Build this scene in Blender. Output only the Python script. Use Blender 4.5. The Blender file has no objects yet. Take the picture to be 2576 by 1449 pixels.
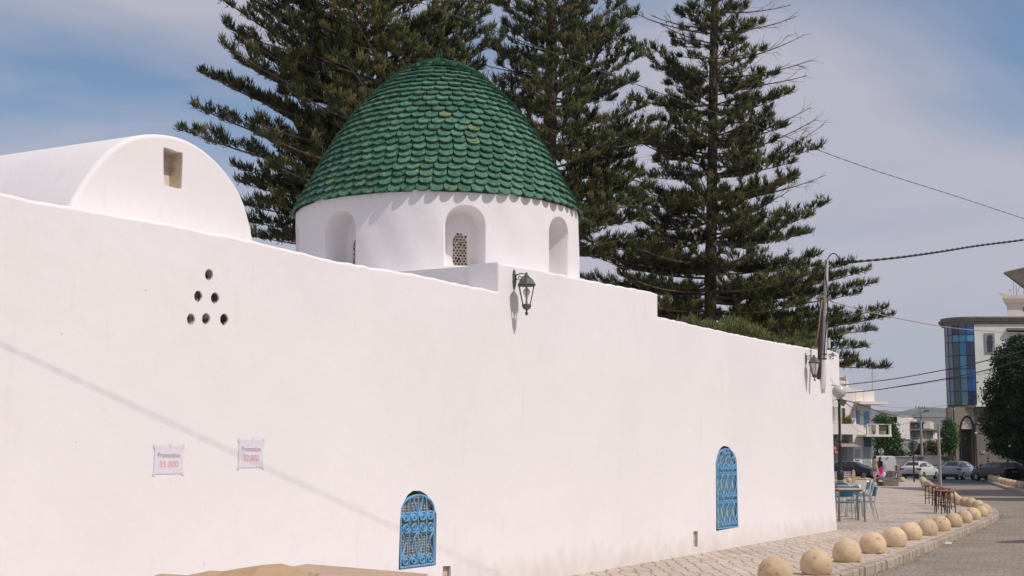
import bpy, bmesh, math, random
import numpy as np
from mathutils import Vector, Matrix
from mathutils.geometry import tessellate_polygon
random.seed(7); rng = np.random.default_rng(11)
R = math.radians
CLR, CLO = 26.936, (-18.0721, -17.1379, 0.4677)
SC = bpy.context.scene
COL = SC.collection

# ------------------------------------------------------------ camera, sky, sun, exposure
F = 3460.0; CX, CY = 1288.0, 724.5; TILT = math.atan(427.5 / F); CAMZ = 1.6
cam_d = bpy.data.cameras.new('camera'); cam = bpy.data.objects.new('camera', cam_d); COL.objects.link(cam)
cam_d.sensor_width = 36; cam_d.lens = F / 2576 * 36; cam_d.clip_end = 20000; cam_d.clip_start = 0.1
cam.location = (0, 0, CAMZ); cam.rotation_euler = (R(90) + TILT, 0, 0)
SC.camera = cam

SUN_EL = R(50); SUN_AZ = Vector((0.879, -0.476)).normalized()      # where the sun stands
SUN = Vector((SUN_AZ.x * math.cos(SUN_EL), SUN_AZ.y * math.cos(SUN_EL), math.sin(SUN_EL)))
W = bpy.data.worlds.new('World'); SC.world = W; W.use_nodes = True
wn = W.node_tree.nodes; wl = W.node_tree.links; wn.clear()
wo = wn.new('ShaderNodeOutputWorld'); bg = wn.new('ShaderNodeBackground'); bg.inputs['Strength'].default_value = 0.09
sky = wn.new('ShaderNodeTexSky'); sky.sky_type = 'NISHITA'; sky.sun_disc = False
sky.sun_elevation = SUN_EL; sky.sun_rotation = math.atan2(SUN_AZ.x, SUN_AZ.y)
sky.air_density = 1.0; sky.dust_density = 0.7; sky.ozone_density = 1.6
tc = wn.new('ShaderNodeTexCoord'); sep = wn.new('ShaderNodeSeparateXYZ'); wl.new(tc.outputs['Generated'], sep.inputs[0])
def wmath(op, a, b):
    m = wn.new('ShaderNodeMath'); m.operation = op
    for k, v in ((0, a), (1, b)):
        if isinstance(v, (int, float)): m.inputs[k].default_value = v
        else: wl.new(v, m.inputs[k])
    return m.outputs[0]
zz = wmath('ADD', wmath('MAXIMUM', sep.outputs['Z'], 0.0), 0.22)
cmb = wn.new('ShaderNodeCombineXYZ')
wl.new(wmath('DIVIDE', sep.outputs['X'], zz), cmb.inputs[0]); wl.new(wmath('DIVIDE', sep.outputs['Y'], zz), cmb.inputs[1])
mp = wn.new('ShaderNodeMapping'); wl.new(tc.outputs['Generated'], mp.inputs[0]); mp.inputs['Rotation'].default_value = (0, R(CLR), 0); mp.inputs['Scale'].default_value = (2.0, 1.0, 6.5)
mp.inputs['Location'].default_value = CLO
cn = wn.new('ShaderNodeTexNoise'); wl.new(mp.outputs[0], cn.inputs[0]); cn.inputs['Scale'].default_value = 1.15; cn.inputs['Detail'].default_value = 7; cn.inputs['Roughness'].default_value = 0.52; cn.inputs['Distortion'].default_value = 0.5
cr = wn.new('ShaderNodeValToRGB'); wl.new(cn.outputs[0], cr.inputs[0]); cr.color_ramp.elements[0].position = 0.34; cr.color_ramp.elements[1].position = 0.58
cr.color_ramp.elements[0].color = (0.10, 0.10, 0.10, 1); cr.color_ramp.elements[1].color = (0.9, 0.9, 0.9, 1)
tint = wn.new('ShaderNodeMix'); tint.data_type = 'RGBA'; tint.blend_type = 'MULTIPLY'; tint.inputs[0].default_value = 1; wl.new(sky.outputs[0], tint.inputs[6]); tint.inputs[7].default_value = (0.88, 1.05, 1.14, 1)
hz = wn.new('ShaderNodeMapRange'); wl.new(sep.outputs['Z'], hz.inputs[0]); hz.inputs[1].default_value = 0.0; hz.inputs[2].default_value = 0.24; hz.inputs[3].default_value = 0.88; hz.inputs[4].default_value = 0.0; hz.interpolation_type = 'SMOOTHSTEP'
hzm = wn.new('ShaderNodeMix'); hzm.data_type = 'RGBA'; wl.new(hz.outputs[0], hzm.inputs[0]); wl.new(tint.outputs[2], hzm.inputs[6]); hzm.inputs[7].default_value = (5.05, 5.35, 6.3, 1)
skm = wn.new('ShaderNodeMix'); skm.data_type = 'RGBA'; wl.new(cr.outputs[0], skm.inputs[0]); wl.new(hzm.outputs[2], skm.inputs[6])
skm.inputs[7].default_value = (5.75, 5.55, 6.45, 1)
wl.new(skm.outputs[2], bg.inputs[0]); wl.new(bg.outputs[0], wo.inputs[0])

sun_d = bpy.data.lights.new('sun', 'SUN'); sun_o = bpy.data.objects.new('sun', sun_d); COL.objects.link(sun_o)
sun_d.energy = 3.05; sun_d.angle = R(0.65); sun_d.color = (1.0, 0.93, 0.85)
sun_o.rotation_euler = (-SUN).to_track_quat('-Z', 'Y').to_euler(); sun_o.location = (30, -20, 60)
SC.view_settings.view_transform = 'Standard'; SC.view_settings.look = 'None'; SC.view_settings.gamma = 1
SC.view_settings.exposure = 0.0; SC.view_settings.use_curve_mapping = False
SC.render.engine = 'CYCLES'; SC.cycles.max_bounces = 6; SC.cycles.transparent_max_bounces = 12

# ------------------------------------------------------------ measuring: a line of sight to a real place
def ray(px, py):
    a = (px - CX) / F; b = (CY - py) / F
    c, s = math.cos(TILT), math.sin(TILT)
    return Vector((a, c - b * s, s + b * c))
O = Vector((0, 0, CAMZ))
def G(px, py, z=0.0):
    d = ray(px, py); return O + d * ((z - CAMZ) / d.z)
def AT(px, py, Y):
    d = ray(px, py); return O + d * (Y / d.y)
def HIT(px, py, p0, n):
    d = ray(px, py); return O + d * ((p0 - O).dot(n) / d.dot(n))
WA = G(1430, 1449); WB = G(2107, 1333)
WT = (WB - WA).normalized()                     # along the street wall
WN = Vector((WT.y, -WT.x, 0))                   # out of the wall, to the street
def WPT(s, z, b=0.0): return WA + WT * s + Vector((0, 0, z)) - WN * b
def WS(px, py, b=0.0):
    p = HIT(px, py, WA - WN * b, WN); return ((p - WA).dot(WT), p.z)
SUN_TURN = R(-5)
def sun_dir():
    c, s = math.cos(SUN_TURN), math.sin(SUN_TURN); x, y = WN.x * c - WN.y * s, WN.x * s + WN.y * c
    return Vector((x * math.cos(SUN_EL), y * math.cos(SUN_EL), math.sin(SUN_EL)))

# ------------------------------------------------------------ materials
def mat(name, col, rough=0.7, var=0.0, vscale=3.0, bump=0.0, bscale=40.0, metal=0.0, spec=0.4, col2=None, fscale=None, coat=0.0):
    m = bpy.data.materials.new(name); m.use_nodes = True; n = m.node_tree.nodes; l = m.node_tree.links
    p = n['Principled BSDF']; p.inputs['Roughness'].default_value = rough; p.inputs['Metallic'].default_value = metal
    p.inputs['Specular IOR Level'].default_value = spec; p.inputs['Base Color'].default_value = (*col, 1)
    if coat: p.inputs['Coat Weight'].default_value = coat; p.inputs['Coat Roughness'].default_value = 0.08
    t = n.new('ShaderNodeTexCoord')
    if var or col2:
        ns = n.new('ShaderNodeTexNoise'); l.new(t.outputs['Object'], ns.inputs[0]); ns.inputs['Scale'].default_value = vscale; ns.inputs['Detail'].default_value = 6; ns.inputs['Roughness'].default_value = 0.6
        rp = n.new('ShaderNodeValToRGB'); l.new(ns.outputs[0], rp.inputs[0]); rp.color_ramp.elements[0].position = 0.32; rp.color_ramp.elements[1].position = 0.7
        a = col2 if col2 else tuple(c * (1 - var) for c in col)
        rp.color_ramp.elements[0].color = (*a, 1); rp.color_ramp.elements[1].color = (*[min(1, c * (1 + var * 0.4)) for c in col], 1)
        l.new(rp.outputs[0], p.inputs['Base Color'])
    if bump:
        nb = n.new('ShaderNodeTexNoise'); l.new(t.outputs['Object'], nb.inputs[0]); nb.inputs['Scale'].default_value = bscale; nb.inputs['Detail'].default_value = 5
        bp = n.new('ShaderNodeBump'); bp.inputs['Strength'].default_value = bump; bp.inputs['Distance'].default_value = 0.02
        l.new(nb.outputs[0], bp.inputs['Height']); l.new(bp.outputs[0], p.inputs['Normal'])
    return m
def P(m): return m.node_tree.nodes['Principled BSDF']
def plaster(name, col, stain, amount=1.0):
    m = mat(name, col, 0.85, spec=0.15); n = m.node_tree.nodes; l = m.node_tree.links; p = P(m)
    t = n.new('ShaderNodeTexCoord')
    big = n.new('ShaderNodeTexNoise'); l.new(t.outputs['Object'], big.inputs[0]); big.inputs['Scale'].default_value = 0.45; big.inputs['Detail'].default_value = 5
    mp_ = n.new('ShaderNodeMapping'); l.new(t.outputs['Object'], mp_.inputs[0]); mp_.inputs['Scale'].default_value = (3.0, 3.0, 0.55)
    st = n.new('ShaderNodeTexNoise'); l.new(mp_.outputs[0], st.inputs[0]); st.inputs['Scale'].default_value = 1.6; st.inputs['Detail'].default_value = 8; st.inputs['Roughness'].default_value = 0.65
    r1 = n.new('ShaderNodeValToRGB'); l.new(big.outputs[0], r1.inputs[0]); r1.color_ramp.elements[0].position = 0.35; r1.color_ramp.elements[1].position = 0.65
    r1.color_ramp.elements[0].color = (*[c * 0.965 for c in col], 1); r1.color_ramp.elements[1].color = (*col, 1)
    r2 = n.new('ShaderNodeValToRGB'); l.new(st.outputs[0], r2.inputs[0]); r2.color_ramp.elements[0].position = 0.60; r2.color_ramp.elements[1].position = 0.80
    r2.color_ramp.elements[0].color = (0, 0, 0, 1); v = 0.42 * amount; r2.color_ramp.elements[1].color = (v, v, v, 1)
    mx = n.new('ShaderNodeMix'); mx.data_type = 'RGBA'; l.new(r2.outputs[0], mx.inputs[0]); l.new(r1.outputs[0], mx.inputs[6]); mx.inputs[7].default_value = (*stain, 1)
    # small dark pits
    vo = n.new('ShaderNodeTexVoronoi'); l.new(t.outputs['Object'], vo.inputs[0]); vo.inputs['Scale'].default_value = 1.7
    r3 = n.new('ShaderNodeValToRGB'); l.new(vo.outputs['Distance'], r3.inputs[0]); r3.color_ramp.elements[0].position = 0.010; r3.color_ramp.elements[1].position = 0.022
    r3.color_ramp.elements[0].color = (0.45, 0.45, 0.45, 1); r3.color_ramp.elements[1].color = (0, 0, 0, 1)
    mx2 = n.new('ShaderNodeMix'); mx2.data_type = 'RGBA'; l.new(r3.outputs[0], mx2.inputs[0]); l.new(mx.outputs[2], mx2.inputs[6]); mx2.inputs[7].default_value = (0.22, 0.19, 0.16, 1)
    # splashed, dusty foot of the wall
    ge = n.new('ShaderNodeNewGeometry'); sp = n.new('ShaderNodeSeparateXYZ'); l.new(ge.outputs['Position'], sp.inputs[0])
    fn_ = n.new('ShaderNodeTexNoise'); l.new(t.outputs['Object'], fn_.inputs[0]); fn_.inputs['Scale'].default_value = 3.5; fn_.inputs['Detail'].default_value = 8
    ad = n.new('ShaderNodeMath'); ad.operation = 'MULTIPLY_ADD'; l.new(fn_.outputs[0], ad.inputs[0]); ad.inputs[1].default_value = -0.75; l.new(sp.outputs['Z'], ad.inputs[2])
    mr = n.new('ShaderNodeMapRange'); l.new(ad.outputs[0], mr.inputs[0]); mr.inputs[1].default_value = -0.38; mr.inputs[2].default_value = 0.02; mr.inputs[3].default_value = 0.42; mr.inputs[4].default_value = 0.0
    mx3 = n.new('ShaderNodeMix'); mx3.data_type = 'RGBA'; l.new(mr.outputs[0], mx3.inputs[0]); l.new(mx2.outputs[2], mx3.inputs[6]); mx3.inputs[7].default_value = (0.55, 0.45, 0.37, 1)
    l.new(mx3.outputs[2], p.inputs['Base Color'])
    b1 = n.new('ShaderNodeTexNoise'); l.new(t.outputs['Object'], b1.inputs[0]); b1.inputs['Scale'].default_value = 2.2; b1.inputs['Detail'].default_value = 3
    b2 = n.new('ShaderNodeTexNoise'); l.new(t.outputs['Object'], b2.inputs[0]); b2.inputs['Scale'].default_value = 28; b2.inputs['Detail'].default_value = 6; b2.inputs['Roughness'].default_value = 0.7
    u1 = n.new('ShaderNodeBump'); u1.inputs['Strength'].default_value = 0.32; u1.inputs['Distance'].default_value = 0.045; l.new(b1.outputs[0], u1.inputs['Height'])
    u2 = n.new('ShaderNodeBump'); u2.inputs['Strength'].default_value = 0.22; u2.inputs['Distance'].default_value = 0.010; l.new(b2.outputs[0], u2.inputs['Height']); l.new(u1.outputs[0], u2.inputs['Normal'])
    l.new(u2.outputs[0], p.inputs['Normal'])
    return m
WHITE = plaster('white_plaster', (0.83, 0.785, 0.785), (0.64, 0.57, 0.53), 1.0)
CREAM = plaster('warm_plaster', (0.80, 0.755, 0.745), (0.62, 0.53, 0.43), 1.25)
STONE = mat('rough_stone', (0.46, 0.38, 0.30), 0.9, col2=(0.20, 0.16, 0.125), vscale=14, bump=0.9, bscale=25)
TAN = mat('tan_clay', (0.50, 0.41, 0.31), 0.9, col2=(0.30, 0.23, 0.17), vscale=9, bump=0.6, bscale=20)
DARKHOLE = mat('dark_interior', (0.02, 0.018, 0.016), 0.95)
BLUE = mat('pale_blue_paint', (0.15, 0.39, 0.67), 0.5, var=0.35, vscale=18, bump=0.15, bscale=60)
WIRE = mat('grey_wire_mesh', (0.62, 0.62, 0.52), 0.6)
IRON = mat('weathered_iron', (0.145, 0.148, 0.138), 0.6, var=0.5, vscale=30, bump=0.4, bscale=50, metal=0.3)
FROST = mat('milky_glass', (0.55, 0.55, 0.52), 0.25, spec=0.6)
STEEL = mat('galvanised_steel', (0.45, 0.44, 0.41), 0.5, var=0.25, vscale=6, metal=0.4)
CHROME = mat('worn_chrome', (0.55, 0.54, 0.52), 0.28, metal=0.9, var=0.1, vscale=20)
RUST = mat('rusty_post', (0.075, 0.036, 0.024), 0.85, col2=(0.025, 0.018, 0.016), vscale=5, bump=0.5, bscale=30)
CABLE = mat('black_cable', (0.02, 0.02, 0.02), 0.6)
ROPE = mat('jute_rope', (0.36, 0.27, 0.19), 0.9)
GREYPAINT = mat('grey_render', (0.33, 0.32, 0.32), 0.85, var=0.15, bump=0.2)
GLASS_DARK = mat('dark_window_glass', (0.012, 0.016, 0.02), 0.06, spec=0.8)

# ------------------------------------------------------------ object helpers
def link(o, parent=None):
    COL.objects.link(o)
    if parent is not None: o.parent = parent
    return o
def tag(o, label=None, cat=None, group=None, kind=None):
    if label: o['label'] = label
    if cat: o['category'] = cat
    if group: o['group'] = group
    if kind: o['kind'] = kind
    return o
def thing(name, label, cat, loc=(0, 0, 0), rz=0.0, group=None):
    o = bpy.data.objects.new(name, None); link(o); o.location = loc; o.rotation_euler = (0, 0, rz); o.empty_display_size = 0.2
    return tag(o, label, cat, group)
class MB:
    def __init__(s): s.v = []; s.f = []; s.mi = []
    def add(s, vs, fs, m=0):
        k = len(s.v); s.v += [tuple(v) for v in vs]; s.f += [tuple(i + k for i in f) for f in fs]; s.mi += [m] * len(fs); return s
    def box(s, x0, y0, z0, x1, y1, z1, m=0, M=None, bev=0):
        vs = [(x, y, z) for x in (x0, x1) for y in (y0, y1) for z in (z0, z1)]
        if M is not None: vs = [M @ Vector(v) for v in vs]
        return s.add(vs, [(0, 1, 3, 2), (4, 6, 7, 5), (0, 4, 5, 1), (2, 3, 7, 6), (0, 2, 6, 4), (1, 5, 7, 3)], m)
    def tube(s, pts, r, n=8, m=0, cap=True):
        pts = [Vector(p) for p in pts]; rr = r if isinstance(r, (list, tuple)) else [r] * len(pts)
        rings = []; up = None
        for i, p in enumerate(pts):
            t = (pts[min(i + 1, len(pts) - 1)] - pts[max(i - 1, 0)])
            t = t.normalized() if t.length > 1e-9 else Vector((0, 0, 1))
            if up is None: up = Vector((0, 0, 1)) if abs(t.z) < 0.9 else Vector((1, 0, 0))
            a = t.cross(up)
            if a.length < 1e-5: a = t.cross(Vector((1, 0.3, 0)))
            a.normalize(); b = a.cross(t).normalized(); up = b
            rings.append([p + (a * math.cos(2 * math.pi * k / n) + b * math.sin(2 * math.pi * k / n)) * rr[i] for k in range(n)])
        vs = [v for g in rings for v in g]; fs = []
        for i in range(len(pts) - 1):
            for k in range(n):
                k2 = (k + 1) % n; fs.append((i * n + k, i * n + k2, (i + 1) * n + k2, (i + 1) * n + k))
        if cap: fs.append(tuple(range(n))[::-1]); fs.append(tuple((len(pts) - 1) * n + k for k in range(n)))
        return s.add(vs, fs, m)
    def lathe(s, prof, c=(0, 0, 0), n=16, m=0, sx=1, sy=1):
        c = Vector(c); vs = []; fs = []
        for r, z in prof:
            for k in range(n):
                a = 2 * math.pi * k / n; vs.append(c + Vector((r * math.cos(a) * sx, r * math.sin(a) * sy, z)))
        for i in range(len(prof) - 1):
            for k in range(n):
                k2 = (k + 1) % n; fs.append((i * n + k, i * n + k2, (i + 1) * n + k2, (i + 1) * n + k))
        fs.append(tuple(range(n))[::-1]); fs.append(tuple((len(prof) - 1) * n + k for k in range(n)))
        return s.add(vs, fs, m)
    def sphere(s, c, r, n=16, k=10, m=0, sc=(1, 1, 1)):
        c = Vector(c); prof = [(math.sin(math.pi * i / k), -math.cos(math.pi * i / k)) for i in range(k + 1)]
        vs = []; fs = []
        for a, z in prof:
            for j in range(n):
                t = 2 * math.pi * j / n; vs.append(c + Vector((r * a * math.cos(t) * sc[0], r * a * math.sin(t) * sc[1], r * z * sc[2])))
        for i in range(k):
            for j in range(n):
                j2 = (j + 1) % n; fs.append((i * n + j, i * n + j2, (i + 1) * n + j2, (i + 1) * n + j))
        return s.add(vs, fs, m)
    def loft(s, rings, m=0, closed=True, caps=True):
        n = len(rings[0]); vs = [v for g in rings for v in g]; fs = []
        for i in range(len(rings) - 1):
            for k in range(n if closed else n - 1):
                k2 = (k + 1) % n; fs.append((i * n + k, i * n + k2, (i + 1) * n + k2, (i + 1) * n + k))
        if caps: fs.append(tuple(range(n))[::-1]); fs.append(tuple((len(rings) - 1) * n + k for k in range(n)))
        return s.add(vs, fs, m)
    def prism(s, poly, fn0, fn1, m=0):          # poly 2D, fn -> 3D for both faces
        n = len(poly); s.add([fn0(*p) for p in poly] + [fn1(*p) for p in poly],
            [tuple(range(n)), tuple(range(2 * n - 1, n - 1, -1))] + [(i, (i + 1) % n + 0, (i + 1) % n + n, i + n) for i in range(n)], m); return s
    def plate(s, outer, holes, fn, m=0):        # flat sheet with holes
        polys = [[Vector((x, y, 0)) for x, y in outer]] + [[Vector((x, y, 0)) for x, y in h] for h in holes]
        flat = [p for q in polys for p in q]; tris = tessellate_polygon(polys)
        return s.add([fn(p.x, p.y) for p in flat], tris, m)
    def build(s, name, mats, parent=None, smooth=False, loc=None, fix=True, merge=False, flat=None):
        me = bpy.data.meshes.new(name); me.from_pydata(s.v, [], s.f)
        for mm in (mats if isinstance(mats, (list, tuple)) else [mats]): me.materials.append(mm)
        me.polygons.foreach_set('material_index', s.mi); me.update()
        if fix or merge:
            b = bmesh.new(); b.from_mesh(me)
            if merge: bmesh.ops.remove_doubles(b, verts=b.verts, dist=merge)
            bmesh.ops.recalc_face_normals(b, faces=b.faces); b.to_mesh(me); b.free()
        if smooth:
            me.polygons.foreach_set('use_smooth', [True] * len(me.polygons))
            if smooth != 'all': me.set_sharp_from_angle(angle=R(40 if smooth is True else smooth))
            if flat is not None:
                for p_ in me.polygons:
                    if abs(p_.normal.dot(flat)) > 0.9999: p_.use_smooth = False
        o = bpy.data.objects.new(name, me); link(o, parent)
        if loc is not None: o.location = loc
        return o
def np_mesh(name, verts, tris, m, parent=None, attr=None, smooth=False):
    me = bpy.data.meshes.new(name); nv = len(verts); nt = len(tris)
    me.vertices.add(nv); me.vertices.foreach_set('co', np.asarray(verts, np.float32).ravel())
    me.loops.add(nt * 3); me.loops.foreach_set('vertex_index', np.asarray(tris, np.int32).ravel())
    me.polygons.add(nt); me.polygons.foreach_set('loop_start', np.arange(0, nt * 3, 3, dtype=np.int32))
    me.polygons.foreach_set('loop_total', np.full(nt, 3, np.int32))
    if smooth: me.polygons.foreach_set('use_smooth', np.ones(nt, bool))
    if attr is not None:
        a = me.attributes.new('shade', 'FLOAT', 'POINT'); a.data.foreach_set('value', np.asarray(attr, np.float32))
    me.update(calc_edges=True); me.materials.append(m)
    o = bpy.data.objects.new(name, me); return link(o, parent)
def attr_mat(name, stops, rough=0.7, spec=0.3, trans=0.0):
    m = mat(name, (0.1, 0.1, 0.1), rough, spec=spec); n = m.node_tree.nodes; l = m.node_tree.links
    a = n.new('ShaderNodeAttribute'); a.attribute_name = 'shade'
    r = n.new('ShaderNodeValToRGB'); l.new(a.outputs['Fac'], r.inputs[0])
    while len(r.color_ramp.elements) < len(stops): r.color_ramp.elements.new(0.5)
    for e, (p, c) in zip(r.color_ramp.elements, stops): e.position = p; e.color = (*c, 1)
    l.new(r.outputs[0], P(m).inputs['Base Color'])
    if trans:
        tr = n.new('ShaderNodeBsdfTranslucent'); l.new(r.outputs[0], tr.inputs[0]); ms = n.new('ShaderNodeMixShader'); ms.inputs[0].default_value = trans
        out = n['Material Output']; l.new(P(m).outputs[0], ms.inputs[1]); l.new(tr.outputs[0], ms.inputs[2]); l.new(ms.outputs[0], out.inputs[0])
    return m
ORD = 'first second third fourth fifth sixth seventh eighth ninth tenth eleventh twelfth thirteenth fourteenth fifteenth sixteenth seventeenth eighteenth nineteenth twentieth'.split()

# ------------------------------------------------------------ ground
def brickmat(name, c1, c2, cm, scale, bw, rh, mortar, distort, rough=0.8, rot=0.0, bump=0.6):
    m = mat(name, c1, rough, spec=0.25); n = m.node_tree.nodes; l = m.node_tree.links; p = P(m)
    t = n.new('ShaderNodeTexCoord'); mp = n.new('ShaderNodeMapping'); l.new(t.outputs['Object'], mp.inputs[0]); mp.inputs['Rotation'].default_value = (0, 0, rot)
    ns = n.new('ShaderNodeTexNoise'); l.new(mp.outputs[0], ns.inputs[0]); ns.inputs['Scale'].default_value = 1.8; ns.inputs['Detail'].default_value = 3
    mx = n.new('ShaderNodeMix'); mx.data_type = 'RGBA'; mx.blend_type = 'ADD'; mx.inputs[0].default_value = distort; l.new(mp.outputs[0], mx.inputs[6]); l.new(ns.outputs['Color'], mx.inputs[7])
    b = n.new('ShaderNodeTexBrick'); l.new(mx.outputs[2], b.inputs[0]); b.inputs['Scale'].default_value = scale
    b.inputs['Color1'].default_value = (*c1, 1); b.inputs['Color2'].default_value = (*c2, 1); b.inputs['Mortar'].default_value = (*cm, 1)
    b.inputs['Mortar Size'].default_value = mortar; b.inputs['Brick Width'].default_value = bw; b.inputs['Row Height'].default_value = rh; b.inputs['Mortar Smooth'].default_value = 0.35
    g = n.new('ShaderNodeTexNoise'); l.new(t.outputs['Object'], g.inputs[0]); g.inputs['Scale'].default_value = 0.7; g.inputs['Detail'].default_value = 8; g.inputs['Roughness'].default_value = 0.7
    gr = n.new('ShaderNodeValToRGB'); l.new(g.outputs[0], gr.inputs[0]); gr.color_ramp.elements[0].position = 0.3; gr.color_ramp.elements[1].position = 0.7
    gr.color_ramp.elements[0].color = (0.72, 0.70, 0.68, 1); gr.color_ramp.elements[1].color = (1.08, 1.06, 1.04, 1)
    mu = n.new('ShaderNodeMix'); mu.data_type = 'RGBA'; mu.blend_type = 'MULTIPLY'; mu.inputs[0].default_value = 1; l.new(b.outputs[0], mu.inputs[6]); l.new(gr.outputs[0], mu.inputs[7])
    l.new(mu.outputs[2], p.inputs['Base Color'])
    f = n.new('ShaderNodeTexNoise'); l.new(t.outputs['Object'], f.inputs[0]); f.inputs['Scale'].default_value = 14; f.inputs['Detail'].default_value = 6
    hh = n.new('ShaderNodeMath'); hh.operation = 'SUBTRACT'; l.new(f.outputs[0], hh.inputs[0]); l.new(b.outputs['Fac'], hh.inputs[1])
    bp = n.new('ShaderNodeBump'); bp.inputs['Strength'].default_value = bump; bp.inputs['Distance'].default_value = 0.02; l.new(hh.outputs[0], bp.inputs['Height']); l.new(bp.outputs[0], p.inputs['Normal'])
    return m
PAVE = brickmat('pale_stone_pavers', (0.62, 0.525, 0.445), (0.53, 0.45, 0.38), (0.33, 0.27, 0.215), 1.0, 0.42, 0.20, 0.016, 0.34, rot=math.atan2(WT.y, WT.x) + 0.5)
COBBLE = brickmat('road_cobbles', (0.36, 0.305, 0.245), (0.29, 0.25, 0.205), (0.20, 0.17, 0.135), 1.0, 0.24, 0.14, 0.012, 0.30, rot=0.35)
KERBM = brickmat('kerb_stone', (0.50, 0.42, 0.34), (0.42, 0.35, 0.28), (0.17, 0.135, 0.10), 1.0, 0.42, 0.6, 0.02, 0.05, rot=math.atan2(WT.y, WT.x))
ASPH = mat('asphalt', (0.085, 0.085, 0.085), 0.85, var=0.3, vscale=1.5, bump=0.3, bscale=60)
EARTH = mat('dusty_ground', (0.26, 0.22, 0.18), 0.95, var=0.3, vscale=0.4, bump=0.4, bscale=5)
HILLM = mat('scrub_hillside', (0.165, 0.135, 0.115), 0.95, col2=(0.085, 0.085, 0.07), vscale=0.012, bump=0.6, bscale=0.1)
ROADZ = -0.125
tag(MB().add([(-6000, -300, ROADZ - 0.02), (6000, -300, ROADZ - 0.02), (6000, 9000, ROADZ - 0.02), (-6000, 9000, ROADZ - 0.02)], [(0, 1, 2, 3)]).build('ground', EARTH), 'dusty open ground reaching to the hills', 'ground', kind='structure')
kerb_px = [(2179, 1425), (2256, 1401), (2330, 1371), (2410, 1340), (2470, 1315), (2500, 1301), (2511, 1293), (2512, 1286), (2503, 1277), (2484, 1269), (2452, 1261), (2424, 1253), (2396, 1243), (2372, 1232), (2352, 1219), (2340, 1209), (2334, 1204)]
kp = [G(*p) for p in kerb_px]; d0 = (kp[0] - kp[1]).normalized()
kp = [kp[0] + d0 * 60, kp[0] + d0 * 20, kp[0] + d0 * 8] + kp
def smooth_line(pts, k=6):
    out = []
    for i in range(len(pts) - 1):
        p0, p1, p2, p3 = pts[max(i - 1, 0)], pts[i], pts[i + 1], pts[min(i + 2, len(pts) - 1)]
        for j in range(k):
            t = j / k; out.append(0.5 * ((2 * p1) + (p2 - p0) * t + (2 * p0 - 5 * p1 + 4 * p2 - p3) * t * t + (3 * p1 - p0 - 3 * p2 + p3) * t ** 3))
    return out + [pts[-1]]
kerb = smooth_line(kp[2:], 5); kerb = kp[:2] + kerb
far = kerb[-1]
back = [Vector((-40, far.y, 0)), Vector((-40, -60, 0))]
def offs(line, d):
    o = []
    for i, p in enumerate(line):
        t = (line[min(i + 1, len(line) - 1)] - line[max(i - 1, 0)]).normalized(); o.append(p + Vector((-t.y, t.x, 0)) * d)
    return o
kin = offs(kerb, 0.16)
poly = [(p.x, p.y) for p in kin] + [(p.x, p.y) for p in back]
tag(MB().plate(poly, [], lambda x, y: (x, y, 0)).build('pavement', PAVE), 'pale stone paved footway and plaza beside the white wall', 'pavement', kind='structure')
rings = []
for p, q in zip(kerb, kin):
    rings.append([Vector((p.x, p.y, ROADZ - 0.01)), Vector((p.x, p.y, -0.015)), p.lerp(q, 0.1) + Vector((0, 0, 0.004)), Vector((q.x, q.y, 0.004)), Vector((q.x, q.y, ROADZ))])
kb = MB().loft(rings, closed=False, caps=False)
tag(kb.build('kerb', KERBM), 'worn stone kerb edging the paved plaza', 'kerb', kind='structure')
tag(MB().add([(0, -60, ROADZ - 0.008), (80, -60, ROADZ - 0.008), (80, 88, ROADZ - 0.008), (0, 88, ROADZ - 0.008)], [(0, 1, 2, 3)]).build('road', COBBLE), 'cobbled road curving past the plaza', 'road', kind='structure')
LINEM = mat('worn_white_line', (0.5, 0.48, 0.44), 0.8, col2=(0.2, 0.19, 0.17), vscale=4)
tag(MB().add([(-60, 88, ROADZ - 0.006), (120, 88, ROADZ - 0.006), (120, 150, ROADZ - 0.006), (-60, 150, ROADZ - 0.006)], [(0, 1, 2, 3)]).build('car_park', ASPH), 'asphalt street and parking area beyond the plaza', 'car park', kind='structure')
tag(MB().add([(33, 97.5, ROADZ - 0.002), (70, 97.5, ROADZ - 0.002), (70, 98.0, ROADZ - 0.002), (33, 98.0, ROADZ - 0.002)], [(0, 1, 2, 3)]).build('road_marking', LINEM), 'faded line across the far street', 'road marking', kind='structure')
# hills
hx = np.linspace(-1500, 2600, 240); vs = []; fs = []
def hill_h(x):
    b = 106 - 10 * math.sin((x - 700) / 260) - 0.012 * (x - 700)
    return b + 5 * math.sin(x / 63) + 3 * math.sin(x / 27 + 1) + 1.6 * math.sin(x / 9.1) + random.uniform(-0.8, 0.8)
prof = [(0, -0.2), (150, 0.22), (330, 0.45), (520, 0.62), (700, 0.82), (800, 1.0), (1100, 0.85)]
for x in hx:
    h = hill_h(x)
    for dy, k in prof: vs.append((x, 2050 + dy + 25 * math.sin(x / 170), h * k + random.uniform(-1.5, 1.5) - 1))
n = len(prof)
for i in range(len(hx) - 1):
    for k in range(n - 1): fs.append((i * n + k, (i + 1) * n + k, (i + 1) * n + k + 1, i * n + k + 1))
tag(MB().add(vs, fs).build('hills', HILLM, smooth='all'), 'low hazy hills on the horizon beyond the houses', 'hills', kind='structure')
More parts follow.
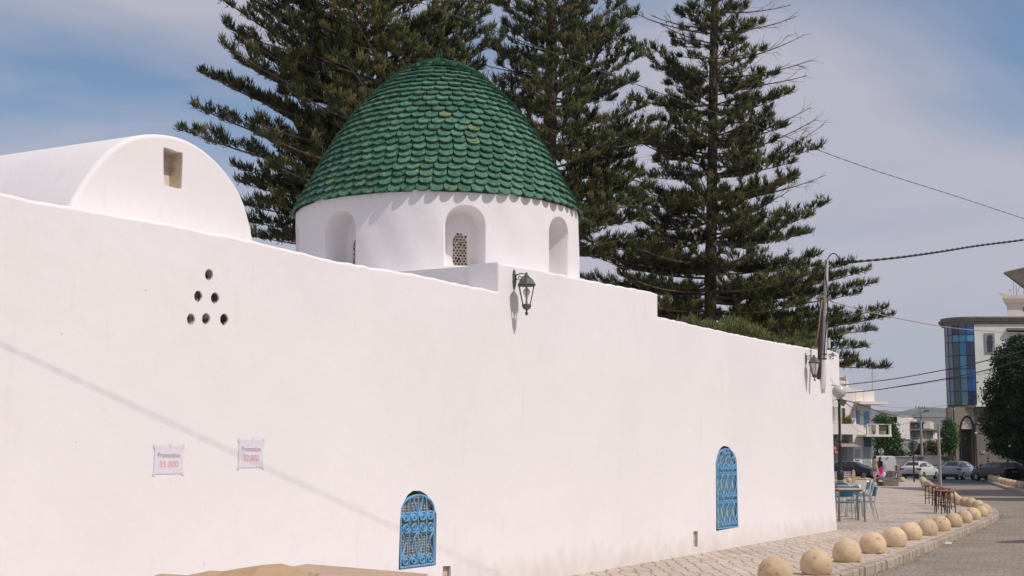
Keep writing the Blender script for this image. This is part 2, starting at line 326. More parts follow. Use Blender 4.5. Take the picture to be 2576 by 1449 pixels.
# ------------------------------------------------------------ domed shrine: street wall
shrine = thing('domed_shrine', 'white plastered shrine with green tiled dome and barrel vault behind its long street wall', 'shrine', tuple(WPT(0, 0, 2)))
shrine_inv = -WPT(0, 0, 2)
def sh(mb, name, mats, parent=None, **k):
    o = mb.build(name, mats, None, **k); o.parent = parent or shrine
    if parent is None: o.location = shrine_inv
    return o
top_px = [(0, 485), (120, 508), (230, 527), (330, 546), (450, 566), (560, 589), (640, 606), (742, 630), (830, 652), (950, 674), (1055, 691), (1150, 712), (1255.5, 733.5), (1254.5, 661), (1340, 674), (1460, 700), (1560, 720), (1630, 731), (1651, 737), (1655, 741), (1655, 795), (1760, 820), (1850, 840), (1950, 860), (2040, 876), (2066, 883)]
top = [WS(*p) for p in top_px]
sl, zl = top[0]; top = [(sl - 8.0, zl - 0.25), (sl - 3, zl - 0.08)] + top
# densify and roughen the top line
dense = []
for i in range(len(top) - 1):
    (a, b), (c, d) = top[i], top[i + 1]; L = math.hypot(c - a, d - b); k = max(1, int(L / 0.12))
    for j in range(k):
        t = j / k; w = 0.006 if 0 < i < len(top) - 2 else 0
        dense.append((a + (c - a) * t + random.uniform(-w, w) * 0.3, b + (d - b) * t + random.uniform(-w, w) * 1.3))
dense.append(top[-1])
end_px = [(2079, 888), (2083, 910), (2092, 963), (2094, 1010), (2096.5, 1090), (2098, 1150), (2101, 1240), (2104, 1295), (2107, 1333)]
end = [WS(*p) for p in end_px]; end[-1] = (end[-1][0], -0.15)
outline = dense + end
rad = 0.032
def inset(pts, d):
    out = []
    for i, (x, y) in enumerate(pts):
        x0, y0 = pts[max(i - 1, 0)]; x1, y1 = pts[min(i + 1, len(pts) - 1)]
        tx, ty = x1 - x0, y1 - y0; L = math.hypot(tx, ty) or 1; out.append((x + ty / L * d, y - tx / L * d))
    return out
loops = []; THK = 0.45
for k in range(5):
    a = math.pi / 2 * k / 4; q = inset(outline, rad * (1 - math.sin(a))); loops.append([WPT(s, z, rad * (1 - math.cos(a))) for s, z in q])
loops.append([WPT(s, z, THK) for s, z in outline])
front = inset(outline, rad)
# openings (outlines measured on the wall plane)
op1 = [WS(*p) for p in [(1002.5, 1434), (1004.5, 1370), (1006.6, 1308), (1009, 1285), (1015, 1263.6), (1025.7, 1245), (1039.5, 1234.3), (1059.3, 1234.9), (1073, 1243.7), (1085.3, 1260.5), (1093.7, 1280.4), (1098.3, 1294), (1097.5, 1360), (1096.3, 1422.5)]]
c7 = lambda x, y: WS(1784.3 + x * .162, 1113.5 + y * .162)
op2 = [c7(*p) for p in [(106, 1375), (104, 800), (100, 300), (120, 210), (150, 120), (190, 70), (230, 48), (300, 65), (360, 140), (400, 250), (425, 330), (430, 530), (440, 900), (447, 1180), (454, 1310)]]
def oval(px, py, rx, ry, n=20):
    return [WS(px + rx * math.cos(2 * math.pi * k / n) * random.uniform(.96, 1.04), py + ry * math.sin(2 * math.pi * k / n) * random.uniform(.96, 1.04)) for k in range(n)]
vents = [oval(c[0], c[1], 10.3, 14.6) for c in [(526, 691), (498.8, 745.5), (541, 750), (480.5, 803), (518.5, 802), (564, 803.5)]]
slot1 = [WS(*p) for p in [(1113, 1449), (1114, 1424), (1134, 1424), (1134, 1455), (1113, 1460)]]
slot2 = [WS(*p) for p in [(1744, 1374), (1744.3, 1337), (1755.5, 1336), (1755.8, 1376)]]
holes = [op1, op2] + vents + [slot1, slot2]
mb = MB()
(s0, _), (s1, _) = front[0], front[-1]
outer = [(front[0][0], -0.2)] + front
mb.plate(outer, holes, lambda s, z: WPT(s, z, 0))
mb.loft([[L[i] for L in loops] for i in range(len(outline))], closed=False, caps=False)
for h in holes:           # plaster lip of each opening
    n = len(h); mb.loft([[WPT(s, z, 0) for s, z in h], [WPT(s, z, 0.02) for s, z in h]], caps=False)
mb.add([WPT(outline[0][0], -0.2, THK), WPT(outline[-1][0], -0.2, THK)] + [WPT(s, z, THK) for s, z in outline[::-1]], [tuple(range(len(outline) + 2))])
sw = sh(mb, 'street_wall', WHITE, smooth=30, fix=True, merge=0.0005, flat=WN)
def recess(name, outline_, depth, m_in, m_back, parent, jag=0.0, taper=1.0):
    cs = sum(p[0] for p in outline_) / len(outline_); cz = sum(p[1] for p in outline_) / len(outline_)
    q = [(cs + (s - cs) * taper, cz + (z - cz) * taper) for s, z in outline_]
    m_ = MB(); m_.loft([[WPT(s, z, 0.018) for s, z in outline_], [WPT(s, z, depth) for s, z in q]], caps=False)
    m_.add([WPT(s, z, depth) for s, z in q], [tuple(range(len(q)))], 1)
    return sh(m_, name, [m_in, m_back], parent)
VENTB = mat('broken_clay_vent', (0.52, 0.43, 0.33), 0.95, col2=(0.13, 0.085, 0.065), vscale=11, bump=0.8, bscale=22)
_e = [q for q in VENTB.node_tree.nodes if q.type == 'VALTORGB'][0].color_ramp.elements; _e[0].position = .44; _e[1].position = .50
for k, v in enumerate(vents):
    recess('vent_hole', v, 0.13, VENTB, VENTB, None, taper=0.84)
SLOTM = mat('dusty_mortar', (0.52, 0.46, 0.40), 0.9, var=0.3, vscale=12, bump=0.4)
recess('drain_slot', slot2, 0.05, SLOTM, SLOTM, None)
recess('drain_slot', slot1, 0.05, SLOTM, SLOTM, None)

# grilles: drawn in measured units, then laid on the wall
def spiral(cx, cy, r, a0, turns, dirn, ry=1.42, inner=0.20, n=26):
    out = []
    for k in range(n + 1):
        t = k / n; rr = r * (1 - (1 - inner) * t ** 0.9); a = a0 + dirn * turns * 2 * math.pi * t
        out.append((cx + rr * math.cos(a), cy + rr * ry * math.sin(a)))
    return out
def bez(p0, p1, p2, p3, n=14):
    return [tuple((1 - t) ** 3 * a + 3 * (1 - t) ** 2 * t * b + 3 * (1 - t) * t * t * c + t ** 3 * d for a, b, c, d in zip(p0, p1, p2, p3)) for t in [k / n for k in range(n + 1)]]
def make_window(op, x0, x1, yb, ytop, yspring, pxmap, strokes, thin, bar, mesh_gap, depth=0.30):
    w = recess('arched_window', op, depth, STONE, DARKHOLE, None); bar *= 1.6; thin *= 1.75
    sL = pxmap(x0, (yb + ytop) / 2)[0]; sR = pxmap(x1, (yb + ytop) / 2)[0]
    zB = pxmap((x0 + x1) / 2, yb)[1]; zT = pxmap((x0 + x1) / 2, ytop)[1]
    def mp_(x, y): return (sL + (x - x0) / (x1 - x0) * (sR - sL), zB + (yb - y) / (yb - ytop) * (zT - zB))
    g = MB(); B = 0.006
    def stroke(pts, r, b=B): g.tube([WPT(*mp_(*p), b) for p in pts], r, n=6)
    xm = (x0 + x1) / 2; hw = (x1 - x0) / 2
    arch = [(xm - hw * math.cos(math.pi * k / 24), yspring - (yspring - ytop) * math.sin(math.pi * k / 24)) for k in range(25)]
    stroke([(x0, yb)] + arch + [(x1, yb)], bar * 1.15); stroke([(x0, yb), (x1, yb)], bar * 1.15)
    def archy(x):
        u = max(-1, min(1, (x - xm) / hw)); return yspring - (yspring - ytop) * math.sqrt(1 - u * u)
    for kind, pts in strokes:
        if kind == 'v': stroke([(pts, yb), (pts, archy(pts))], bar * .85)
        elif kind == 'c': stroke([p for p in pts], thin)
        elif kind == 'k':
            s_, z_ = mp_(*pts); g.add([WPT(s_ + a, z_ + b_, B - c) for a in (-.022, .022) for b_ in (-.009, .009) for c in (-.014, .014)], [(0, 1, 3, 2), (4, 6, 7, 5), (0, 4, 5, 1), (2, 3, 7, 6), (0, 2, 6, 4), (1, 5, 7, 3)])
    sh(g, 'grille', BLUE, w, smooth=True)
    sc = MB(); nx = int(abs(sR - sL) / mesh_gap); nz = int((zT - zB) / mesh_gap)
    for i in range(1, nx):
        x = x0 + (x1 - x0) * i / nx; a = mp_(x, yb); b_ = mp_(x, archy(x)); sc.tube([WPT(*a, B + .045), WPT(*b_, B + .045)], 0.0050, n=3, cap=False)
    for j in range(1, nz):
        y = yb - (yb - ytop) * j / nz
        if y > yspring: xa, xb = x0, x1
        else:
            u = math.sqrt(max(0, 1 - ((yspring - y) / (yspring - ytop)) ** 2)); xa, xb = xm - hw * u, xm + hw * u
        sc.tube([WPT(*mp_(xa, y), B + .047), WPT(*mp_(xb, y), B + .047)], 0.0050, n=3, cap=False)
    sh(sc, 'wire_screen', WIRE, w)
    return w
st = []
for x in (290, 430, 566): st.append(('v', x))
for cx, sd in ((235, 1), (365, -1), (508, 1), (635, -1)):      # three rows of C scrolls
    st.append(('c', spiral(cx, 520, 65, math.pi * (0 if sd < 0 else 1) , 1.6, 1 if sd > 0 else -1)[::-1]))
    st.append(('c', spiral(cx, 520, 65, math.pi * (1 if sd < 0 else 0), 1.6, 1 if sd < 0 else -1)))
    st.append(('c', spiral(cx, 695, 65, math.pi * (1 if sd < 0 else 0), 1.6, -1 if sd < 0 else 1)))
    st.append(('c', spiral(cx, 1228, 64, math.pi * (1 if sd < 0 else 0), 1.6, -1 if sd > 0 else 1)))
for s_ in (-1, 1):
    st.append(('c', bez((430, 500), (430 + s_ * 5, 420), (430 + s_ * 75, 360), (430 + s_ * 70, 185))))
    st.append(('c', bez((430, 745), (430 + s_ * 20, 820), (430 + s_ * 75, 850), (430 + s_ * 74, 935)) + bez((430 + s_ * 74, 935), (430 + s_ * 72, 1030), (430 + s_ * 20, 1080), (430, 1190))[1:]))
st.append(('c', bez((160, 695), (165, 820), (225, 850), (225, 935)) + bez((225, 935), (225, 1030), (170, 1080), (160, 1190))[1:]))
st.append(('c', bez((694, 695), (690, 820), (628, 850), (628, 935)) + bez((628, 935), (628, 1030), (680, 1080), (694, 1190))[1:]))
for y in (490, 730, 1200): st.append(('k', (430, y)))
c6 = lambda x, y: WS(986 + x * .1528, 1220.8 + y * .1528)
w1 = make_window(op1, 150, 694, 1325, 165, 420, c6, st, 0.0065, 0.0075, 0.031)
st2 = [('v', x) for x in (165, 212, 255, 297, 342, 387)]
for (y0, y1) in ((205, 385), (505, 815), (945, 1240)):
    for x in (128, 212, 297, 387):
        for s_ in (-1, 1):
            if x == 128 and s_ < 0: continue
            ym = (y0 + y1) / 2; st2.append(('c', bez((x, y0), (x + s_ * 10, y0 + 40), (x + s_ * 36, ym - 60), (x + s_ * 36, ym)) + bez((x + s_ * 36, ym), (x + s_ * 36, ym + 60), (x + s_ * 10, y1 - 40), (x, y1))[1:]))
for y in (385, 480, 815, 915, 1250):
    for i, x in enumerate((138, 190, 233, 276, 320, 364, 407)):
        st2.append(('c', spiral(x, y, 20, 0 if i % 2 else math.pi, 1.3, 1 if i % 2 else -1, ry=1.7)))
for x in (232, 262, 310): st2.append(('c', spiral(x, 150, 19, 0, 1.2, 1, ry=1.7)))
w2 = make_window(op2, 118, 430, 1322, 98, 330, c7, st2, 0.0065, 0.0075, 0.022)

# ------------------------------------------------------------ vault behind the wall
VB = 0.42
arch_px = [(150, 640), (152, 600), (163, 550), (179, 510), (204.6, 467), (236, 420), (275, 376.6), (315, 350), (354, 338), (393, 335.7), (433, 339), (472, 351), (511, 373), (551, 408), (582, 447.5), (610, 491), (629, 554), (638, 600), (641, 640)]
aw = [WS(p[0], p[1], VB) for p in arch_px]
slot_px = [(411, 377), (411, 396), (411.3, 420), (412, 444), (414, 466), (430, 470), (447, 474), (457, 474), (458, 440), (459.5, 400), (459.5, 384), (445, 381), (425, 373), (412, 370)]
sv = [WS(p[0], p[1], VB) for p in slot_px]
aw = [(aw[0][0], 0.5)] + aw + [(aw[-1][0], 0.5)]
dn = []
for i in range(len(aw) - 1):
    for j in range(3): t = j / 3; dn.append((aw[i][0] + (aw[i + 1][0] - aw[i][0]) * t, aw[i][1] + (aw[i + 1][1] - aw[i][1]) * t))
dn.append(aw[-1]); aw = dn
# smooth the arch twice
for _ in range(3): aw = [aw[0]] + [((a[0] + 2 * b[0] + c[0]) / 4, (a[1] + 2 * b[1] + c[1]) / 4) for a, b, c in zip(aw, aw[1:], aw[2:])] + [aw[-1]]
mb = MB(); rr = 0.04
ai = inset(aw, rr)
mb.plate(ai, [sv], lambda s, z: WPT(s, z, VB))
lp = []
for k in range(5):
    a = math.pi / 2 * k / 4; q = inset(aw, rr * (1 - math.sin(a))); lp.append([WPT(s, z, VB + rr * (1 - math.cos(a))) for s, z in q])
for k in range(1, 9): lp.append([WPT(s, z, VB + k * 0.9) for s, z in aw])
mb.loft([[L[i] for L in lp] for i in range(len(aw))], closed=False, caps=False)
mb.add([WPT(s, z, VB + 7.2) for s, z in aw], [tuple(range(len(aw)))])
n = len(sv); mb.loft([[WPT(s, z, VB) for s, z in sv], [WPT(s + .01, z, VB + 0.03) for s, z in sv]], caps=False)
vault = sh(mb, 'barrel_vault', CREAM, smooth=30, merge=0.0005, flat=WN)
OLDP = mat('old_limewash', (0.78, 0.70, 0.58), 0.95, col2=(0.52, 0.44, 0.34), vscale=7, bump=1.0, bscale=12)
m_ = MB(); m_.loft([[WPT(s + .01, z, VB + 0.028) for s, z in sv], [WPT(s + .02, z, VB + 0.17) for s, z in sv]], caps=False); m_.add([WPT(s + .02, z, VB + 0.17) for s, z in sv], [tuple(range(n))])
sh(m_, 'blocked_window', OLDP, vault)

# flat roof and raised block behind the wall
zr = WS(1255, 733)[1] - 0.12
s_a = outline[0][0]; s_b = WS(1255, 661)[0]; s_c = WS(1655, 795)[0]
def wbox(mb, s0, s1, z0, z1, b0, b1, m=0):
    return mb.add([WPT(s, z, b) for s in (s0, s1) for z in (z0, z1) for b in (b0, b1)], [(0, 1, 3, 2), (4, 6, 7, 5), (0, 4, 5, 1), (2, 3, 7, 6), (0, 2, 6, 4), (1, 5, 7, 3)], m)
ROOFM = mat('weathered_roof_screed', (0.60, 0.57, 0.54), 0.9, var=0.3, vscale=2)
sh(wbox(MB(), s_a, s_c + 0.0, 0.0, zr - 0.1, THK + .01, 8.5), 'flat_roof', ROOFM)
# raised block: its top follows the stepped wall top
b0, b1 = 0.0, 0
zt0 = WS(1256, 662)[1] - 0.012; zt1 = WS(1650, 737)[1] - 0.03
blk = MB(); S0, S1 = s_b + 0.004, s_c - 0.03
ringf = [(S0, zr - 0.3), (S1, zr - 0.3), (S1, zt1), (S0, zt0)]
blk.loft([[WPT(s, z, THK - 0.05) for s, z in ringf], [WPT(s, z, 4.9) for s, z in ringf]])
sh(blk, 'raised_block', WHITE)
# corner parapet at the far end
cp = MB(); (ca, cz0), (cb, cz1) = WS(2068, 963, 0.35), WS(2112, 963, 0.35); zt = WS(2090, 883.5, 0.35)[1]
sec = []
for b in (0.35, 1.3):
    sec.append([WPT(s, z, b) for s, z in [(ca, cz0), (cb, cz0), (cb, zt - .07), (cb - .02, zt - .03), (cb - .07, zt), (ca, zt + .02)]])
cp.loft(sec); sh(cp, 'corner_parapet', WHITE, smooth=30)
m_ = wbox(MB(), WS(1990, 900)[0], WS(2078, 900)[0], 0, cz0 - .01, THK + .01, 6.0); sh(m_, 'rear_wing', WHITE)

# ------------------------------------------------------------ drum with niches
D = 20.55
axis = AT(1102, 600, D); DX, DY = axis.x, axis.y
toc = math.atan2(-DY, -DX)                      # from the drum towards the camera
RD = 2.125
z_eave = 1.6 + (AT(1102, 476, D - RD - .1).z - 1.6)
zbase = 3.3
nth, nz_ = 1300, 250
th = np.linspace(0, 2 * np.pi, nth, endpoint=False); zs = np.linspace(zbase, z_eave + 0.015, nz_)
TH, ZZ = np.meshgrid(th, zs, indexing='ij')
RR = np.full_like(TH, RD)
nich = []
zs_n = AT(1169, 668, D - RD).z; zt_n = AT(1169, 514, D - RD).z
hwn = 0.285
for k in range(8):
    phi = toc + R(10 + 45 * k)        # ccw from above: towards the picture's right when facing the camera
    nich.append(phi - (R(5) if k == 7 else 0))
def niche_field(TH, ZZ, phi, hw, z0, z1, dep, soft):
    x = (np.mod(TH - phi + np.pi, 2 * np.pi) - np.pi) * RD
    zsr = z1 - hw * 0.95
    dx = hw - np.abs(x); db = ZZ - z0
    darch = hw - np.sqrt(x ** 2 + (np.maximum(ZZ - zsr, 0) * 1.05) ** 2)
    d = np.minimum(np.minimum(dx, darch), db)
    f = np.clip(d / soft, 0, 1); f = f * f * (3 - 2 * f)
    return f, x
for phi in nich:
    f, x = niche_field(TH, ZZ, phi, hwn, zs_n, zt_n, 0.26, 0.040)
    # flat back 0.26 deep
    flat = (RD - 0.38) / np.cos(np.clip(x / RD, -1, 1))
    RR = RR * (1 - f) + flat * f
    f2, _ = niche_field(TH, ZZ, phi, 0.125, zs_n + 0.03, zs_n + 0.50, 0.03, 0.014)
    RR = RR - 0.03 * f2
wob = 0.006 * np.sin(TH * 9 + ZZ * 2) + 0.004 * np.sin(TH * 23 + ZZ * 5)
RR = RR + wob
X = DX + RR * np.cos(TH); Y = DY + RR * np.sin(TH)
verts = np.stack([X, Y, ZZ], -1).reshape(-1, 3)
i, j = np.meshgrid(np.arange(nth), np.arange(nz_ - 1), indexing='ij'); i2 = (i + 1) % nth
a = (i * nz_ + j).ravel(); b = (i2 * nz_ + j).ravel(); c = (i2 * nz_ + j + 1).ravel(); d = (i * nz_ + j + 1).ravel()
tris = np.concatenate([np.stack([a, b, c], 1), np.stack([a, c, d], 1)])
drum = np_mesh('drum', verts, tris, WHITE, None, smooth=True); drum.parent = shrine; drum.location = shrine_inv

# pierced plaster windows with coloured glass
PLA = mat('carved_plaster', (0.72, 0.60, 0.45), 0.9, var=0.2, vscale=30, bump=0.5, bscale=60)
GCOL = [mat('blue_glass', (0.02, 0.025, 0.10), 0.3), mat('green_glass', (0.012, 0.05, 0.02), 0.3), mat('red_glass', (0.05, 0.014, 0.012), 0.3), mat('amber_glass', (0.12, 0.07, 0.02), 0.3)]
def in_arch(x, z, hw, h):
    if z < 0 or abs(x) > hw: return False
    return z < h - hw or x * x + (z - (h - hw)) ** 2 < hw * hw
pw = MB(); gl = MB(); hw, hh = 0.118, 0.475
outl = [(-hw, 0), (hw, 0)] + [(hw * math.cos(math.pi * k / 14), hh - hw + hw * math.sin(math.pi * k / 14)) for k in range(15)]
rj = random.Random(3)
pw.prism(outl, lambda x, z: (0, x, z), lambda x, z: (0.022, x, z))
rows, cols = 12, 5
for r_ in range(rows):
    for c_ in range(cols):
        x = -hw + (c_ + .5 + (0.25 if r_ % 2 else -0.25)) * 2 * hw / cols; z = 0.018 + (r_ + .5) * (hh - .02) / rows
        x += rj.uniform(-.004, .004); z += rj.uniform(-.004, .004)
        if not in_arch(x, z, hw - .013, hh - .012): continue
        w_, h_ = rj.uniform(.010, .017), rj.uniform(.010, .017); an = rj.choice([0, .6, -.6, .3, 1.2])
        q = [(x + a * w_ * math.cos(an) - b * h_ * math.sin(an), z + a * w_ * math.sin(an) + b * h_ * math.cos(an)) for a, b in ((-1, -1), (1, -1), (1, 1), (-1, 1))]
        gl.add([(0.026, u, v) for u, v in q] + [(0.020, u, v) for u, v in q], [(0, 1, 2, 3), (0, 4, 5, 1), (1, 5, 6, 2), (2, 6, 7, 3), (3, 7, 4, 0)], rj.choice([0, 0, 1, 1, 2, 2, 2, 3]))
proto = None
for phi in nich:
    rr_ = RD - 0.38 - 0.03
    loc = Vector((DX + rr_ * math.cos(phi), DY + rr_ * math.sin(phi), zs_n + 0.045)) + shrine_inv
    if proto is None:
        proto = pw.build('stained_glass_window', PLA); glo = gl.build('glass_pieces', GCOL, proto); o = proto
    else:
        o = proto.copy(); link(o); g2 = glo.copy(); link(g2, o)
    o.parent = shrine; o.location = loc; o.rotation_euler = (0, 0, phi)

# ------------------------------------------------------------ tiled dome
pr0 = [(2.150, 5.212), (2.062, 5.465), (1.922, 5.715), (1.794, 5.96), (1.664, 6.196), (1.525, 6.422), (1.381, 6.634), (1.229, 6.831), (1.071, 7.01), (0.912, 7.169), (0.769, 7.307), (0.63, 7.422), (0.47, 7.512), (0.287, 7.585), (0.15, 7.628), (0.02, 7.645)]
pr = []          # bed of the tiles: the measured outline less the tiles' own thickness
for i, (a_, b_) in enumerate(pr0):
    c0_, c1_ = pr0[max(i - 1, 0)], pr0[min(i + 1, len(pr0) - 1)]; tx_, tz_ = c1_[0] - c0_[0], c1_[1] - c0_[1]; L_ = math.hypot(tx_, tz_) or 1
    k_ = 0.058 if i else 0.03
    pr.append((max(.015 if i == len(pr0) - 1 else .03, a_ - tz_ / L_ * k_), b_ + tx_ / L_ * k_))
arc = [0]
for (a_, b_), (c_, d_) in zip(pr, pr[1:]): arc.append(arc[-1] + math.hypot(c_ - a_, d_ - b_))
def prof_at(s):
    s = max(0, min(arc[-1], s))
    for i in range(len(arc) - 1):
        if s <= arc[i + 1] + 1e-9:
            t = (s - arc[i]) / (arc[i + 1] - arc[i] + 1e-9); return (pr[i][0] + (pr[i + 1][0] - pr[i][0]) * t, pr[i][1] + (pr[i + 1][1] - pr[i][1]) * t)
V = []; Fc = []; SH = []
rows = 27; expo = (arc[-1] - 0.02) / rows; TW = 0.190; TL = expo * 2.0
for r_ in range(rows):
    s0 = r_ * expo - 0.035
    ra, za = prof_at(max(0, s0)); rb, zb = prof_at(s0 + TL * 0.9)
    sl_ = Vector((ra - rb, zb - za)).normalized() if ra > rb else Vector((0, 1))
    if s0 < 0: za += s0 * sl_.y; ra += -s0 * sl_.x
    rmid = prof_at(s0 + expo * 0.5)[0]
    nt = max(5, round(2 * math.pi * (rmid + .02) / TW)); w = 2 * math.pi * (rmid + .03) / nt
    ph0 = (0.5 if r_ % 2 else 0) * 2 * math.pi / nt + rj.uniform(-.2, .2) / nt * 2 + (0.13 * r_ if r_ > 3 else 0)
    for t_ in range(nt):
        th_ = ph0 + 2 * math.pi * t_ / nt + rj.uniform(-.03, .03) * 2 * math.pi / nt
        ca, sa = math.cos(th_), math.sin(th_)
        ww = w * rj.uniform(.92, .985) / 2; lift = rj.uniform(-.003, .006); tw = rj.uniform(-.04, .04); dl = rj.uniform(-.009, .009)
        out2 = []
        nseg = 8
        for k in range(nseg + 1):
            a = math.pi + math.pi * k / nseg; out2.append((ww * math.cos(a), ww * 0.80 * (1 + math.sin(a)) + dl))
        out2 += [(ww, TL * 0.9), (-ww, TL * 0.9)]
        shade = rj.random(); base = len(V); m_ = len(out2)
        for thick in (0.0, 0.030):
            for (u, v) in out2:
                f = v / TL                        # from the tail (0) to the head (1)
                hgt = (0.080 * (1 - f) + 0.004) + thick - 0.030 + lift
                rr0 = ra + (rb - ra) * (v / (TL * .9)); zz0 = za + (zb - za) * (v / (TL * .9))
                nx_, nz2 = sl_.y, sl_.x
                rad_ = rr0 + nx_ * hgt; zed = zz0 + nz2 * hgt + u * tw
                ang = 0
                # narrow towards the head on the small upper rows
                uu = u * (min(1.0, (rr0 + .03) / (rmid + .03)) if v > ww else 1)
                V.append((DX + rad_ * ca - uu * sa, DY + rad_ * sa + uu * ca, zed)); SH.append(shade)
        Fc.append(tuple(base + m_ + k for k in range(m_))); Fc.append(tuple(base + k for k in range(m_))[::-1])
        for k in range(m_): k2 = (k + 1) % m_; Fc.append((base + k, base + k2, base + m_ + k2, base + m_ + k))
me = bpy.data.meshes.new('tiled_dome'); me.from_pydata(V, [], Fc)
at_ = me.attributes.new('shade', 'FLOAT', 'POINT'); at_.data.foreach_set('value', SH)
TILEM = mat('green_glazed_tile', (0.04, 0.18, 0.12), 0.72, spec=0.2); n_ = TILEM.node_tree.nodes; l_ = TILEM.node_tree.links
an_ = n_.new('ShaderNodeAttribute'); an_.attribute_name = 'shade'
r0 = n_.new('ShaderNodeValToRGB'); l_.new(an_.outputs['Fac'], r0.inputs[0]); els = r0.color_ramp.elements
for p_, c_ in ((0.0, (0.050, 0.140, 0.092)), (0.45, (0.088, 0.205, 0.135)), (0.8, (0.105, 0.235, 0.160)), (0.93, (0.060, 0.150, 0.110)), (1.0, (0.160, 0.235, 0.11))):
    e = els[0] if p_ == 0 else (els[len(els) - 1] if p_ == 1.0 else els.new(p_)); e.color = (*c_, 1)
tcx = n_.new('ShaderNodeTexCoord')
no = n_.new('ShaderNodeTexNoise'); no.noise_dimensions = '4D'; l_.new(tcx.outputs['Object'], no.inputs['Vector']); no.inputs['Scale'].default_value = 17; no.inputs['Detail'].default_value = 6; no.inputs['Roughness'].default_value = 0.7
mm = n_.new('ShaderNodeMath'); mm.operation = 'MULTIPLY'; mm.inputs[1].default_value = 37; l_.new(an_.outputs['Fac'], mm.inputs[0]); l_.new(mm.outputs[0], no.inputs['W'])
rd_ = n_.new('ShaderNodeValToRGB'); l_.new(no.outputs[0], rd_.inputs[0]); rd_.color_ramp.elements[0].position = 0.51; rd_.color_ramp.elements[1].position = 0.58; rd_.color_ramp.elements[0].color = (0, 0, 0, 1); rd_.color_ramp.elements[1].color = (.75, .75, .75, 1)
md = n_.new('ShaderNodeMix'); md.data_type = 'RGBA'; l_.new(rd_.outputs[0], md.inputs[0]); l_.new(r0.outputs[0], md.inputs[6]); md.inputs[7].default_value = (0.012, 0.045, 0.040, 1)
no2 = n_.new('ShaderNodeTexNoise'); no2.noise_dimensions = '4D'; l_.new(tcx.outputs['Object'], no2.inputs['Vector']); no2.inputs['Scale'].default_value = 15; no2.inputs['Detail'].default_value = 5
m3 = n_.new('ShaderNodeMath'); m3.operation = 'MULTIPLY'; m3.inputs[1].default_value = 91; l_.new(an_.outputs['Fac'], m3.inputs[0]); l_.new(m3.outputs[0], no2.inputs['W'])
ry_ = n_.new('ShaderNodeValToRGB'); l_.new(no2.outputs[0], ry_.inputs[0]); ry_.color_ramp.elements[0].position = 0.63; ry_.color_ramp.elements[1].position = 0.67; ry_.color_ramp.elements[0].color = (0, 0, 0, 1); ry_.color_ramp.elements[1].color = (.6, .6, .6, 1)
my = n_.new('ShaderNodeMix'); my.data_type = 'RGBA'; l_.new(ry_.outputs[0], my.inputs[0]); l_.new(md.outputs[2], my.inputs[6]); my.inputs[7].default_value = (0.42, 0.30, 0.11, 1)
l_.new(my.outputs[2], P(TILEM).inputs['Base Color'])
bp = n_.new('ShaderNodeBump'); bp.inputs['Strength'].default_value = 0.5; bp.inputs['Distance'].default_value = 0.01; l_.new(no.outputs[0], bp.inputs['Height']); l_.new(bp.outputs[0], P(TILEM).inputs['Normal'])
me.materials.append(TILEM)
dome = bpy.data.objects.new('tiled_dome', me); link(dome, shrine); dome.location = shrine_inv
# mortar bed under the tiles, and the plaster soffit
und = MB(); und.lathe([(2.05, z_eave - 0.03), (2.132, z_eave - 0.01), (2.12, z_eave + .06)] + [(max(r_ - 0.03, .01), z_ - 0.02) for r_, z_ in pr[1:]], c=(DX, DY, 0), n=96)
sh(und, 'dome_bed', mat('mortar_bed', (0.07, 0.10, 0.075), 0.9, var=0.3, vscale=8), smooth=True)
fz = pr[-1][1]
fin = MB(); GI = mat('green_painted_iron', (0.02, 0.10, 0.075), 0.5, var=0.4, vscale=30)
fin.lathe([(0.055, -0.06), (0.05, 0.0), (0.03, 0.03), (0.04, .05), (0.014, .075), (0.012, .15)], n=12)
for s_ in (-1, 1): fin.tube([(0, 0, .07), (0, s_ * .035, .10), (0, s_ * .045, .15), (0, s_ * .03, .20), (0, s_ * .012, .235)], [.009, .009, .009, .008, .004], n=6)
f_o = fin.build('finial', GI, shrine, smooth=True); f_o.location = Vector((DX, DY, fz + 0.03)) + shrine_inv; f_o.rotation_euler = (0, 0, R(60))
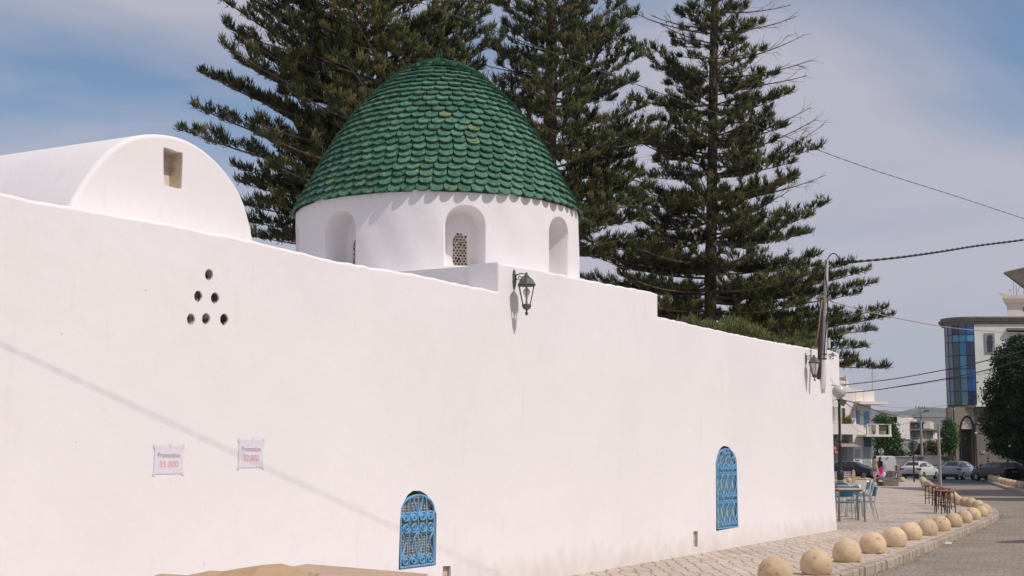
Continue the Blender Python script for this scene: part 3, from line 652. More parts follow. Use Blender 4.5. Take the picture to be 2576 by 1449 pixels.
# ------------------------------------------------------------ lanterns on the wall
def lantern(px, py, label, b=0.0):
    s, z = WS(px, py, b); base = WPT(s, z, b)
    t = thing('wall_lantern', label, 'lantern', tuple(base), math.atan2(WN.y, WN.x), 'lanterns on the white wall')
    bp_ = MB()    # x = out of the wall
    pl = [(0.0, -.145), (.022, -.10), (.036, -.04), (.03, 0), (.036, .05), (.022, .10), (0.0, .135), (-.022, .10), (-.036, .05), (-.03, 0), (-.036, -.04), (-.022, -.10)]
    bp_.prism(pl, lambda y, z_: (0.0, y, z_), lambda y, z_: (0.02 + 0.012 * (1 - abs(z_) / .145), y * .7, z_ * .9))
    bp_.build('backplate', IRON, t, smooth=True)
    ar = MB(); ar.tube([(.02, 0, .045), (.07, 0, .065), (.12, 0, .07), (.19, 0, .055)], .009, n=6)
    ar.tube([(.02, 0, .035), (.06, 0, -.01), (.10, 0, -.01), (.115, 0, .02), (.09, 0, .04), (.07, 0, .025), (.08, 0, .008)], .007, n=6)
    ar.tube([(.115, 0, .02), (.15, 0, .03), (.19, 0, .05)], .007, n=6)
    ar.tube([(.19, 0, .075), (.19, 0, .02)], .01, n=6)
    ar.build('bracket', IRON, t, smooth=True)
    cx = 0.19
    cp = MB(); cp.lathe([(.135, -.085), (.13, -.078), (.118, -.055), (.098, -.025), (.072, 0.0), (.05, .012), (.05, .022), (.036, .026), (.036, .040), (.018, .046), (.014, .062), (.02, .070), (.0005, .085)], c=(cx, 0, 0), n=6)
    cp.build('cap', IRON, t)
    fr = MB(); zt_, zb_ = -.085, -.345; rt, rb = .115, .052
    for k in range(6):
        a = 2 * math.pi * k / 6; fr.tube([(cx + rt * math.cos(a), rt * math.sin(a), zt_), (cx + rb * math.cos(a), rb * math.sin(a), zb_)], .007, n=5)
    fr.lathe([(.10, -.078), (.126, -.09), (.12, -.10), (.10, -.095)], c=(cx, 0, 0), n=6)
    fr.lathe([(.04, -.33), (.058, -.335), (.062, -.36), (.05, -.375), (.055, -.385), (.03, -.40), (.012, -.41), (.011, -.43), (.022, -.445), (.02, -.465), (.0005, -.485)], c=(cx, 0, 0), n=12)
    fr.build('frame', IRON, t, smooth=35)
    bl = MB(); bl.tube([(cx, 0, -.34), (cx, 0, -.24)], .014, n=8); bl.sphere((cx, 0, -.175), .045, n=14, k=10, sc=(1, 1, 1.15)); bl.tube([(cx, 0, -.24), (cx, 0, -.205)], .026, n=10)
    bl.build('bulb', FROST, t, smooth=True)
    return t
lantern(1292, 703, 'black iron wall lantern beside the raised block under the dome')
# the far lantern is glazed with milky panes
lt = lantern(2026, 903, 'black iron wall lantern with milky panes near the far end of the wall')
pn = MB()
for k in range(6):
    a, b_ = 2 * math.pi * (k + .04) / 6, 2 * math.pi * (k + .96) / 6; cx = .19
    pn.add([(cx + .108 * math.cos(a), .108 * math.sin(a), -.09), (cx + .108 * math.cos(b_), .108 * math.sin(b_), -.09), (cx + .048 * math.cos(b_), .048 * math.sin(b_), -.34), (cx + .048 * math.cos(a), .048 * math.sin(a), -.34)], [(0, 1, 2, 3)])
pn.build('glass_panes', FROST, lt)
# scrolled bracket on the corner parapet
s_, z_ = WS(2089, 893, 0.35); pb = WPT(s_, z_, 0.35)
br = MB(); q = lambda u, v, w=0.06: tuple(WT * u + Vector((0, 0, v)) + WN * w)
br.tube([q(-.16, -.01), q(-.10, .03), q(-.02, .045), q(.06, .03), q(.14, -.005), q(.24, .0), q(.30, .0)], .012, n=6)
br.tube([q(-.13, -.03), q(-.06, -.005), q(-.01, .02)], .011, n=6); br.tube([q(0, .0), q(.03, -.03), q(.0, -.045), q(-.03, -.02), q(0, .01)], .012, n=6)
br.tube([q(-.16, 0, 0.0), q(-.16, 0, .07)], .014, n=6)
tag(br.build('scroll_bracket', IRON, loc=pb, smooth=True), 'scrolled black iron bracket on the corner parapet beside the pole', 'bracket')

# ------------------------------------------------------------ posters
PAPER = mat('poster_paper', (0.735, 0.68, 0.755), 0.7, var=0.05, vscale=14, bump=0.5, bscale=9)
TXT1 = mat('printed_purple_grey', (0.30, 0.19, 0.23), 0.8, col2=(0.42, 0.29, 0.33), vscale=20); TXT2 = mat('printed_red_orange', (0.80, 0.33, 0.27), 0.8)
TAPE = mat('clear_tape', (0.72, 0.69, 0.66), 0.5)
SERIF = []
def text_mesh(body, size):
    cu = bpy.data.curves.new('t', 'FONT'); cu.body = body; cu.size = size; cu.align_x = 'CENTER'; cu.align_y = 'CENTER'; cu.offset = 0.0
    o = bpy.data.objects.new('t', cu); COL.objects.link(o); bpy.context.view_layer.update()
    me = bpy.data.meshes.new_from_object(o.evaluated_get(bpy.context.evaluated_depsgraph_get())); bpy.data.objects.remove(o); bpy.data.curves.remove(cu)
    return me
def serif_feet(me, size):
    # add small serifs where stems meet the base line and the cap line
    return me
def poster(px, py, w_px, price, label):
    c = WS(px, py); l = WS(px - w_px / 2, py); r = WS(px + w_px / 2, py); w = r[0] - l[0]; h = w_px * 0
    hh = WS(px, py - 35)[1] - WS(px, py + 35)[1]
    t = thing('poster', label, 'poster', tuple(WPT(c[0], c[1], 0) + WN * .004), math.atan2(WT.y, WT.x), 'promotion posters on the wall')
    mb = MB(); nx, nz = 8, 8; vs = []; fs = []
    for i in range(nx + 1):
        for j in range(nz + 1):
            u, v = i / nx - .5, j / nz - .5; vs.append((u * w + v * .006, -0.0005 - 0.0012 * abs(math.sin(i * 1.7 + j) * u), v * hh))
    for i in range(nx):
        for j in range(nz): fs.append((i * (nz + 1) + j, (i + 1) * (nz + 1) + j, (i + 1) * (nz + 1) + j + 1, i * (nz + 1) + j + 1))
    mb.add(vs, fs); mb.build('paper_sheet', PAPER, t, smooth='all', fix=False)
    for body, zoff, m, sz, sx in (('Promotion', .16, TXT1, .235, .86), (price, -.16, TXT2, .30, .80)):
        me = text_mesh(body, hh * sz); me.materials.append(m)
        xs = [v.co.x for v in me.vertices]; tw = max(xs) - min(xs); k = w * (.78 if body == 'Promotion' else .64) / tw
        for v in me.vertices: x, y, z = v.co; v.co = (x * k, -0.0026, y * 1.05 + zoff * hh)
        o = bpy.data.objects.new('printed_text', me); link(o, t)
    for u, v, du, dv in ((-.5, .5, .035, .10), (.5, .5, .03, .11), (-.5, -.5, .035, .07), (.5, -.5, .035, .07), (0.05, .53, .02, .09)):
        x, z = u * w, v * hh; tp = MB(); tp.box(x - du * w, -.0034, z - dv * hh * .8, x + du * w, -.0028, z + dv * hh * .6); tp.build('tape', TAPE, t)
    return t
poster(424, 1157, 73, '35.000', 'taped paper poster reading Promotion 35.000')
poster(631, 1141.5, 62, '32.000', 'taped paper poster reading Promotion 32.000')

# ------------------------------------------------------------ pole, post, floodlight, cables by the wall's end
def depth_b(px, py, out): return HIT(px, py, WA + WN * out, WN)
pole = thing('utility_pole', 'pale grey tubular utility pole standing against the far end of the wall', 'utility pole', tuple(depth_b(2069, 1000, .12)))
b0 = pole.location.copy()
pm = MB(); pts = [depth_b(x, y, .12) - b0 for x, y in ((2074, 903), (2074.1, 901), (2074.2, 900), (2076, 800), (2078.5, 700), (2080, 654))]
pm.tube(pts, [.052, .052, .05, .048, .046, .044], n=14); pm.build('shaft', STEEL, pole, smooth=True)
pc = MB(); pc.tube([depth_b(2069.5, 990, -.07) - b0, depth_b(2069.8, 975, .03) - b0, depth_b(2074, 907, .12) - b0, depth_b(2074.3, 903, .12) - b0], [.05, .062, .062, .045], n=14); pc.build('plaster_casing', WHITE, pole, smooth=True)
for x, y in ((2074.3, 893), (2073.8, 904), (2075.5, 862), (2077, 760)): p_ = depth_b(x, y, .12) - b0; cl = MB(); cl.tube([p_, p_ + Vector((0, 0, .025))], .058, n=12); cl.build('clamp', IRON, pole, smooth=True)
post = MB(); pa, pb_ = depth_b(2060, 953, .22), depth_b(2068, 750, .22)
post.tube([Vector((0, 0, 0)), (pb_ - pa) * .35, (pb_ - pa) * .7, pb_ - pa], [.05, .048, .044, .04], n=8)
tag(post.build('rusty_post', RUST, loc=pa, smooth=True), 'dark rusty post strapped beside the pale utility pole', 'post')
fl = thing('floodlight', 'white floodlight housing on the parapet behind the pole', 'floodlight', tuple(HIT(2083, 878, WA - WN * .5, WN)), math.atan2(WT.y, WT.x))
f_ = MB(); f_.box(-.05, -.04, .02, .06, .02, .26); f_.build('housing', mat('white_enamel', (0.62, .6, .6), .4), fl)
f_ = MB()
for k in range(8): f_.box(.062, -.045, .03 + k * .028, .085, .02, .042 + k * .028)
f_.box(-.05, -.05, .255, .09, .02, .265); f_.build('cooling_fins', mat('white_enamel_fins', (0.66, .64, .62), .4), fl)
f_ = MB(); f_.tube([(0, 0, .03), (0, 0, -.04)], .012, n=6); f_.tube([(-.12, 0, -.04), (.12, 0, -.035)], .01, n=6); f_.build('stand', IRON, fl)

def wire(name, pts, r, label, cat='cable', m=CABLE, twist=0, group=None, k=10):
    pts = smooth_line([Vector(p) for p in pts], k); mb = MB(); o0 = pts[0].copy()
    if twist:
        L = 0; seq = [[], []]; fine = []
        for a, b in zip(pts, pts[1:]):
            n = max(2, int((b - a).length / (twist / 6)))
            for j in range(n): fine.append(a.lerp(b, j / n))
        fine.append(pts[-1]); L = 0
        for i, p in enumerate(fine):
            if i: L += (fine[i] - fine[i - 1]).length
            t = (fine[min(i + 1, len(fine) - 1)] - fine[max(i - 1, 0)]).normalized(); a = t.cross(Vector((0, 0, 1))).normalized(); b = a.cross(t)
            for q in (0, 1): an = L / twist * 2 * math.pi + q * math.pi; seq[q].append(p - o0 + (a * math.cos(an) + b * math.sin(an)) * r * .95)
        for q in (0, 1): mb.tube(seq[q], r, n=5)
    else: mb.tube([p - o0 for p in pts], r, n=6)
    return tag(mb.build(name, m, loc=o0, smooth='all'), label, cat, group)
# the cable whose faint shadow runs down the wall: found from the shadow and the sun
sA = WPT(*WS(0, 865), 0); sB = WPT(*WS(1000, 1330), 0)
SUN = sun_dir(); sun_o.rotation_euler = (-SUN).to_track_quat('-Z', 'Y').to_euler()
pn_ = (sB - sA).cross(SUN).normalized()
cab_px = [(1040, 0), (1274.5, 89), (1441, 152), (1608, 215), (1793, 281), (1978, 344), (2078, 385), (2214, 433), (2400, 492), (2576, 550)]
cab = [HIT(x, y, sA, pn_) for x, y in cab_px]
print('CABLE', [tuple(round(c, 1) for c in p) for p in cab])
OV = (cab[0] - cab[2]).normalized(); OV2 = (cab[-1] - cab[-3]).normalized()
if all(0 < p.y < 400 for p in cab):
    cab_full = [cab[0] + OV * 14] + cab + [cab[-1] + OV2 * 6]
else:
    cab = [AT(x, y, 10 + 9 * i / 9) for i, (x, y) in enumerate(cab_px)]; cab_full = [cab[0] + (cab[0] - cab[2]).normalized() * 14] + cab + [cab[-1] + (cab[-1] - cab[-3]).normalized() * 6]
wire('overhead_cable', cab_full, .0027, 'long twisted overhead cable crossing in front of the dome and pines', twist=.45, k=6, m=mat('grey_black_cable', (.05, .05, .05), .45))
# thick bundle from the pole top to the right
pt = depth_b(2080, 656, .12)
wire('service_cable', [depth_b(2073, 905, .16), depth_b(2077, 840, .17), depth_b(2082, 770, .17), depth_b(2080, 720, .17), depth_b(2076, 690, .17), depth_b(2078, 665, .15), depth_b(2085, 646, .1), depth_b(2096, 637.5, .0), depth_b(2106, 643, -.1), depth_b(2113, 656, -.1), depth_b(2120, 660, -.1)], .014, 'black cable looping over the top of the pale pole', k=6)
A0 = depth_b(2120, 660, -.1)
ins = MB(); B0 = A0 + (AT(2155, 658, 30.7) - A0)
for k in range(14):
    a = A0.lerp(B0, k / 14) - A0; b_ = A0.lerp(B0, (k + .55) / 14) - A0; ins.tube([a, b_], .035, n=8); ins.tube([b_, A0.lerp(B0, (k + 1) / 14) - A0], .022, n=8)
tag(ins.build('cable_insulator', CABLE, loc=A0), 'ribbed black insulator where the bundled cable leaves the pole', 'insulator')
wire('bundled_cable', [B0, AT(2250, 649, 31.5), AT(2360, 634, 33), AT(2460, 618, 34.5), AT(2576, 603, 36), AT(2760, 575, 38)], .017, 'thick twisted black cable running right from the pole top', twist=.55, k=8)
wire('rope_line', [depth_b(2068, 748, .2), AT(2120, 767, 30.6), AT(2240, 797, 32), AT(2375, 822, 33.5), AT(2480, 833, 35), AT(2576, 838, 36), AT(2700, 838, 38)], .010, 'tan rope stretched right from the rusty post', 'rope', ROPE, k=8)
wire('rope_line', [depth_b(2068, 755, .24), depth_b(2063, 790, .24), depth_b(2059, 830, .2), depth_b(2054, 862, .12), depth_b(2043, 876, .06)], .011, 'slack tan rope hanging from the rusty post to the wall top', 'rope', ROPE, k=5)
kn = MB(); k0 = depth_b(2070, 752, .22)
for k in range(6): kn.tube([Vector((.07 * math.cos(a), .07 * math.sin(a), (k - 3) * .022 + .012 * math.sin(a * 2 + k))) for a in [j * math.pi / 6 for j in range(13)]], .011, n=5)
for a in range(5): kn.tube([Vector((.06, 0, 0)), Vector((.12 + .02 * a, -.03, .02 - .02 * a)), Vector((.17 + .015 * a, .0, -.05 - .01 * a))], .010, n=5)
tag(kn.build('rope_knot', ROPE, loc=k0, smooth=True), 'knotted tan rope lashing the post to the pole', 'rope')

# ------------------------------------------------------------ stall with cardboard at the bottom edge
CARD = mat('brown_cardboard', (0.50, 0.33, 0.19), 0.85, var=0.12, vscale=5, bump=0.2, bscale=30)
PLY = mat('raw_plywood', (0.52, 0.37, 0.26), 0.8, var=0.15, vscale=6, bump=0.2, bscale=40)
zb = 0.93
ply_px = [(600, 1475), (735, 1425), (773, 1418.5), (1076, 1443.5), (1076, 1600), (500, 1600)]
TBL = thing('stall_table', 'low market stall table with a raw plywood top in front of the wall', 'table', (0, 0, 0))
pp = [G(x, y, zb + .03) for x, y in ply_px]
c_ = G(800, 1600, zb)
TBL.location = (c_.x, c_.y, 0); t0 = Vector((c_.x, c_.y, 0))
mb = MB(); mb.prism([(p.x - t0.x, p.y - t0.y) for p in pp], lambda x, y: (x, y, zb), lambda x, y: (x, y, zb + .03)); mb.build('table_top', PLY, TBL)
for p in (pp[1].lerp(pp[4], .08), pp[3].lerp(pp[5], .06), pp[4].lerp(pp[1], .08), pp[5].lerp(pp[3], .08)):
    lg = MB(); lg.box(-.03, -.03, 0, .03, .03, zb - .002); lg.build('leg', PLY, TBL, loc=(p.x - t0.x, p.y - t0.y, 0))
cpx = [(300, 1500), (396, 1449), (430, 1441), (532, 1436), (600, 1428), (660, 1421), (707, 1418.5), (779, 1438), (801, 1443.5), (770, 1446), (740, 1500), (500, 1560)]
fr_pts = [(396, 1449), (410, 1443), (470, 1447), (532, 1435), (560, 1437), (600, 1430), (660, 1421), (707, 1417.5), (745, 1427), (779, 1438), (801, 1443)]
lift = [.0, .0, .0, .02, .01, .02, .05, .05, .03, .01, .01]
mb = MB(); vs = []; 
Yf = [G(x, y, zb + .05 + l).y for (x, y), l in zip(fr_pts, lift)]
for (x, y), l in zip(fr_pts, lift):
    p = G(x, y, zb + .05 + l); vs.append(p)
rows_ = [vs]
for k in (0.15, 0.4, 0.8, 1.2): rows_.append([Vector((p.x + .05 * k, p.y - k, zb + .045 + (p.z - zb - .045) * max(0, 1 - k * 1.3) + .01 * math.sin(i * 1.3 + k * 4))) for i, p in enumerate(vs)])
rows2 = [[p - Vector((0, 0, .006)) for p in r_] for r_ in rows_]
n = len(vs); mb.loft(rows_, closed=False, caps=False); mb.loft(rows2, closed=False, caps=False)
mb.add(rows_[0] + rows2[0], [(i, i + 1, n + i + 1, n + i) for i in range(n - 1)])
tag(mb.build('cardboard_sheet', CARD), 'creased brown cardboard sheet lying over the left end of the stall table', 'cardboard')
# ------------------------------------------------------------ pines behind the shrine
FOL = attr_mat('pine_foliage', [(0.0, (0.024, 0.038, 0.015)), (0.4, (0.060, 0.080, 0.025)), (0.7, (0.150, 0.155, 0.045)), (1.0, (0.25, 0.185, 0.07))], 0.6, 0.25, trans=0.12)
BARK = mat('pine_bark', (0.17, 0.125, 0.095), 0.95, col2=(0.055, 0.04, 0.032), vscale=9, bump=0.9, bscale=18)
TWIG = mat('bare_twig', (0.17, 0.13, 0.10), 0.9, var=0.4, vscale=5)
def unit(a): return a / np.maximum(np.linalg.norm(a, axis=-1, keepdims=True), 1e-9)
def np_tubes(Pn, Rn, sides):
    N, K, _ = Pn.shape; T = np.zeros_like(Pn); T[:, 1:-1] = Pn[:, 2:] - Pn[:, :-2]; T[:, 0] = Pn[:, 1] - Pn[:, 0]; T[:, -1] = Pn[:, -1] - Pn[:, -2]; T = unit(T)
    ref = np.where(np.abs(T[..., 2:3]) > .9, np.array([1., 0, 0]), np.array([0, 0, 1.])); A = unit(np.cross(T, ref)); B = np.cross(A, T)
    an = np.arange(sides) * 2 * np.pi / sides
    V = Pn[:, :, None] + (A[:, :, None] * np.cos(an)[None, None, :, None] + B[:, :, None] * np.sin(an)[None, None, :, None]) * Rn[:, :, None, None]
    idx = np.arange(N * K * sides).reshape(N, K, sides); a = idx[:, :-1]; b = np.roll(a, -1, 2); d = idx[:, 1:]; c = np.roll(d, -1, 2)
    tri = np.concatenate([np.stack([a, b, c], -1).reshape(-1, 3), np.stack([a, c, d], -1).reshape(-1, 3)])
    return V.reshape(-1, 3), tri
def fingers(B, D0, L, r, sh):
    n = len(B); D1 = unit(D0 + np.array([0, 0, .55])); p1 = B + D0 * (L * .5)[:, None]; p2 = p1 + D1 * (L * .5)[:, None]
    ref = np.tile(np.array([0.3, 1, .2]), (n, 1)); A = unit(np.cross(D0, ref)); C = np.cross(A, D0)
    ring = lambda p, rr: np.stack([p + (A * math.cos(t) + C * math.sin(t)) * rr[:, None] for t in (0, 2.094, 4.189)], 1)
    V = np.concatenate([ring(B, r * .7), ring(p1, r), p2[:, None]], 1)
    f = np.array([(0, 1, 4), (0, 4, 3), (1, 2, 5), (1, 5, 4), (2, 0, 3), (2, 3, 5), (3, 4, 6), (4, 5, 6), (5, 3, 6)])
    tri = (np.arange(n) * 7)[:, None, None] + f[None]
    return V.reshape(-1, 3), tri.reshape(-1, 3), np.repeat(sh, 7)
def pine(label, trunk_px, Y0, tips, whorls, env, seed, tr=(.30, .10), dens=1.0, foliage_scale=1.0, cross=1.0):
    g = np.random.default_rng(seed)
    tp = [AT(x, y, Y0) for x, y in trunk_px]
    d_ = (tp[1] - tp[0]); base = tp[0] - d_ * (tp[0].z / d_.z) if abs(d_.z) > .01 else tp[0]
    base = Vector((tp[0].x, Y0, 0)); tp = [base] + tp
    t = thing('pine_tree', label, 'tree', tuple(base), group='tall pines behind the shrine')
    zt = [p.z for p in tp]
    def tr_at(z):
        x = np.interp(z, zt, [p.x for p in tp]); return np.array([x, Y0, z])
    ztop = zt[-1]
    def rad_at(z): return tr[0] + (tr[1] - tr[0]) * min(1, z / ztop)
    zs_ = np.linspace(0, ztop, 26); tk = MB(); tk.tube([tuple(tr_at(z) - np.array(base)) for z in zs_], [max(.03, rad_at(z)) for z in zs_], n=14); tk.build('trunk', BARK, t, smooth=True)
    prim = []          # (p0, p1, sag, dead)
    for (tx, ty, sy, dy, dead) in tips:
        p1 = AT(tx, ty, Y0 + dy); z0 = AT(trunk_px[0][0], sy, Y0).z; prim.append((tr_at(z0), np.array(p1), dead, 1.0))
    for z in whorls:
        n = g.integers(5, 7); a0 = g.uniform(0, 6.28)
        for k in range(n):
            a = a0 + k * 2 * math.pi / n + g.uniform(-.25, .25); side = math.cos(a)
            L, el = env(z, side); L *= g.uniform(.72, 1.05) * (1 - .22 * abs(side)); p0 = tr_at(z + g.uniform(-.12, .12))
            L *= cross if abs(side) < .5 else 1
            prim.append((p0, p0 + np.array([math.cos(a) * L * math.cos(el), math.sin(a) * L * math.cos(el), L * math.sin(el)]), g.random() < .05, .9))
    woodP, woodR, secP, secR = [], [], [], []; tuB, tuD, tuS = [], [], []
    for p0, p1, dead, q in prim:
        v = p1 - p0; L = np.linalg.norm(v); hv = v * [1, 1, 0]; hd = hv / max(np.linalg.norm(hv), 1e-6); side = np.array([-hd[1], hd[0], 0])
        mid = (p0 + p1) / 2 - np.array([0, 0, .10 * L]) + side * g.uniform(-.06, .06) * L
        u = np.linspace(0, 1, 12)[:, None]; C = (1 - u) ** 2 * p0 + 2 * u * (1 - u) * mid + u ** 2 * p1
        woodP.append(C); woodR.append(np.linspace(.012 + .0080 * L, .010, 12))
        s = .28
        sgn = 1
        while s < L:
            f = s / L; c = (1 - f) ** 2 * p0 + 2 * f * (1 - f) * mid + f * f * p1
            tng = 2 * (1 - f) * (mid - p0) + 2 * f * (p1 - mid); tng /= np.linalg.norm(tng)
            sl = (1.25 * math.sin(math.pi * min(1, .18 + f * .82)) ** .7 * (1 - .35 * f) + .12) * g.uniform(.6, 1.1) * min(1, L / 3.2)
            ang = (g.uniform(.75, 1.15) if not dead else g.uniform(.35, 1.3)) * sgn; d = tng * math.cos(ang) + side * math.sin(ang) + np.array([0, 0, g.uniform(.0, .2) if not dead else g.uniform(-.35, .45)]); d /= np.linalg.norm(d)
            e = c + d * sl + np.array([0, 0, .12 * sl]); m2 = (c + e) / 2 - np.array([0, 0, .08 * sl])
            uu = np.linspace(0, 1, 5)[:, None]; S = (1 - uu) ** 2 * c + 2 * uu * (1 - uu) * m2 + uu ** 2 * e
            bare = dead or g.random() < .10
            if dead or g.random() < .9: secP.append(S); secR.append(np.linspace(.010, .004, 5))
            if not bare or (f < .55 and g.random() < .25 and not dead):
                st_ = .10 if f > .22 else .35 * sl
                n_t = max(1, int(sl / (.15 / dens)))
                for k in range(n_t):
                    w = (st_ + (sl - st_) * (k + .8) / n_t) / sl; w = min(w, 1)
                    b = (1 - w) ** 2 * c + 2 * w * (1 - w) * m2 + w * w * e
                    tuB.append(b); tuD.append(d * .45 + np.array([0, 0, .95])); tuS.append(np.clip(.36 + .30 * g.standard_normal() + (.25 if f < .5 and g.random() < .3 else 0), 0, 1))
            elif g.random() < .8:      # bare side twigs
                for k in range(3):
                    w = g.uniform(.3, 1); b = (1 - w) ** 2 * c + 2 * w * (1 - w) * m2 + w * w * e; dd = d + g.uniform(-.6, .6, 3) + [0, 0, -.1]; dd /= np.linalg.norm(dd)
                    e2 = b + dd * g.uniform(.2, .55); secP.append(np.linspace(b, e2, 5)); secR.append(np.linspace(.006, .003, 5))
            s += g.uniform(.13, .21) if not dead else g.uniform(.10, .50); sgn = -sgn if g.random() < .8 else sgn
        if not dead:
            for k in range(5):
                f = 1 - k * .02; c = (1 - f) ** 2 * p0 + 2 * f * (1 - f) * mid + f * f * p1; tng = (p1 - mid) / np.linalg.norm(p1 - mid); tuB.append(c); tuD.append(tng * .9 + np.array([0, 0, .6])); tuS.append(.4)
    b_ = np.array(base)
    V1, T1 = np_tubes(np.array(woodP) - b_, np.array(woodR), 6); V2, T2 = np_tubes(np.array(secP) - b_, np.array(secR), 3)
    np_mesh('branches', np.concatenate([V1, V2]), np.concatenate([T1, T2 + len(V1)]), TWIG, t)
    tuB = np.array(tuB) - b_; tuD = unit(np.array(tuD)); tuS = np.array(tuS); M = 14; N = len(tuB)
    B = np.repeat(tuB, M, 0) + g.normal(0, .028, (N * M, 3)); Dn = unit(np.repeat(tuD, M, 0) + g.normal(0, .46, (N * M, 3))); L = np.repeat(g.uniform(.6, 1.35, N), M) * g.uniform(.14, .27, N * M) * foliage_scale; S = np.clip(np.repeat(tuS, M) + g.normal(0, .12, N * M), 0, 1)
    Vf, Tf, Sf = fingers(B, Dn, L, np.full(N * M, .0118) * foliage_scale, S)
    np_mesh('foliage', Vf, Tf, FOL, t, attr=Sf)
    print('PINE', label[:30], len(prim), N)
    return t
def whs(z0, z1, dz): return list(np.arange(z0, z1, dz))
# left pine
tips1 = [(452, 322, 450, -.5, 0), (488, 266, 400, -.2, 0), (505, 179, 345, .3, 0), (567, 60, 270, -.3, 0), (553, -8, 210, .2, 0), (592, 417, 500, -.4, 0), (600, 455, 520, .8, 0), (610, 512, 545, .6, 0), (638, 592, 612, -.3, 0),
         (598, 150, 300, 1.2, 0), (640, 20, 190, -1, 0), (700, -40, 150, 0, 0), (640, 330, 460, 1.6, 0), (650, 500, 560, -1.5, 0), (620, 555, 575, .2, 0), (1262, 100, 215, .5, 0), (1225, 30, 150, 0, 0), (1270, -30, 90, .3, 0), (1215, 165, 260, .8, 0), (1180, 60, 190, -1, 0), (1240, 70, 170, 1.2, 0), (1150, 10, 130, .8, 0), (1160, 120, 240, -.8, 0), (1250, -5, 110, -.6, 0), (560, 110, 300, -1.2, 0), (640, 240, 400, 1.8, 0), (600, 100, 260, 1.6, 0), (680, 420, 500, 1.5, 0), (610, -20, 170, 1.4, 0), (585, -60, 120, .4, 0), (560, 200, 350, 1.3, 0), (690, 590, 600, 1.0, 0)]
def env1(z, side):
    L = 4.6 if z > 8 else 3.9
    if side > 0: L *= .66
    return L * (1 if z < 15 else max(.3, (22 - z) / 7)), R(4 + 1.1 * (z - 7))
pine('dark pine with long upswept branches reaching left behind the dome', [(985, 700), (975, 300), (955, 100), (948, -60), (945, -420)], 36, tips1, whs(7.3, 19, .60), env1, 1, tr=(.30, .12))
# middle pine
tips2 = [(1598, 33, 130, .2, 0), (1562, 8, 90, -.5, 0), (1578, 76, 160, .4, 0), (1610, 140, 230, -.3, 0), (1600, 200, 270, .3, 0), (1650, 300, 370, 0, 0), (1682, 322, 400, -.4, 0), (1590, 390, 430, .2, 0), (1637, 512, 510, 0, 0), (1640, 470, 480, .6, 0), (1546, 561, 560, .3, 0), (1590, 420, 450, 1, 0),
         (1270, 60, 130, .2, 0), (1255, 160, 210, -.4, 0), (1240, 120, 190, .5, 0), (1530, 560, 575, -.5, 0), (1200, 230, 280, .5, 0), (1660, 250, 330, .8, 1), (1620, 440, 470, -.8, 0), (1600, 545, 560, .8, 0)]
def env2(z, side): return (4.3 if z < 12 else 4.3 * max(.25, (24 - z) / 12)) * (.95 if side > 0 else .75), R(3 + .9 * (z - 8))
pine('middle pine with a dark straight trunk right of the dome', [(1381, 560), (1383, 350), (1388, 30), (1392, -120), (1395, -330)], 41, tips2, whs(8.0, 20, .74), env2, 2, tr=(.33, .11))
# right pine
tips3 = [(1956, 183, 240, 0, 0), (1921, 54, 105, .4, 0), (1963, 311, 350, -.3, 0), (2064, 368, 420, .2, 0), (2078, 511, 590, 0, 0), (2042, 582, 610, .5, 0), (2200, 710, 745, -.2, 0), (2160, 736, 760, .6, 0), (2182, 678, 735, .8, 0), (2228, 775, 800, .0, 0), (2246, 792, 812, -.3, 0), (2163, 806, 830, .3, 0), (2177, 872, 842, -.5, 0), (2229, 925, 850, .2, 0), (2150, 900, 850, 1.0, 0), (2110, 850, 840, -1, 0), (2060, 640, 690, .4, 0), (2120, 690, 730, -.8, 0), (2000, 450, 520, .3, 0), (2040, 540, 600, -.9, 0), (2200, 830, 815, -.8, 0), (2100, 780, 800, .9, 0), (2140, 660, 720, -.3, 0), (1990, 230, 290, .8, 0),
         (2037, 152, 195, .2, 1), (2004, 41, 80, -.2, 1), (2052, 300, 400, .2, 1), (2074, 312, 450, .6, 1), (2015, 92, 160, .5, 1), (2030, 190, 215, -.6, 1), (2078, 440, 500, 1, 1), (1990, 12, 30, .5, 1), (2040, 270, 360, -.6, 1), (1985, 480, 560, .4, 1),
         (1597, 33, 85, .2, 1), (1583, 105, 235, 0, 0), (1640, 115, 240, .4, 0), (1660, 60, 110, -.2, 1), (1640, 40, 70, .6, 1), (1675, 170, 260, .5, 0), (1478, 289, 400, -.6, 0), (1590, 250, 265, .4, 0), (1523, 418, 500, 0, 1), (1560, 330, 420, .3, 0), (1461, 598, 650, .3, 0), (1602, 593, 600, 0, 0), (1620, 545, 560, .4, 0), (1461, 697, 740, -.2, 0), (1480, 640, 700, .5, 0), (1560, 690, 740, .8, 0), (1600, 500, 540, -.6, 0), (1580, 640, 690, -1, 0), (1660, 760, 770, .5, 0), (1465, 625, 680, -.8, 0), (1670, 790, 795, .1, 0), (1530, 610, 670, 1.1, 0)]
def env3(z, side):
    L = np.interp(z, [6, 9, 12, 16, 20, 23], [5.2, 4.3, 3.1, 1.9, 1.4, .5]); return L, R(np.interp(z, [5, 9, 14, 20], [-3, 3, 10, 22]))
pine('right pine with bare dead branch ends on its right side', [(1786, 830), (1789, 600), (1792, 400), (1796, 100), (1799, -30), (1803, -330)], 45, tips3, whs(5.6, 11.5, .78) + whs(11.6, 22, .55), env3, 3, tr=(.245, .10), cross=.9)
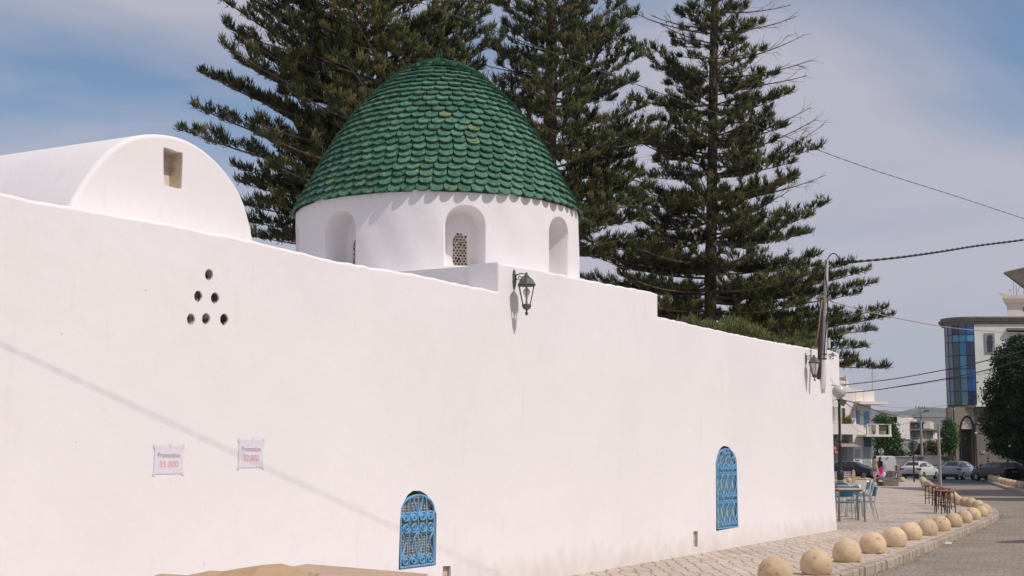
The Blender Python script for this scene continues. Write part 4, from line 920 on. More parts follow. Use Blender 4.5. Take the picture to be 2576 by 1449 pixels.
# bright shrub showing over the wall top
g = np.random.default_rng(9)
shr = thing('conifer_shrub', 'yellow green conifer shrub showing over the stepped wall top', 'shrub', (0, 0, 0))
c0 = AT(1830, 850, 33); shr.location = (c0.x, c0.y, 0)
N = 2600; cc = []
for k in range(N):
    px = g.uniform(1700, 2050); topy = np.interp(px, [1700, 1745, 1790, 1850, 1900, 1960, 2050], [815, 800, 797, 800, 822, 840, 868]); py = topy + 20 + g.uniform(0, 40) ** 1.0 * (1 if g.random() < .7 else 1.8)
    cc.append(np.array(AT(px, py, 33 + g.uniform(-1.2, 1.2))))
cc = np.array(cc) - np.array([c0.x, c0.y, 0]); M = 6
cc[:, 2] += .10 * np.sin(cc[:, 0] * 4.1) + .06 * np.sin(cc[:, 0] * 11); B = np.repeat(cc, M, 0) + g.normal(0, .05, (N * M, 3)); Dn = unit(np.repeat(g.normal(0, .35, (N, 3)), M, 0) + np.array([0, 0, 1.]) + g.normal(0, .35, (N * M, 3)))
px_ = np.repeat(cc[:, 0], M); S = np.clip(g.normal(.62, .18, N * M) - np.clip((px_ - 1.0) * .18, 0, .4), 0, 1)
Vf, Tf, Sf = fingers(B, Dn, g.uniform(.1, .22, N * M), np.full(N * M, .010), S)
SHM = attr_mat('shrub_foliage', [(0, (0.03, 0.04, 0.016)), (.5, (0.10, 0.12, 0.036)), (1, (0.26, 0.26, 0.085))], 0.6, 0.25, trans=.15)
np_mesh('foliage', Vf, Tf, SHM, shr, attr=Sf)
st_ = MB()
for k in range(14):
    a = AT(1720 + k * 24, 900, 33) - Vector((c0.x, c0.y, 0)); st_.tube([(a.x * .6, 0, 0), (a.x, .2 * math.sin(k), a.z - .1), (a.x + .1, .2 * math.sin(k), a.z + .35)], [.05, .03, .01], n=5)
st_.build('stems', BARK, shr)

# ------------------------------------------------------------ broadleaf trees
def leafy(name, label, blobs, Y0, base_px, mat_, leaf=.16, n_leaf=6000, seed=1, trunk_r=.18, group=None, cat='tree'):
    g = np.random.default_rng(seed); b = AT(base_px[0], 1190, Y0); t = thing(name, label, cat, (b.x, Y0, 0), group=group)
    C = []; W_ = []
    for (px, py, rx, ry) in blobs:
        c = AT(px, py, Y0); k = Y0 / F; C.append((c.x - b.x, 0, c.z, rx * k, ry * k)); W_.append(rx * ry)
    W_ = np.array(W_) / sum(W_); n_cl = max(30, n_leaf // 20); pts = []; sh_ = []
    for k in range(n_cl):
        c = C[g.choice(len(C), p=W_)]; d = unit(g.normal(0, 1, 3)); rr = g.uniform(.45, 1.0) ** .5
        q = np.array([c[0] + d[0] * c[3] * rr, c[1] + d[1] * (c[3] + c[4]) / 2 * rr, c[2] + d[2] * c[4] * rr]); cs = leaf * g.uniform(1.0, 2.0); m = 20
        pts.append(q + g.normal(0, cs * .6, (m, 3)) * [1, 1, .7]); sh_.append(np.clip(g.normal(.45, .22) + g.normal(0, .1, m), 0, 1))
    Pn = np.concatenate(pts); S = np.concatenate(sh_); n = len(Pn)
    A = unit(g.normal(0, 1, (n, 3)) + [0, 0, .2]); Bv = unit(np.cross(A, g.normal(0, 1, (n, 3)))); l = leaf * g.uniform(.5, 1.1, n)[:, None]
    Cn = np.cross(A, Bv); V = np.stack([Pn - A * l * .5, Pn + Bv * l * .28 + Cn * l * .06, Pn + A * l * .5, Pn - Bv * l * .28 + Cn * l * .06], 1).reshape(-1, 3); k = np.arange(n)[:, None] * 4
    T = np.concatenate([k + [0, 1, 2], k + [0, 2, 3]]); np_mesh('crown', V, T, mat_, t, attr=np.repeat(S, 4))
    tk = MB(); cz = [c[2] for c in C]; zc = sum(cz) / len(cz); tk.tube([(0, 0, 0), (.05, 0, zc * .5), (0, .05, zc)], [trunk_r, trunk_r * .75, trunk_r * .4], n=8)
    for c in C: tk.tube([(0, 0, zc * .55), (c[0] * .6, c[1], (zc * .55 + c[2]) / 2), (c[0], c[1], c[2])], [trunk_r * .5, trunk_r * .3, .02], n=6)
    tk.build('trunk', BARK, t, smooth=True)
    return t
LEAF1 = attr_mat('bright_leaves', [(0, (0.03, 0.08, 0.02)), (.5, (0.06, 0.14, 0.035)), (1, (0.13, 0.23, 0.06))], .55, .3, trans=.25)
LEAF2 = attr_mat('dark_leaves', [(0, (0.010, 0.022, 0.008)), (.6, (0.018, 0.048, 0.012)), (1, (0.06, 0.14, 0.022))], .5, .3, trans=.2)
LEAF3 = attr_mat('dry_leaves', [(0, (0.05, 0.05, 0.02)), (.6, (0.09, 0.085, 0.035)), (1, (0.14, 0.12, 0.05))], .7, .2)
leafy('street_tree', 'bright green leafy tree beside the white house with blue shutters', [(2218, 1056, 12, 9), (2226, 1070, 14, 12), (2238, 1080, 14, 12), (2230, 1095, 20, 16), (2244, 1103, 14, 16), (2236, 1122, 20, 16), (2254, 1118, 10, 8), (2248, 1140, 16, 10), (2228, 1146, 18, 14), (2216, 1110, 8, 34), (2258, 1138, 8, 6)], 137, (2234, 1190), LEAF1, leaf=.30, n_leaf=12000, seed=4)
leafy('street_tree', 'dark street tree squeezed left of the glass fronted building', [(2387, 1070, 10, 12), (2381, 1095, 13, 16), (2384, 1120, 12, 18), (2392, 1105, 10, 26)], 132, (2388, 1190), LEAF1, leaf=.27, n_leaf=5000, seed=5)
leafy('street_tree', 'large dark leafy tree overhanging the parked cars at the right', [(2570, 870, 34, 28), (2540, 905, 36, 34), (2575, 960, 60, 70), (2515, 915, 22, 22), (2520, 970, 34, 36), (2500, 1000, 26, 24), (2560, 1040, 70, 60), (2500, 1060, 30, 36), (2540, 1110, 50, 44), (2488, 1085, 14, 16), (2620, 1000, 70, 120), (2640, 1100, 60, 50), (2600, 1145, 50, 22), (2510, 1125, 20, 16)], 98, (2590, 1190), LEAF2, leaf=.24, n_leaf=52000, seed=6, trunk_r=.28)
leafy('hedge_bush', 'olive brown bush growing over the low white wall', [(2330, 1130, 22, 12), (2350, 1128, 20, 14), (2312, 1140, 14, 8), (2340, 1142, 24, 8)], 138, (2335, 1190), LEAF3, leaf=.35, n_leaf=2600, seed=7, trunk_r=.08, cat='bush')
leafy('clipped_shrub', 'small bright green shrub behind the parked cars left of the granite wall', [(2374, 1153, 6, 3), (2384, 1153, 5, 3)], 130, (2379, 1190), LEAF1, leaf=.14, n_leaf=900, seed=8, trunk_r=.04, cat='shrub')
# ------------------------------------------------------------ stone balls along the kerb
BALLM = mat('ochre_stone_ball', (0.66, 0.485, 0.31), 0.75, var=0.16, vscale=2.2, bump=0.14, bscale=40, spec=0.25)
_n = BALLM.node_tree.nodes; _l = BALLM.node_tree.links
_t = _n.new('ShaderNodeTexCoord'); _oi = _n.new('ShaderNodeObjectInfo'); _v = _n.new('ShaderNodeTexNoise'); _v.noise_dimensions = '4D'; _l.new(_t.outputs['Object'], _v.inputs['Vector'])
_w = _n.new('ShaderNodeMath'); _w.operation = 'MULTIPLY'; _w.inputs[1].default_value = 60; _l.new(_oi.outputs['Random'], _w.inputs[0]); _l.new(_w.outputs[0], _v.inputs['W']); _v.inputs['Scale'].default_value = 4.5; _v.inputs['Detail'].default_value = 10; _v.inputs['Roughness'].default_value = .7
_r = _n.new('ShaderNodeValToRGB'); _l.new(_v.outputs[0], _r.inputs[0]); _r.color_ramp.elements[0].position = .36; _r.color_ramp.elements[1].position = .44; _r.color_ramp.elements[0].color = (.9, .9, .9, 1); _r.color_ramp.elements[1].color = (0, 0, 0, 1)
_m = _n.new('ShaderNodeMix'); _m.data_type = 'RGBA'; _l.new(_r.outputs[0], _m.inputs[0]); _src = P(BALLM).inputs['Base Color'].links[0].from_socket; _l.new(_src, _m.inputs[6]); _m.inputs[7].default_value = (.30, .22, .15, 1); _hv = _n.new('ShaderNodeHueSaturation'); _mr = _n.new('ShaderNodeMapRange'); _l.new(_oi.outputs['Random'], _mr.inputs[0]); _mr.inputs[3].default_value = .86; _mr.inputs[4].default_value = 1.08; _l.new(_mr.outputs[0], _hv.inputs['Value']); _l.new(_m.outputs[2], _hv.inputs['Color']); _l.new(_hv.outputs[0], P(BALLM).inputs['Base Color'])
def ball_mb(seed):
    r = random.Random(seed); mb = MB(); k = 16; n = 28; prof = []
    for i in range(k + 1):
        a = -0.62 + (math.pi / 2 + 0.62) * i / k; prof.append((math.cos(a), math.sin(a)))
    vs = []; fs = []; z0 = math.sin(-.62)
    for a, z in prof:
        for j in range(n):
            t = 2 * math.pi * j / n; w = 1 + .012 * math.sin(3 * t + seed) * a; vs.append((.5 * a * w * math.cos(t), .5 * a * w * math.sin(t), .5 * (z - z0)))
    for i in range(k):
        for j in range(n): j2 = (j + 1) % n; fs.append((i * n + j, i * n + j2, (i + 1) * n + j2, (i + 1) * n + j))
    fs.append(tuple(range(n))[::-1]); mb.add(vs, fs); return mb
ball0 = None
def ball(px, py, d, label, group='stone ball bollards along the plaza kerb'):
    global ball0
    p = G(px, py)
    if ball0 is None: ball0 = ball_mb(1).build('stone_ball_bollard', BALLM, smooth='all'); o = ball0
    else: o = ball0.copy(); link(o)
    dist = p.y; p2 = p + (p - Vector((0, 0, 0))).normalized() * d * .42
    o.location = (p2.x, p2.y, 0); o.scale = (d, d, d); o.rotation_euler = (0, 0, random.uniform(0, 6.28)); tag(o, label, 'bollard', group); return o
bl = [(470, 1122, 295), (820, 1037, 280), (1077, 927, 255), (1298, 852, 230), (1480, 795, 205), (1620, 738, 187), (1762, 698, 172), (1876, 662, 157), (1981, 627, 150), (2072, 592, 135), (2147, 565, 128), (2216, 541, 117), (2242, 516, 113), (2190, 478, 112), (2132, 455, 108), (2082, 448, 100), (2030, 440, 96), (2010, 424, 86)]
for i, (x, y, w) in enumerate(bl):
    px, py = 1811.2 + x * .2968, 1140.4 + y * .2968; p = G(px, py); d = w * .2968 / F * (p.y / math.cos(TILT) * 1.0)
    d = min(.45, max(.36, d)) if i < 13 else .38
    extra = {0: ' cut by the bottom edge', 1: ' with a scratched side', 3: ' with a dry leaf at its foot', 12: ' outermost at the kerb bend'}.get(i, '')
    ball(px, py, d, f'ochre kerb ball{extra}, {ORD[i]} from the nearest')
fr_row = [(1972, 400), (1935, 385), (1895, 372), (1862, 360), (1820, 345), (1790, 332), (1765, 318), (1748, 306), (1745, 292), (1738, 279), (1733, 268), (1728, 258), (1722, 249), (1716, 241)]
for i, (x, y) in enumerate(fr_row):
    ball(1811.2 + x * .2968, 1140.4 + y * .2968, .44, f'stone ball in the row behind the stools, {ORD[i]} from its near end', 'stone balls in the row behind the stools')
for i, (x, y) in enumerate([(2572, 1228.5), (2562, 1226.5), (2552, 1224), (2543, 1221.8), (2534, 1219.5), (2525, 1217), (2517, 1214.5), (2510, 1212), (2504, 1210), (2498, 1208), (2493, 1206.5), (2489, 1205)]):
    ball(x, y, .46, f'shaded stone ball across the road, {ORD[i]} from the right edge of the photo', 'stone balls across the road')
ball(2546.5, 1204.5, .62, 'lone shaded stone ball on the grass behind the row across the road', 'stone balls across the road')
ball(2136.5, 1214, .40, 'worn ochre stone ball between the lamp post and the pointed stone post', 'stray stone balls in the plaza')
ball(2205, 1213, .42, 'ochre stone ball with a ring mark at the feet of the walking women', 'stray stone balls in the plaza')
ball(2270, 1212.5, .42, 'ochre stone ball behind the concrete bench', 'stray stone balls in the plaza')
# far kerb island across the road
isl = [G(*p) for p in [(2700, 1275), (2590, 1242), (2560, 1233), (2530, 1224.5), (2505, 1216.5), (2487, 1209.5), (2484, 1206), (2500, 1204.5), (2600, 1204), (2760, 1206)]]
mb = MB(); mb.prism([(p.x, p.y) for p in isl], lambda x, y: (x, y, 0.0), lambda x, y: (x, y, ROADZ)); tag(mb.build('traffic_island', KERBM), 'raised stone kerbed bed across the road at the right edge', 'kerb island', kind='structure')
GRASS = mat('rough_grass', (0.05, 0.10, 0.025), .9, var=.4, vscale=3, bump=.5, bscale=30)
gi = [p.lerp(G(2620, 1212), .16) for p in isl]; tag(MB().plate([(p.x, p.y) for p in gi], [], lambda x, y: (x, y, .012)).build('grass', GRASS), 'patch of shaded grass inside the raised bed', 'grass', kind='stuff')

# ------------------------------------------------------------ bar stools
WOODR = mat('red_brown_wood', (0.33, 0.155, 0.09), .6, var=.3, vscale=5, bump=.2); DKM = mat('dark_red_metal', (0.045, 0.018, 0.018), .5, var=.3, vscale=20)
def stool_parts(t):
    m = MB(); m.lathe([(.0005, .635), (.21, .635), (.228, .642), (.232, .655), (.225, .668), (.0005, .670)], n=28); m.build('seat', WOODR, t, smooth=True)
    for k in range(4):
        a = math.pi / 4 + k * math.pi / 2; m = MB(); m.tube([(.20 * math.cos(a), .20 * math.sin(a), 0), (.165 * math.cos(a), .165 * math.sin(a), .634)], .016, n=8); m.build('leg', DKM, t, smooth=True)
    m = MB()
    for z, rr in ((.20, .19), (.16, .192), (.60, .168)):
        q = [(rr * math.cos(math.pi / 4 + k * math.pi / 2), rr * math.sin(math.pi / 4 + k * math.pi / 2), z + (.025 if k % 2 else 0)) for k in range(5)]
        if z == .16: continue
        for a, b in zip(q, q[1:]): m.tube([a, (b[0], b[1], a[2])], .010, n=6)
    m.build('stretchers', DKM, t, smooth=True)
def copy_tree(o, parent=None):
    c = o.copy(); link(c); c.parent = parent
    for ch in [x for x in bpy.data.objects if x.parent == o]: copy_tree(ch, c)
    return c
stools = [((2386.5, 1293), 'nearest round bar stool, standing just behind the kerb balls', .35), ((2366, 1290), 'round bar stool left of the nearest one, its top partly hidden by it', 1.1), ((2377, 1281), 'round bar stool half hidden in the middle of the group of five', .6), ((2360, 1273.5), 'round bar stool fourth from the camera, left of the middle one', .1), ((2342, 1268.5), 'farthest and leftmost round bar stool, beside the light grey post', .8)]
s0 = None
for (pp_, lab, rz) in stools:
    p = G(*pp_)
    if s0 is None: s0 = thing('bar_stool', lab, 'stool', tuple(p), rz, 'red topped bar stools by the kerb'); stool_parts(s0)
    else: c = copy_tree(s0); c.location = p; c.rotation_euler = (0, 0, rz); tag(c, lab)

# ------------------------------------------------------------ cafe chairs and tables
SEATB = mat('blue_vinyl', (0.16, 0.34, 0.50), .4, var=.15, vscale=8); BACKB = mat('blue_woven_back', (0.03, 0.20, 0.33), .55, var=.35, vscale=60, bump=.3, bscale=120)
def chair_parts(t):
    m = MB(); sh_ = [(-.19, -.19), (.19, -.19), (.205, 0), (.20, .19), (.12, .215), (-.12, .215), (-.20, .19), (-.205, 0)]
    m.prism(sh_, lambda x, y: (x, y, .475), lambda x, y: (x * .97, y * .97, .445)); m.build('seat', SEATB, t)
    m = MB(); rows_ = []
    for z, y in ((.60, -.225), (.66, -.235), (.75, -.255), (.835, -.28)): rows_.append([Vector((x, y - .02 * (1 - (x / .17) ** 2), z)) for x in (-.165, -.11, -.04, .04, .11, .165)])
    m.loft(rows_, closed=False, caps=False); m.loft([[v + Vector((0, -.02, 0)) for v in r_] for r_ in rows_], closed=False, caps=False)
    n = 6; a0 = [rows_[0], rows_[-1]]
    for r_ in a0: m.add([v for v in r_] + [v + Vector((0, -.02, 0)) for v in r_], [(i, i + 1, n + i + 1, n + i) for i in range(n - 1)])
    for c_ in (0, 5): q = [r_[c_] for r_ in rows_]; m.add(q + [v + Vector((0, -.02, 0)) for v in q], [(i, i + 1, 5 + i, 4 + i) for i in range(3)])
    m.build('backrest', BACKB, t, smooth=True)
    m = MB(); m.tube([(-.20, -.17, .44), (-.195, -.215, .58), (-.18, -.27, .82), (-.15, -.29, .865), (-.06, -.305, .885), (.06, -.305, .885), (.15, -.29, .865), (.18, -.27, .82), (.195, -.215, .58), (.20, -.17, .44)], .0125, n=8)
    m.tube([(-.2, -.19, .44), (-.21, 0, .44), (-.205, .19, .44), (-.12, .22, .44), (.12, .22, .44), (.205, .19, .44), (.21, 0, .44), (.2, -.19, .44), (-.2, -.19, .44)], .0115, n=8)
    m.build('frame', CHROME, t, smooth=True)
    for x, y, x2, y2 in ((-.2, -.17, -.225, -.27), (.2, -.17, .225, -.27), (-.19, .19, -.215, .235), (.19, .19, .215, .235)):
        m = MB(); m.tube([(x, y, .45), ((x + x2) / 2, (y + y2) / 2 + .01, .25), (x2, y2, 0)], .0125, n=8); m.build('leg', CHROME, t, smooth=True)
chairs = [((2127, 1307.5), R(-4), 'nearest blue cafe chair, its back to the camera beside the white wall'),
          ((2179, 1306), R(88), 'blue cafe chair on the right side of the nearer table, seen side on'),
          ((2150, 1300), R(170), 'blue cafe chair behind the nearer table, pushed in facing the camera'),
          ((2116, 1287), R(-8), 'blue cafe chair second from the front, its rounded back showing over the nearest'),
          ((2110, 1280), R(0), 'farthest cafe chair against the wall, only its top rail showing'),
          ((2174, 1285), R(80), 'dark blue chair on the right of the far table, leaning back'),
          ((2166, 1279), R(60), 'dark blue chair at the far corner of the far table')]
ch0 = None
for (pp_, rz, lab) in chairs:
    p = G(*pp_)
    if ch0 is None: ch0 = thing('cafe_chair', lab, 'chair', tuple(p), rz, 'blue metal cafe chairs by the wall'); chair_parts(ch0)
    else: c = copy_tree(ch0); c.location = p; c.rotation_euler = (0, 0, rz); tag(c, lab)
TOPM = mat('pale_table_top', (0.58, 0.54, 0.48), .5, var=.12, vscale=10); LEGM = mat('grey_green_legs', (0.17, 0.18, 0.165), .5, var=.2)
def table(name_label, corners_px, h, lm):
    a, b = G(*corners_px[0]), G(*corners_px[1]); c = (a + b) / 2 + Vector((0, .36, 0)); w = (b - a).length
    t = thing('cafe_table', name_label, 'table', (c.x, c.y, 0), 0, 'cafe tables by the wall'); hw = w / 2 + .03; hd = .38
    m = MB(); q = [(-hw, -hd + .03), (-hw + .03, -hd), (hw - .03, -hd), (hw, -hd + .03), (hw, hd - .03), (hw - .03, hd), (-hw + .03, hd), (-hw, hd - .03)]
    m.prism(q, lambda x, y: (x, y, h - .035), lambda x, y: (x, y, h)); m.build('table_top', TOPM, t)
    m = MB(); m.box(-hw + .06, -hd + .06, h - .075, hw - .06, hd - .06, h - .036); m.build('apron', lm, t)
    for x in (-w / 2, w / 2):
        for y in (-.34, .34): m = MB(); m.box(-.02, -.02, 0, .02, .02, h - .076); m.build('leg', lm, t, loc=(x, y, 0))
    return t
table('nearer square cafe table with dark legs between blue chairs', [(2112, 1312), (2177, 1313)], .83, LEGM)
table('farther square cafe table with pale legs behind the first', [(2118, 1290), (2157, 1290)], .80, mat('pale_legs', (.4, .4, .36), .6))

# ------------------------------------------------------------ street lamp, signs, posts, benches
def px_m(px, p, q): return (q - p)
gp = G(2114, 1212); gl_ = thing('street_lamp', 'green black street lamp with a large milky globe at the corner of the wall', 'street lamp', tuple(gp))
LAMPM = mat('old_green_paint', (0.018, 0.03, 0.028), .5, var=.5, vscale=12, bump=.3)
gt = AT(2110.8, 1004, gp.y); lean = (gt.x - gp.x) / gt.z; sx = Matrix(((1, 0, lean, 0), (0, 1, 0, 0), (0, 0, 1, 0), (0, 0, 0, 1)))
m = MB(); H_ = gt.z
m.lathe([(.20, 0), (.21, .15), (.24, .35), (.25, .50), (.22, .66), (.15, .78), (.17, .84), (.13, .95), (.115, 1.3), (.105, 2.3), (.125, 2.34), (.125, 2.42), (.10, 2.46), (.098, 2.62), (.12, 2.66), (.12, 2.72), (.088, 2.8), (.080, H_ - .2), (.095, H_ - .12), (.16, H_ - .05), (.20, H_)], n=16); m.v = [tuple(sx @ Vector(v)) for v in m.v]; m.build('post', LAMPM, gl_, smooth=True)
gc = AT(2110.8, 985, gp.y) - gp; m = MB(); m.sphere(gc, .465, n=32, k=20); m.build('globe', FROST, gl_, smooth=True)
m = MB(); c_ = AT(2120, 1010, gp.y) - gp; m.box(c_.x - .2, c_.y - .15, c_.z - .25, c_.x + .22, c_.y + .1, c_.z + .12, M=Matrix.Translation(c_) @ Matrix.Rotation(.6, 4, 'Y') @ Matrix.Translation(-c_)); m.build('junction_box', IRON, gl_)
def sign_post(base, top_y, r, lab, rpx, cy, mcol, extra=None):
    p = G(*base); t = thing('traffic_sign', lab, 'sign', tuple(p)); h = AT(base[0], top_y, p.y).z
    m = MB(); m.tube([(0, 0, 0), (0, 0, h)], r, n=10); m.build('post', mcol, t, smooth=True)
    c = AT(base[0], cy, p.y); rr = rpx / F * p.y; m = MB(); pts = [(rr * math.cos(2 * math.pi * k / 28), rr * math.sin(2 * math.pi * k / 28)) for k in range(28)]
    m.prism(pts, lambda x, z: (x, r + .012, c.z + z), lambda x, z: (x * .97, r + .028, c.z + z * .97)); m.build('sign_back', mat('sign_back_grey', (.16, .18, .18), .5, var=.2, metal=.4), t)
    m = MB(); m.box(-rr * .7, r + .0, c.z + .1, rr * .7, r + .011, c.z + .14); m.box(-rr * .7, r, c.z - .14, rr * .7, r + .011, c.z - .1); m.build('sign_bracket', mcol, t); return t, c, p
sign_post((2300, 1213), 1109, .055, 'round traffic sign seen from its grey back on a dark post', 13, 1122, mat('dark_post_paint', (.025, .035, .045), .5))
t_, c, p = sign_post((2219, 1198), 1126, .03, 'small pale round sign with two orange red pennants beneath it by the street tree', 7.2, 1135, mat('thin_pale_post', (.3, .32, .32), .5))
bpy.data.objects[[o.name for o in bpy.data.objects if o.parent == t_ and o.name.startswith('sign_back')][0]].data.materials[0] = mat('pale_mirror_sign', (.42, .50, .50), .4)
m = MB(); k = p.y / F
for dx in (-4, 4): m.prism([(dx * k - 3 * k, 0), (dx * k + 3 * k, .0), (dx * k + (1 if dx < 0 else -1) * k, -7 * k)], lambda x, z: (x, -.04, c.z - 8.5 * k + z), lambda x, z: (x, -.02, c.z - 8.5 * k + z))
m.build('pennants', mat('orange_red', (.75, .12, .05), .6), t_)
pb2 = G(2366, 1224); h = AT(2360.3, 1068, pb2.y); m = MB(); m.tube([(0, 0, 0), (h.x - pb2.x, 0, h.z)], [.085, .075], n=10); m.lathe([(.09, 0), (.09, .03)], n=10)
tag(m.build('concrete_post', mat('pale_grey_concrete', (.36, .35, .33), .85, var=.2, vscale=6, bump=.3), loc=pb2, smooth=True), 'bare light grey post leaning slightly behind the bar stools', 'post')
# pointed stone post, low posts
SAND = mat('sandstone', (0.55, 0.43, 0.29), .9, var=.25, vscale=4, bump=.6, bscale=15)
def slab_post(px, py, wpx, hpx, lab, name='stone_post', point=True, m_=SAND):
    p = G(px, py); k = p.y / F; w = wpx * k / 2; h = hpx * k; m = MB(); pr_ = [(-w, 0), (w, 0), (w * 1.05, h * .4), (w * .95, h * .8), (w * .6, h * .95), (0, h), (-w * .6, h * .95), (-w * .95, h * .8), (-w * 1.05, h * .4)] if point else [(-w, 0), (w, 0), (w, h * .95), (w * .7, h), (-w * .9, h), (-w, h * .92)]
    m.prism(pr_, lambda x, z: (x, -w * .8, z), lambda x, z: (x, w * .8, z)); return tag(m.build(name, m_, loc=p), lab, 'post')
slab_post(2148, 1215, 7, 33, 'tall rounded sandstone post beside the tiled bench')
slab_post(2121, 1190, 4, 20, 'slim pale post in front of the blue grey car', point=False)
slab_post(2371, 1197, 9, 21, 'squat pinkish stone post between the white and the silver hatchback', point=False)
# tiled bench
def tile_mat():
    m = mat('blue_white_tiles', (.6, .6, .62), .25); n = m.node_tree.nodes; l = m.node_tree.links; t = n.new('ShaderNodeTexCoord'); mp = n.new('ShaderNodeMapping'); mp.inputs['Rotation'].default_value = (R(90), 0, 0); l.new(t.outputs['Object'], mp.inputs[0])
    v = n.new('ShaderNodeTexVoronoi'); v.inputs['Randomness'].default_value = 0; v.inputs['Scale'].default_value = 6.5; l.new(mp.outputs[0], v.inputs[0])
    r = n.new('ShaderNodeValToRGB'); r.color_ramp.interpolation = 'CONSTANT'; l.new(v.outputs['Distance'], r.inputs[0]); e = r.color_ramp.elements; e[0].position = 0; e[0].color = (.02, .03, .16, 1); e[1].position = .22; e[1].color = (.6, .6, .65, 1)
    for p_, c_ in ((.36, (.03, .05, .25)), (.46, (.6, .6, .64)), (.6, (.04, .06, .28))): q = e.new(p_); q.color = (*c_, 1)
    l.new(r.outputs[0], P(m).inputs['Base Color']); return m
tb = G(2120, 1207); t = thing('tiled_bench', 'stone bench with a blue and white tiled backrest behind the street lamp', 'bench', tuple(tb)); k = tb.y / F
m = MB(); m.box(-30 * k, .45, .12, 24 * k, .57, 20 * k); m.build('tiled_backrest', tile_mat(), t)
m = MB(); m.box(-31 * k, .42, 20 * k, 25 * k, .60, 20.8 * k); m.build('backrest_edge', SAND, t)
m = MB(); m.box(-30 * k, -.05, 6.5 * k, 24 * k, .449, 8.5 * k); m.box(-29 * k, .0, 0, 23 * k, .44, 6.4 * k); m.build('seat', SAND, t)
m = MB(); m.box(24.3 * k, -.1, 0, 31 * k, .5, 14 * k); m.box(31.1 * k, .0, 0, 35 * k, .4, 7 * k); m.build('end_stones', SAND, t)
ru = MB()
for j in range(9): a = random.uniform(0, 6.28); ru.sphere((random.uniform(-.5, .5), random.uniform(-.3, .3), .06), random.uniform(.07, .16), n=7, k=5, sc=(1.2, .9, .8))
tag(ru.build('rubble_pile', SAND, loc=G(2170, 1207)), 'small heap of broken stones right of the tiled bench', 'rubble')
# concrete bench seen from its end
cb_ = G(2243, 1223); k = cb_.y / F
t = thing('concrete_bench', 'grey concrete bench seen end on, with oval holes in its side', 'bench', tuple(cb_)); CONC = mat('weathered_concrete', (.235, .22, .195), .9, var=.3, vscale=4, bump=.6, bscale=20)
def cpx(x, y): return ((x - 1185) * .1667 * k, (820 - y) * .1667 * k)
prof_ = [cpx(*p) for p in [(1085, 820), (1060, 740), (1058, 705), (1080, 690), (1140, 690), (1195, 690), (1215, 670), (1225, 620), (1240, 600), (1270, 590), (1300, 596), (1312, 620), (1305, 700), (1290, 790), (1290, 820), (1180, 820), (1172, 800), (1158, 820)]]
o1 = [cpx(1150 + 56 * c_, 748 + 15 * s_) for c_, s_ in [(math.copysign(abs(math.cos(a)) ** .5, math.cos(a)), math.copysign(abs(math.sin(a)) ** .6, math.sin(a))) for a in [2 * math.pi * j / 20 for j in range(20)]]]
o2 = [cpx(1258 + 24 * c_ - (s_ * 6), 668 + 52 * s_) for c_, s_ in [(math.copysign(abs(math.cos(a)) ** .6, math.cos(a)), math.copysign(abs(math.sin(a)) ** .5, math.sin(a))) for a in [2 * math.pi * j / 20 for j in range(20)]]]
for yy, nm in ((0, 'end_frame'), (1.5, 'end_frame')):
    m = MB(); m.plate(prof_, [o1, o2], lambda x, z: (x, yy, z)); m.plate(prof_, [o1, o2], lambda x, z: (x, yy + .14, z))
    for h_ in (prof_, o1, o2): m.loft([[(x, yy, z) for x, z in h_], [(x, yy + .14, z) for x, z in h_]], caps=False)
    m.build(nm, CONC, t)
(xa, za), (xb, zb_), (xc, zc) = cpx(1085, 700), cpx(1215, 690), cpx(1290, 600)
m = MB(); m.box(xa, .141, za - .12, xb, 1.499, za); m.build('seat', CONC, t)
m = MB(); m.add([(xb + dx, y, z) for y in (.141, 1.499) for dx, z in ((.0, za), (.12, za), (xc - xb, zc), (xc - xb - .12, zc))], [(0, 1, 2, 3), (4, 7, 6, 5), (0, 4, 5, 1), (1, 5, 6, 2), (2, 6, 7, 3), (3, 7, 4, 0)]); m.build('backrest', CONC, t)

# ------------------------------------------------------------ cars
TYRE = mat('tyre_rubber', (.012, .012, .012), .85); RIM = mat('alloy_rim', (.30, .30, .31), .35, metal=.8); CGL = mat('car_glass', (.012, .02, .024), .05, spec=.9)
TAILR = mat('red_tail_lamp', (.25, .012, .018), .2); HEADL = mat('clear_head_lamp', (.6, .62, .64), .12, spec=.9); PLATE = mat('plate_white', (.5, .5, .48), .5); TRIM = mat('black_trim', (.015, .015, .016), .55)
def paint(name, c): return mat(name, c, .32, coat=(.8 if sum(c) > .5 else .3), spec=(.5 if sum(c) > .5 else .35))
KINDS = {
 'hatch': dict(x=[0, .07, .30, .72, 1.6, 2.45, 3.25, 3.95, 4.2], zbelt=[.72, .92, .98, .97, .95, .93, .95, .80, .58], zroof=[.74, .96, 1.07, 1.40, 1.47, 1.42, 1.0, .85, .60], w=[.76, .86, .89, .90, .90, .90, .88, .84, .68], wr=[.60, .64, .62, .60, .61, .58, .68, .68, .52]),
 'sedan': dict(x=[0, .08, .55, 1.15, 1.9, 2.7, 3.5, 4.2, 4.45], zbelt=[.75, .96, 1.0, .98, .95, .93, .95, .80, .58], zroof=[.78, 1.02, 1.08, 1.38, 1.45, 1.40, 1.0, .85, .60], w=[.76, .86, .90, .91, .91, .91, .88, .84, .68], wr=[.60, .68, .66, .58, .60, .57, .68, .68, .52]),
 'van': dict(x=[0, .03, .12, .35, 1.8, 2.75, 3.55, 4.2, 4.42], zbelt=[.70, .98, 1.05, 1.06, 1.06, 1.06, 1.10, .95, .62], zroof=[.74, 1.30, 1.78, 1.86, 1.88, 1.80, 1.15, 1.0, .66], w=[.84, .90, .92, .93, .93, .93, .90, .86, .70], wr=[.78, .80, .78, .76, .76, .72, .74, .70, .55])}
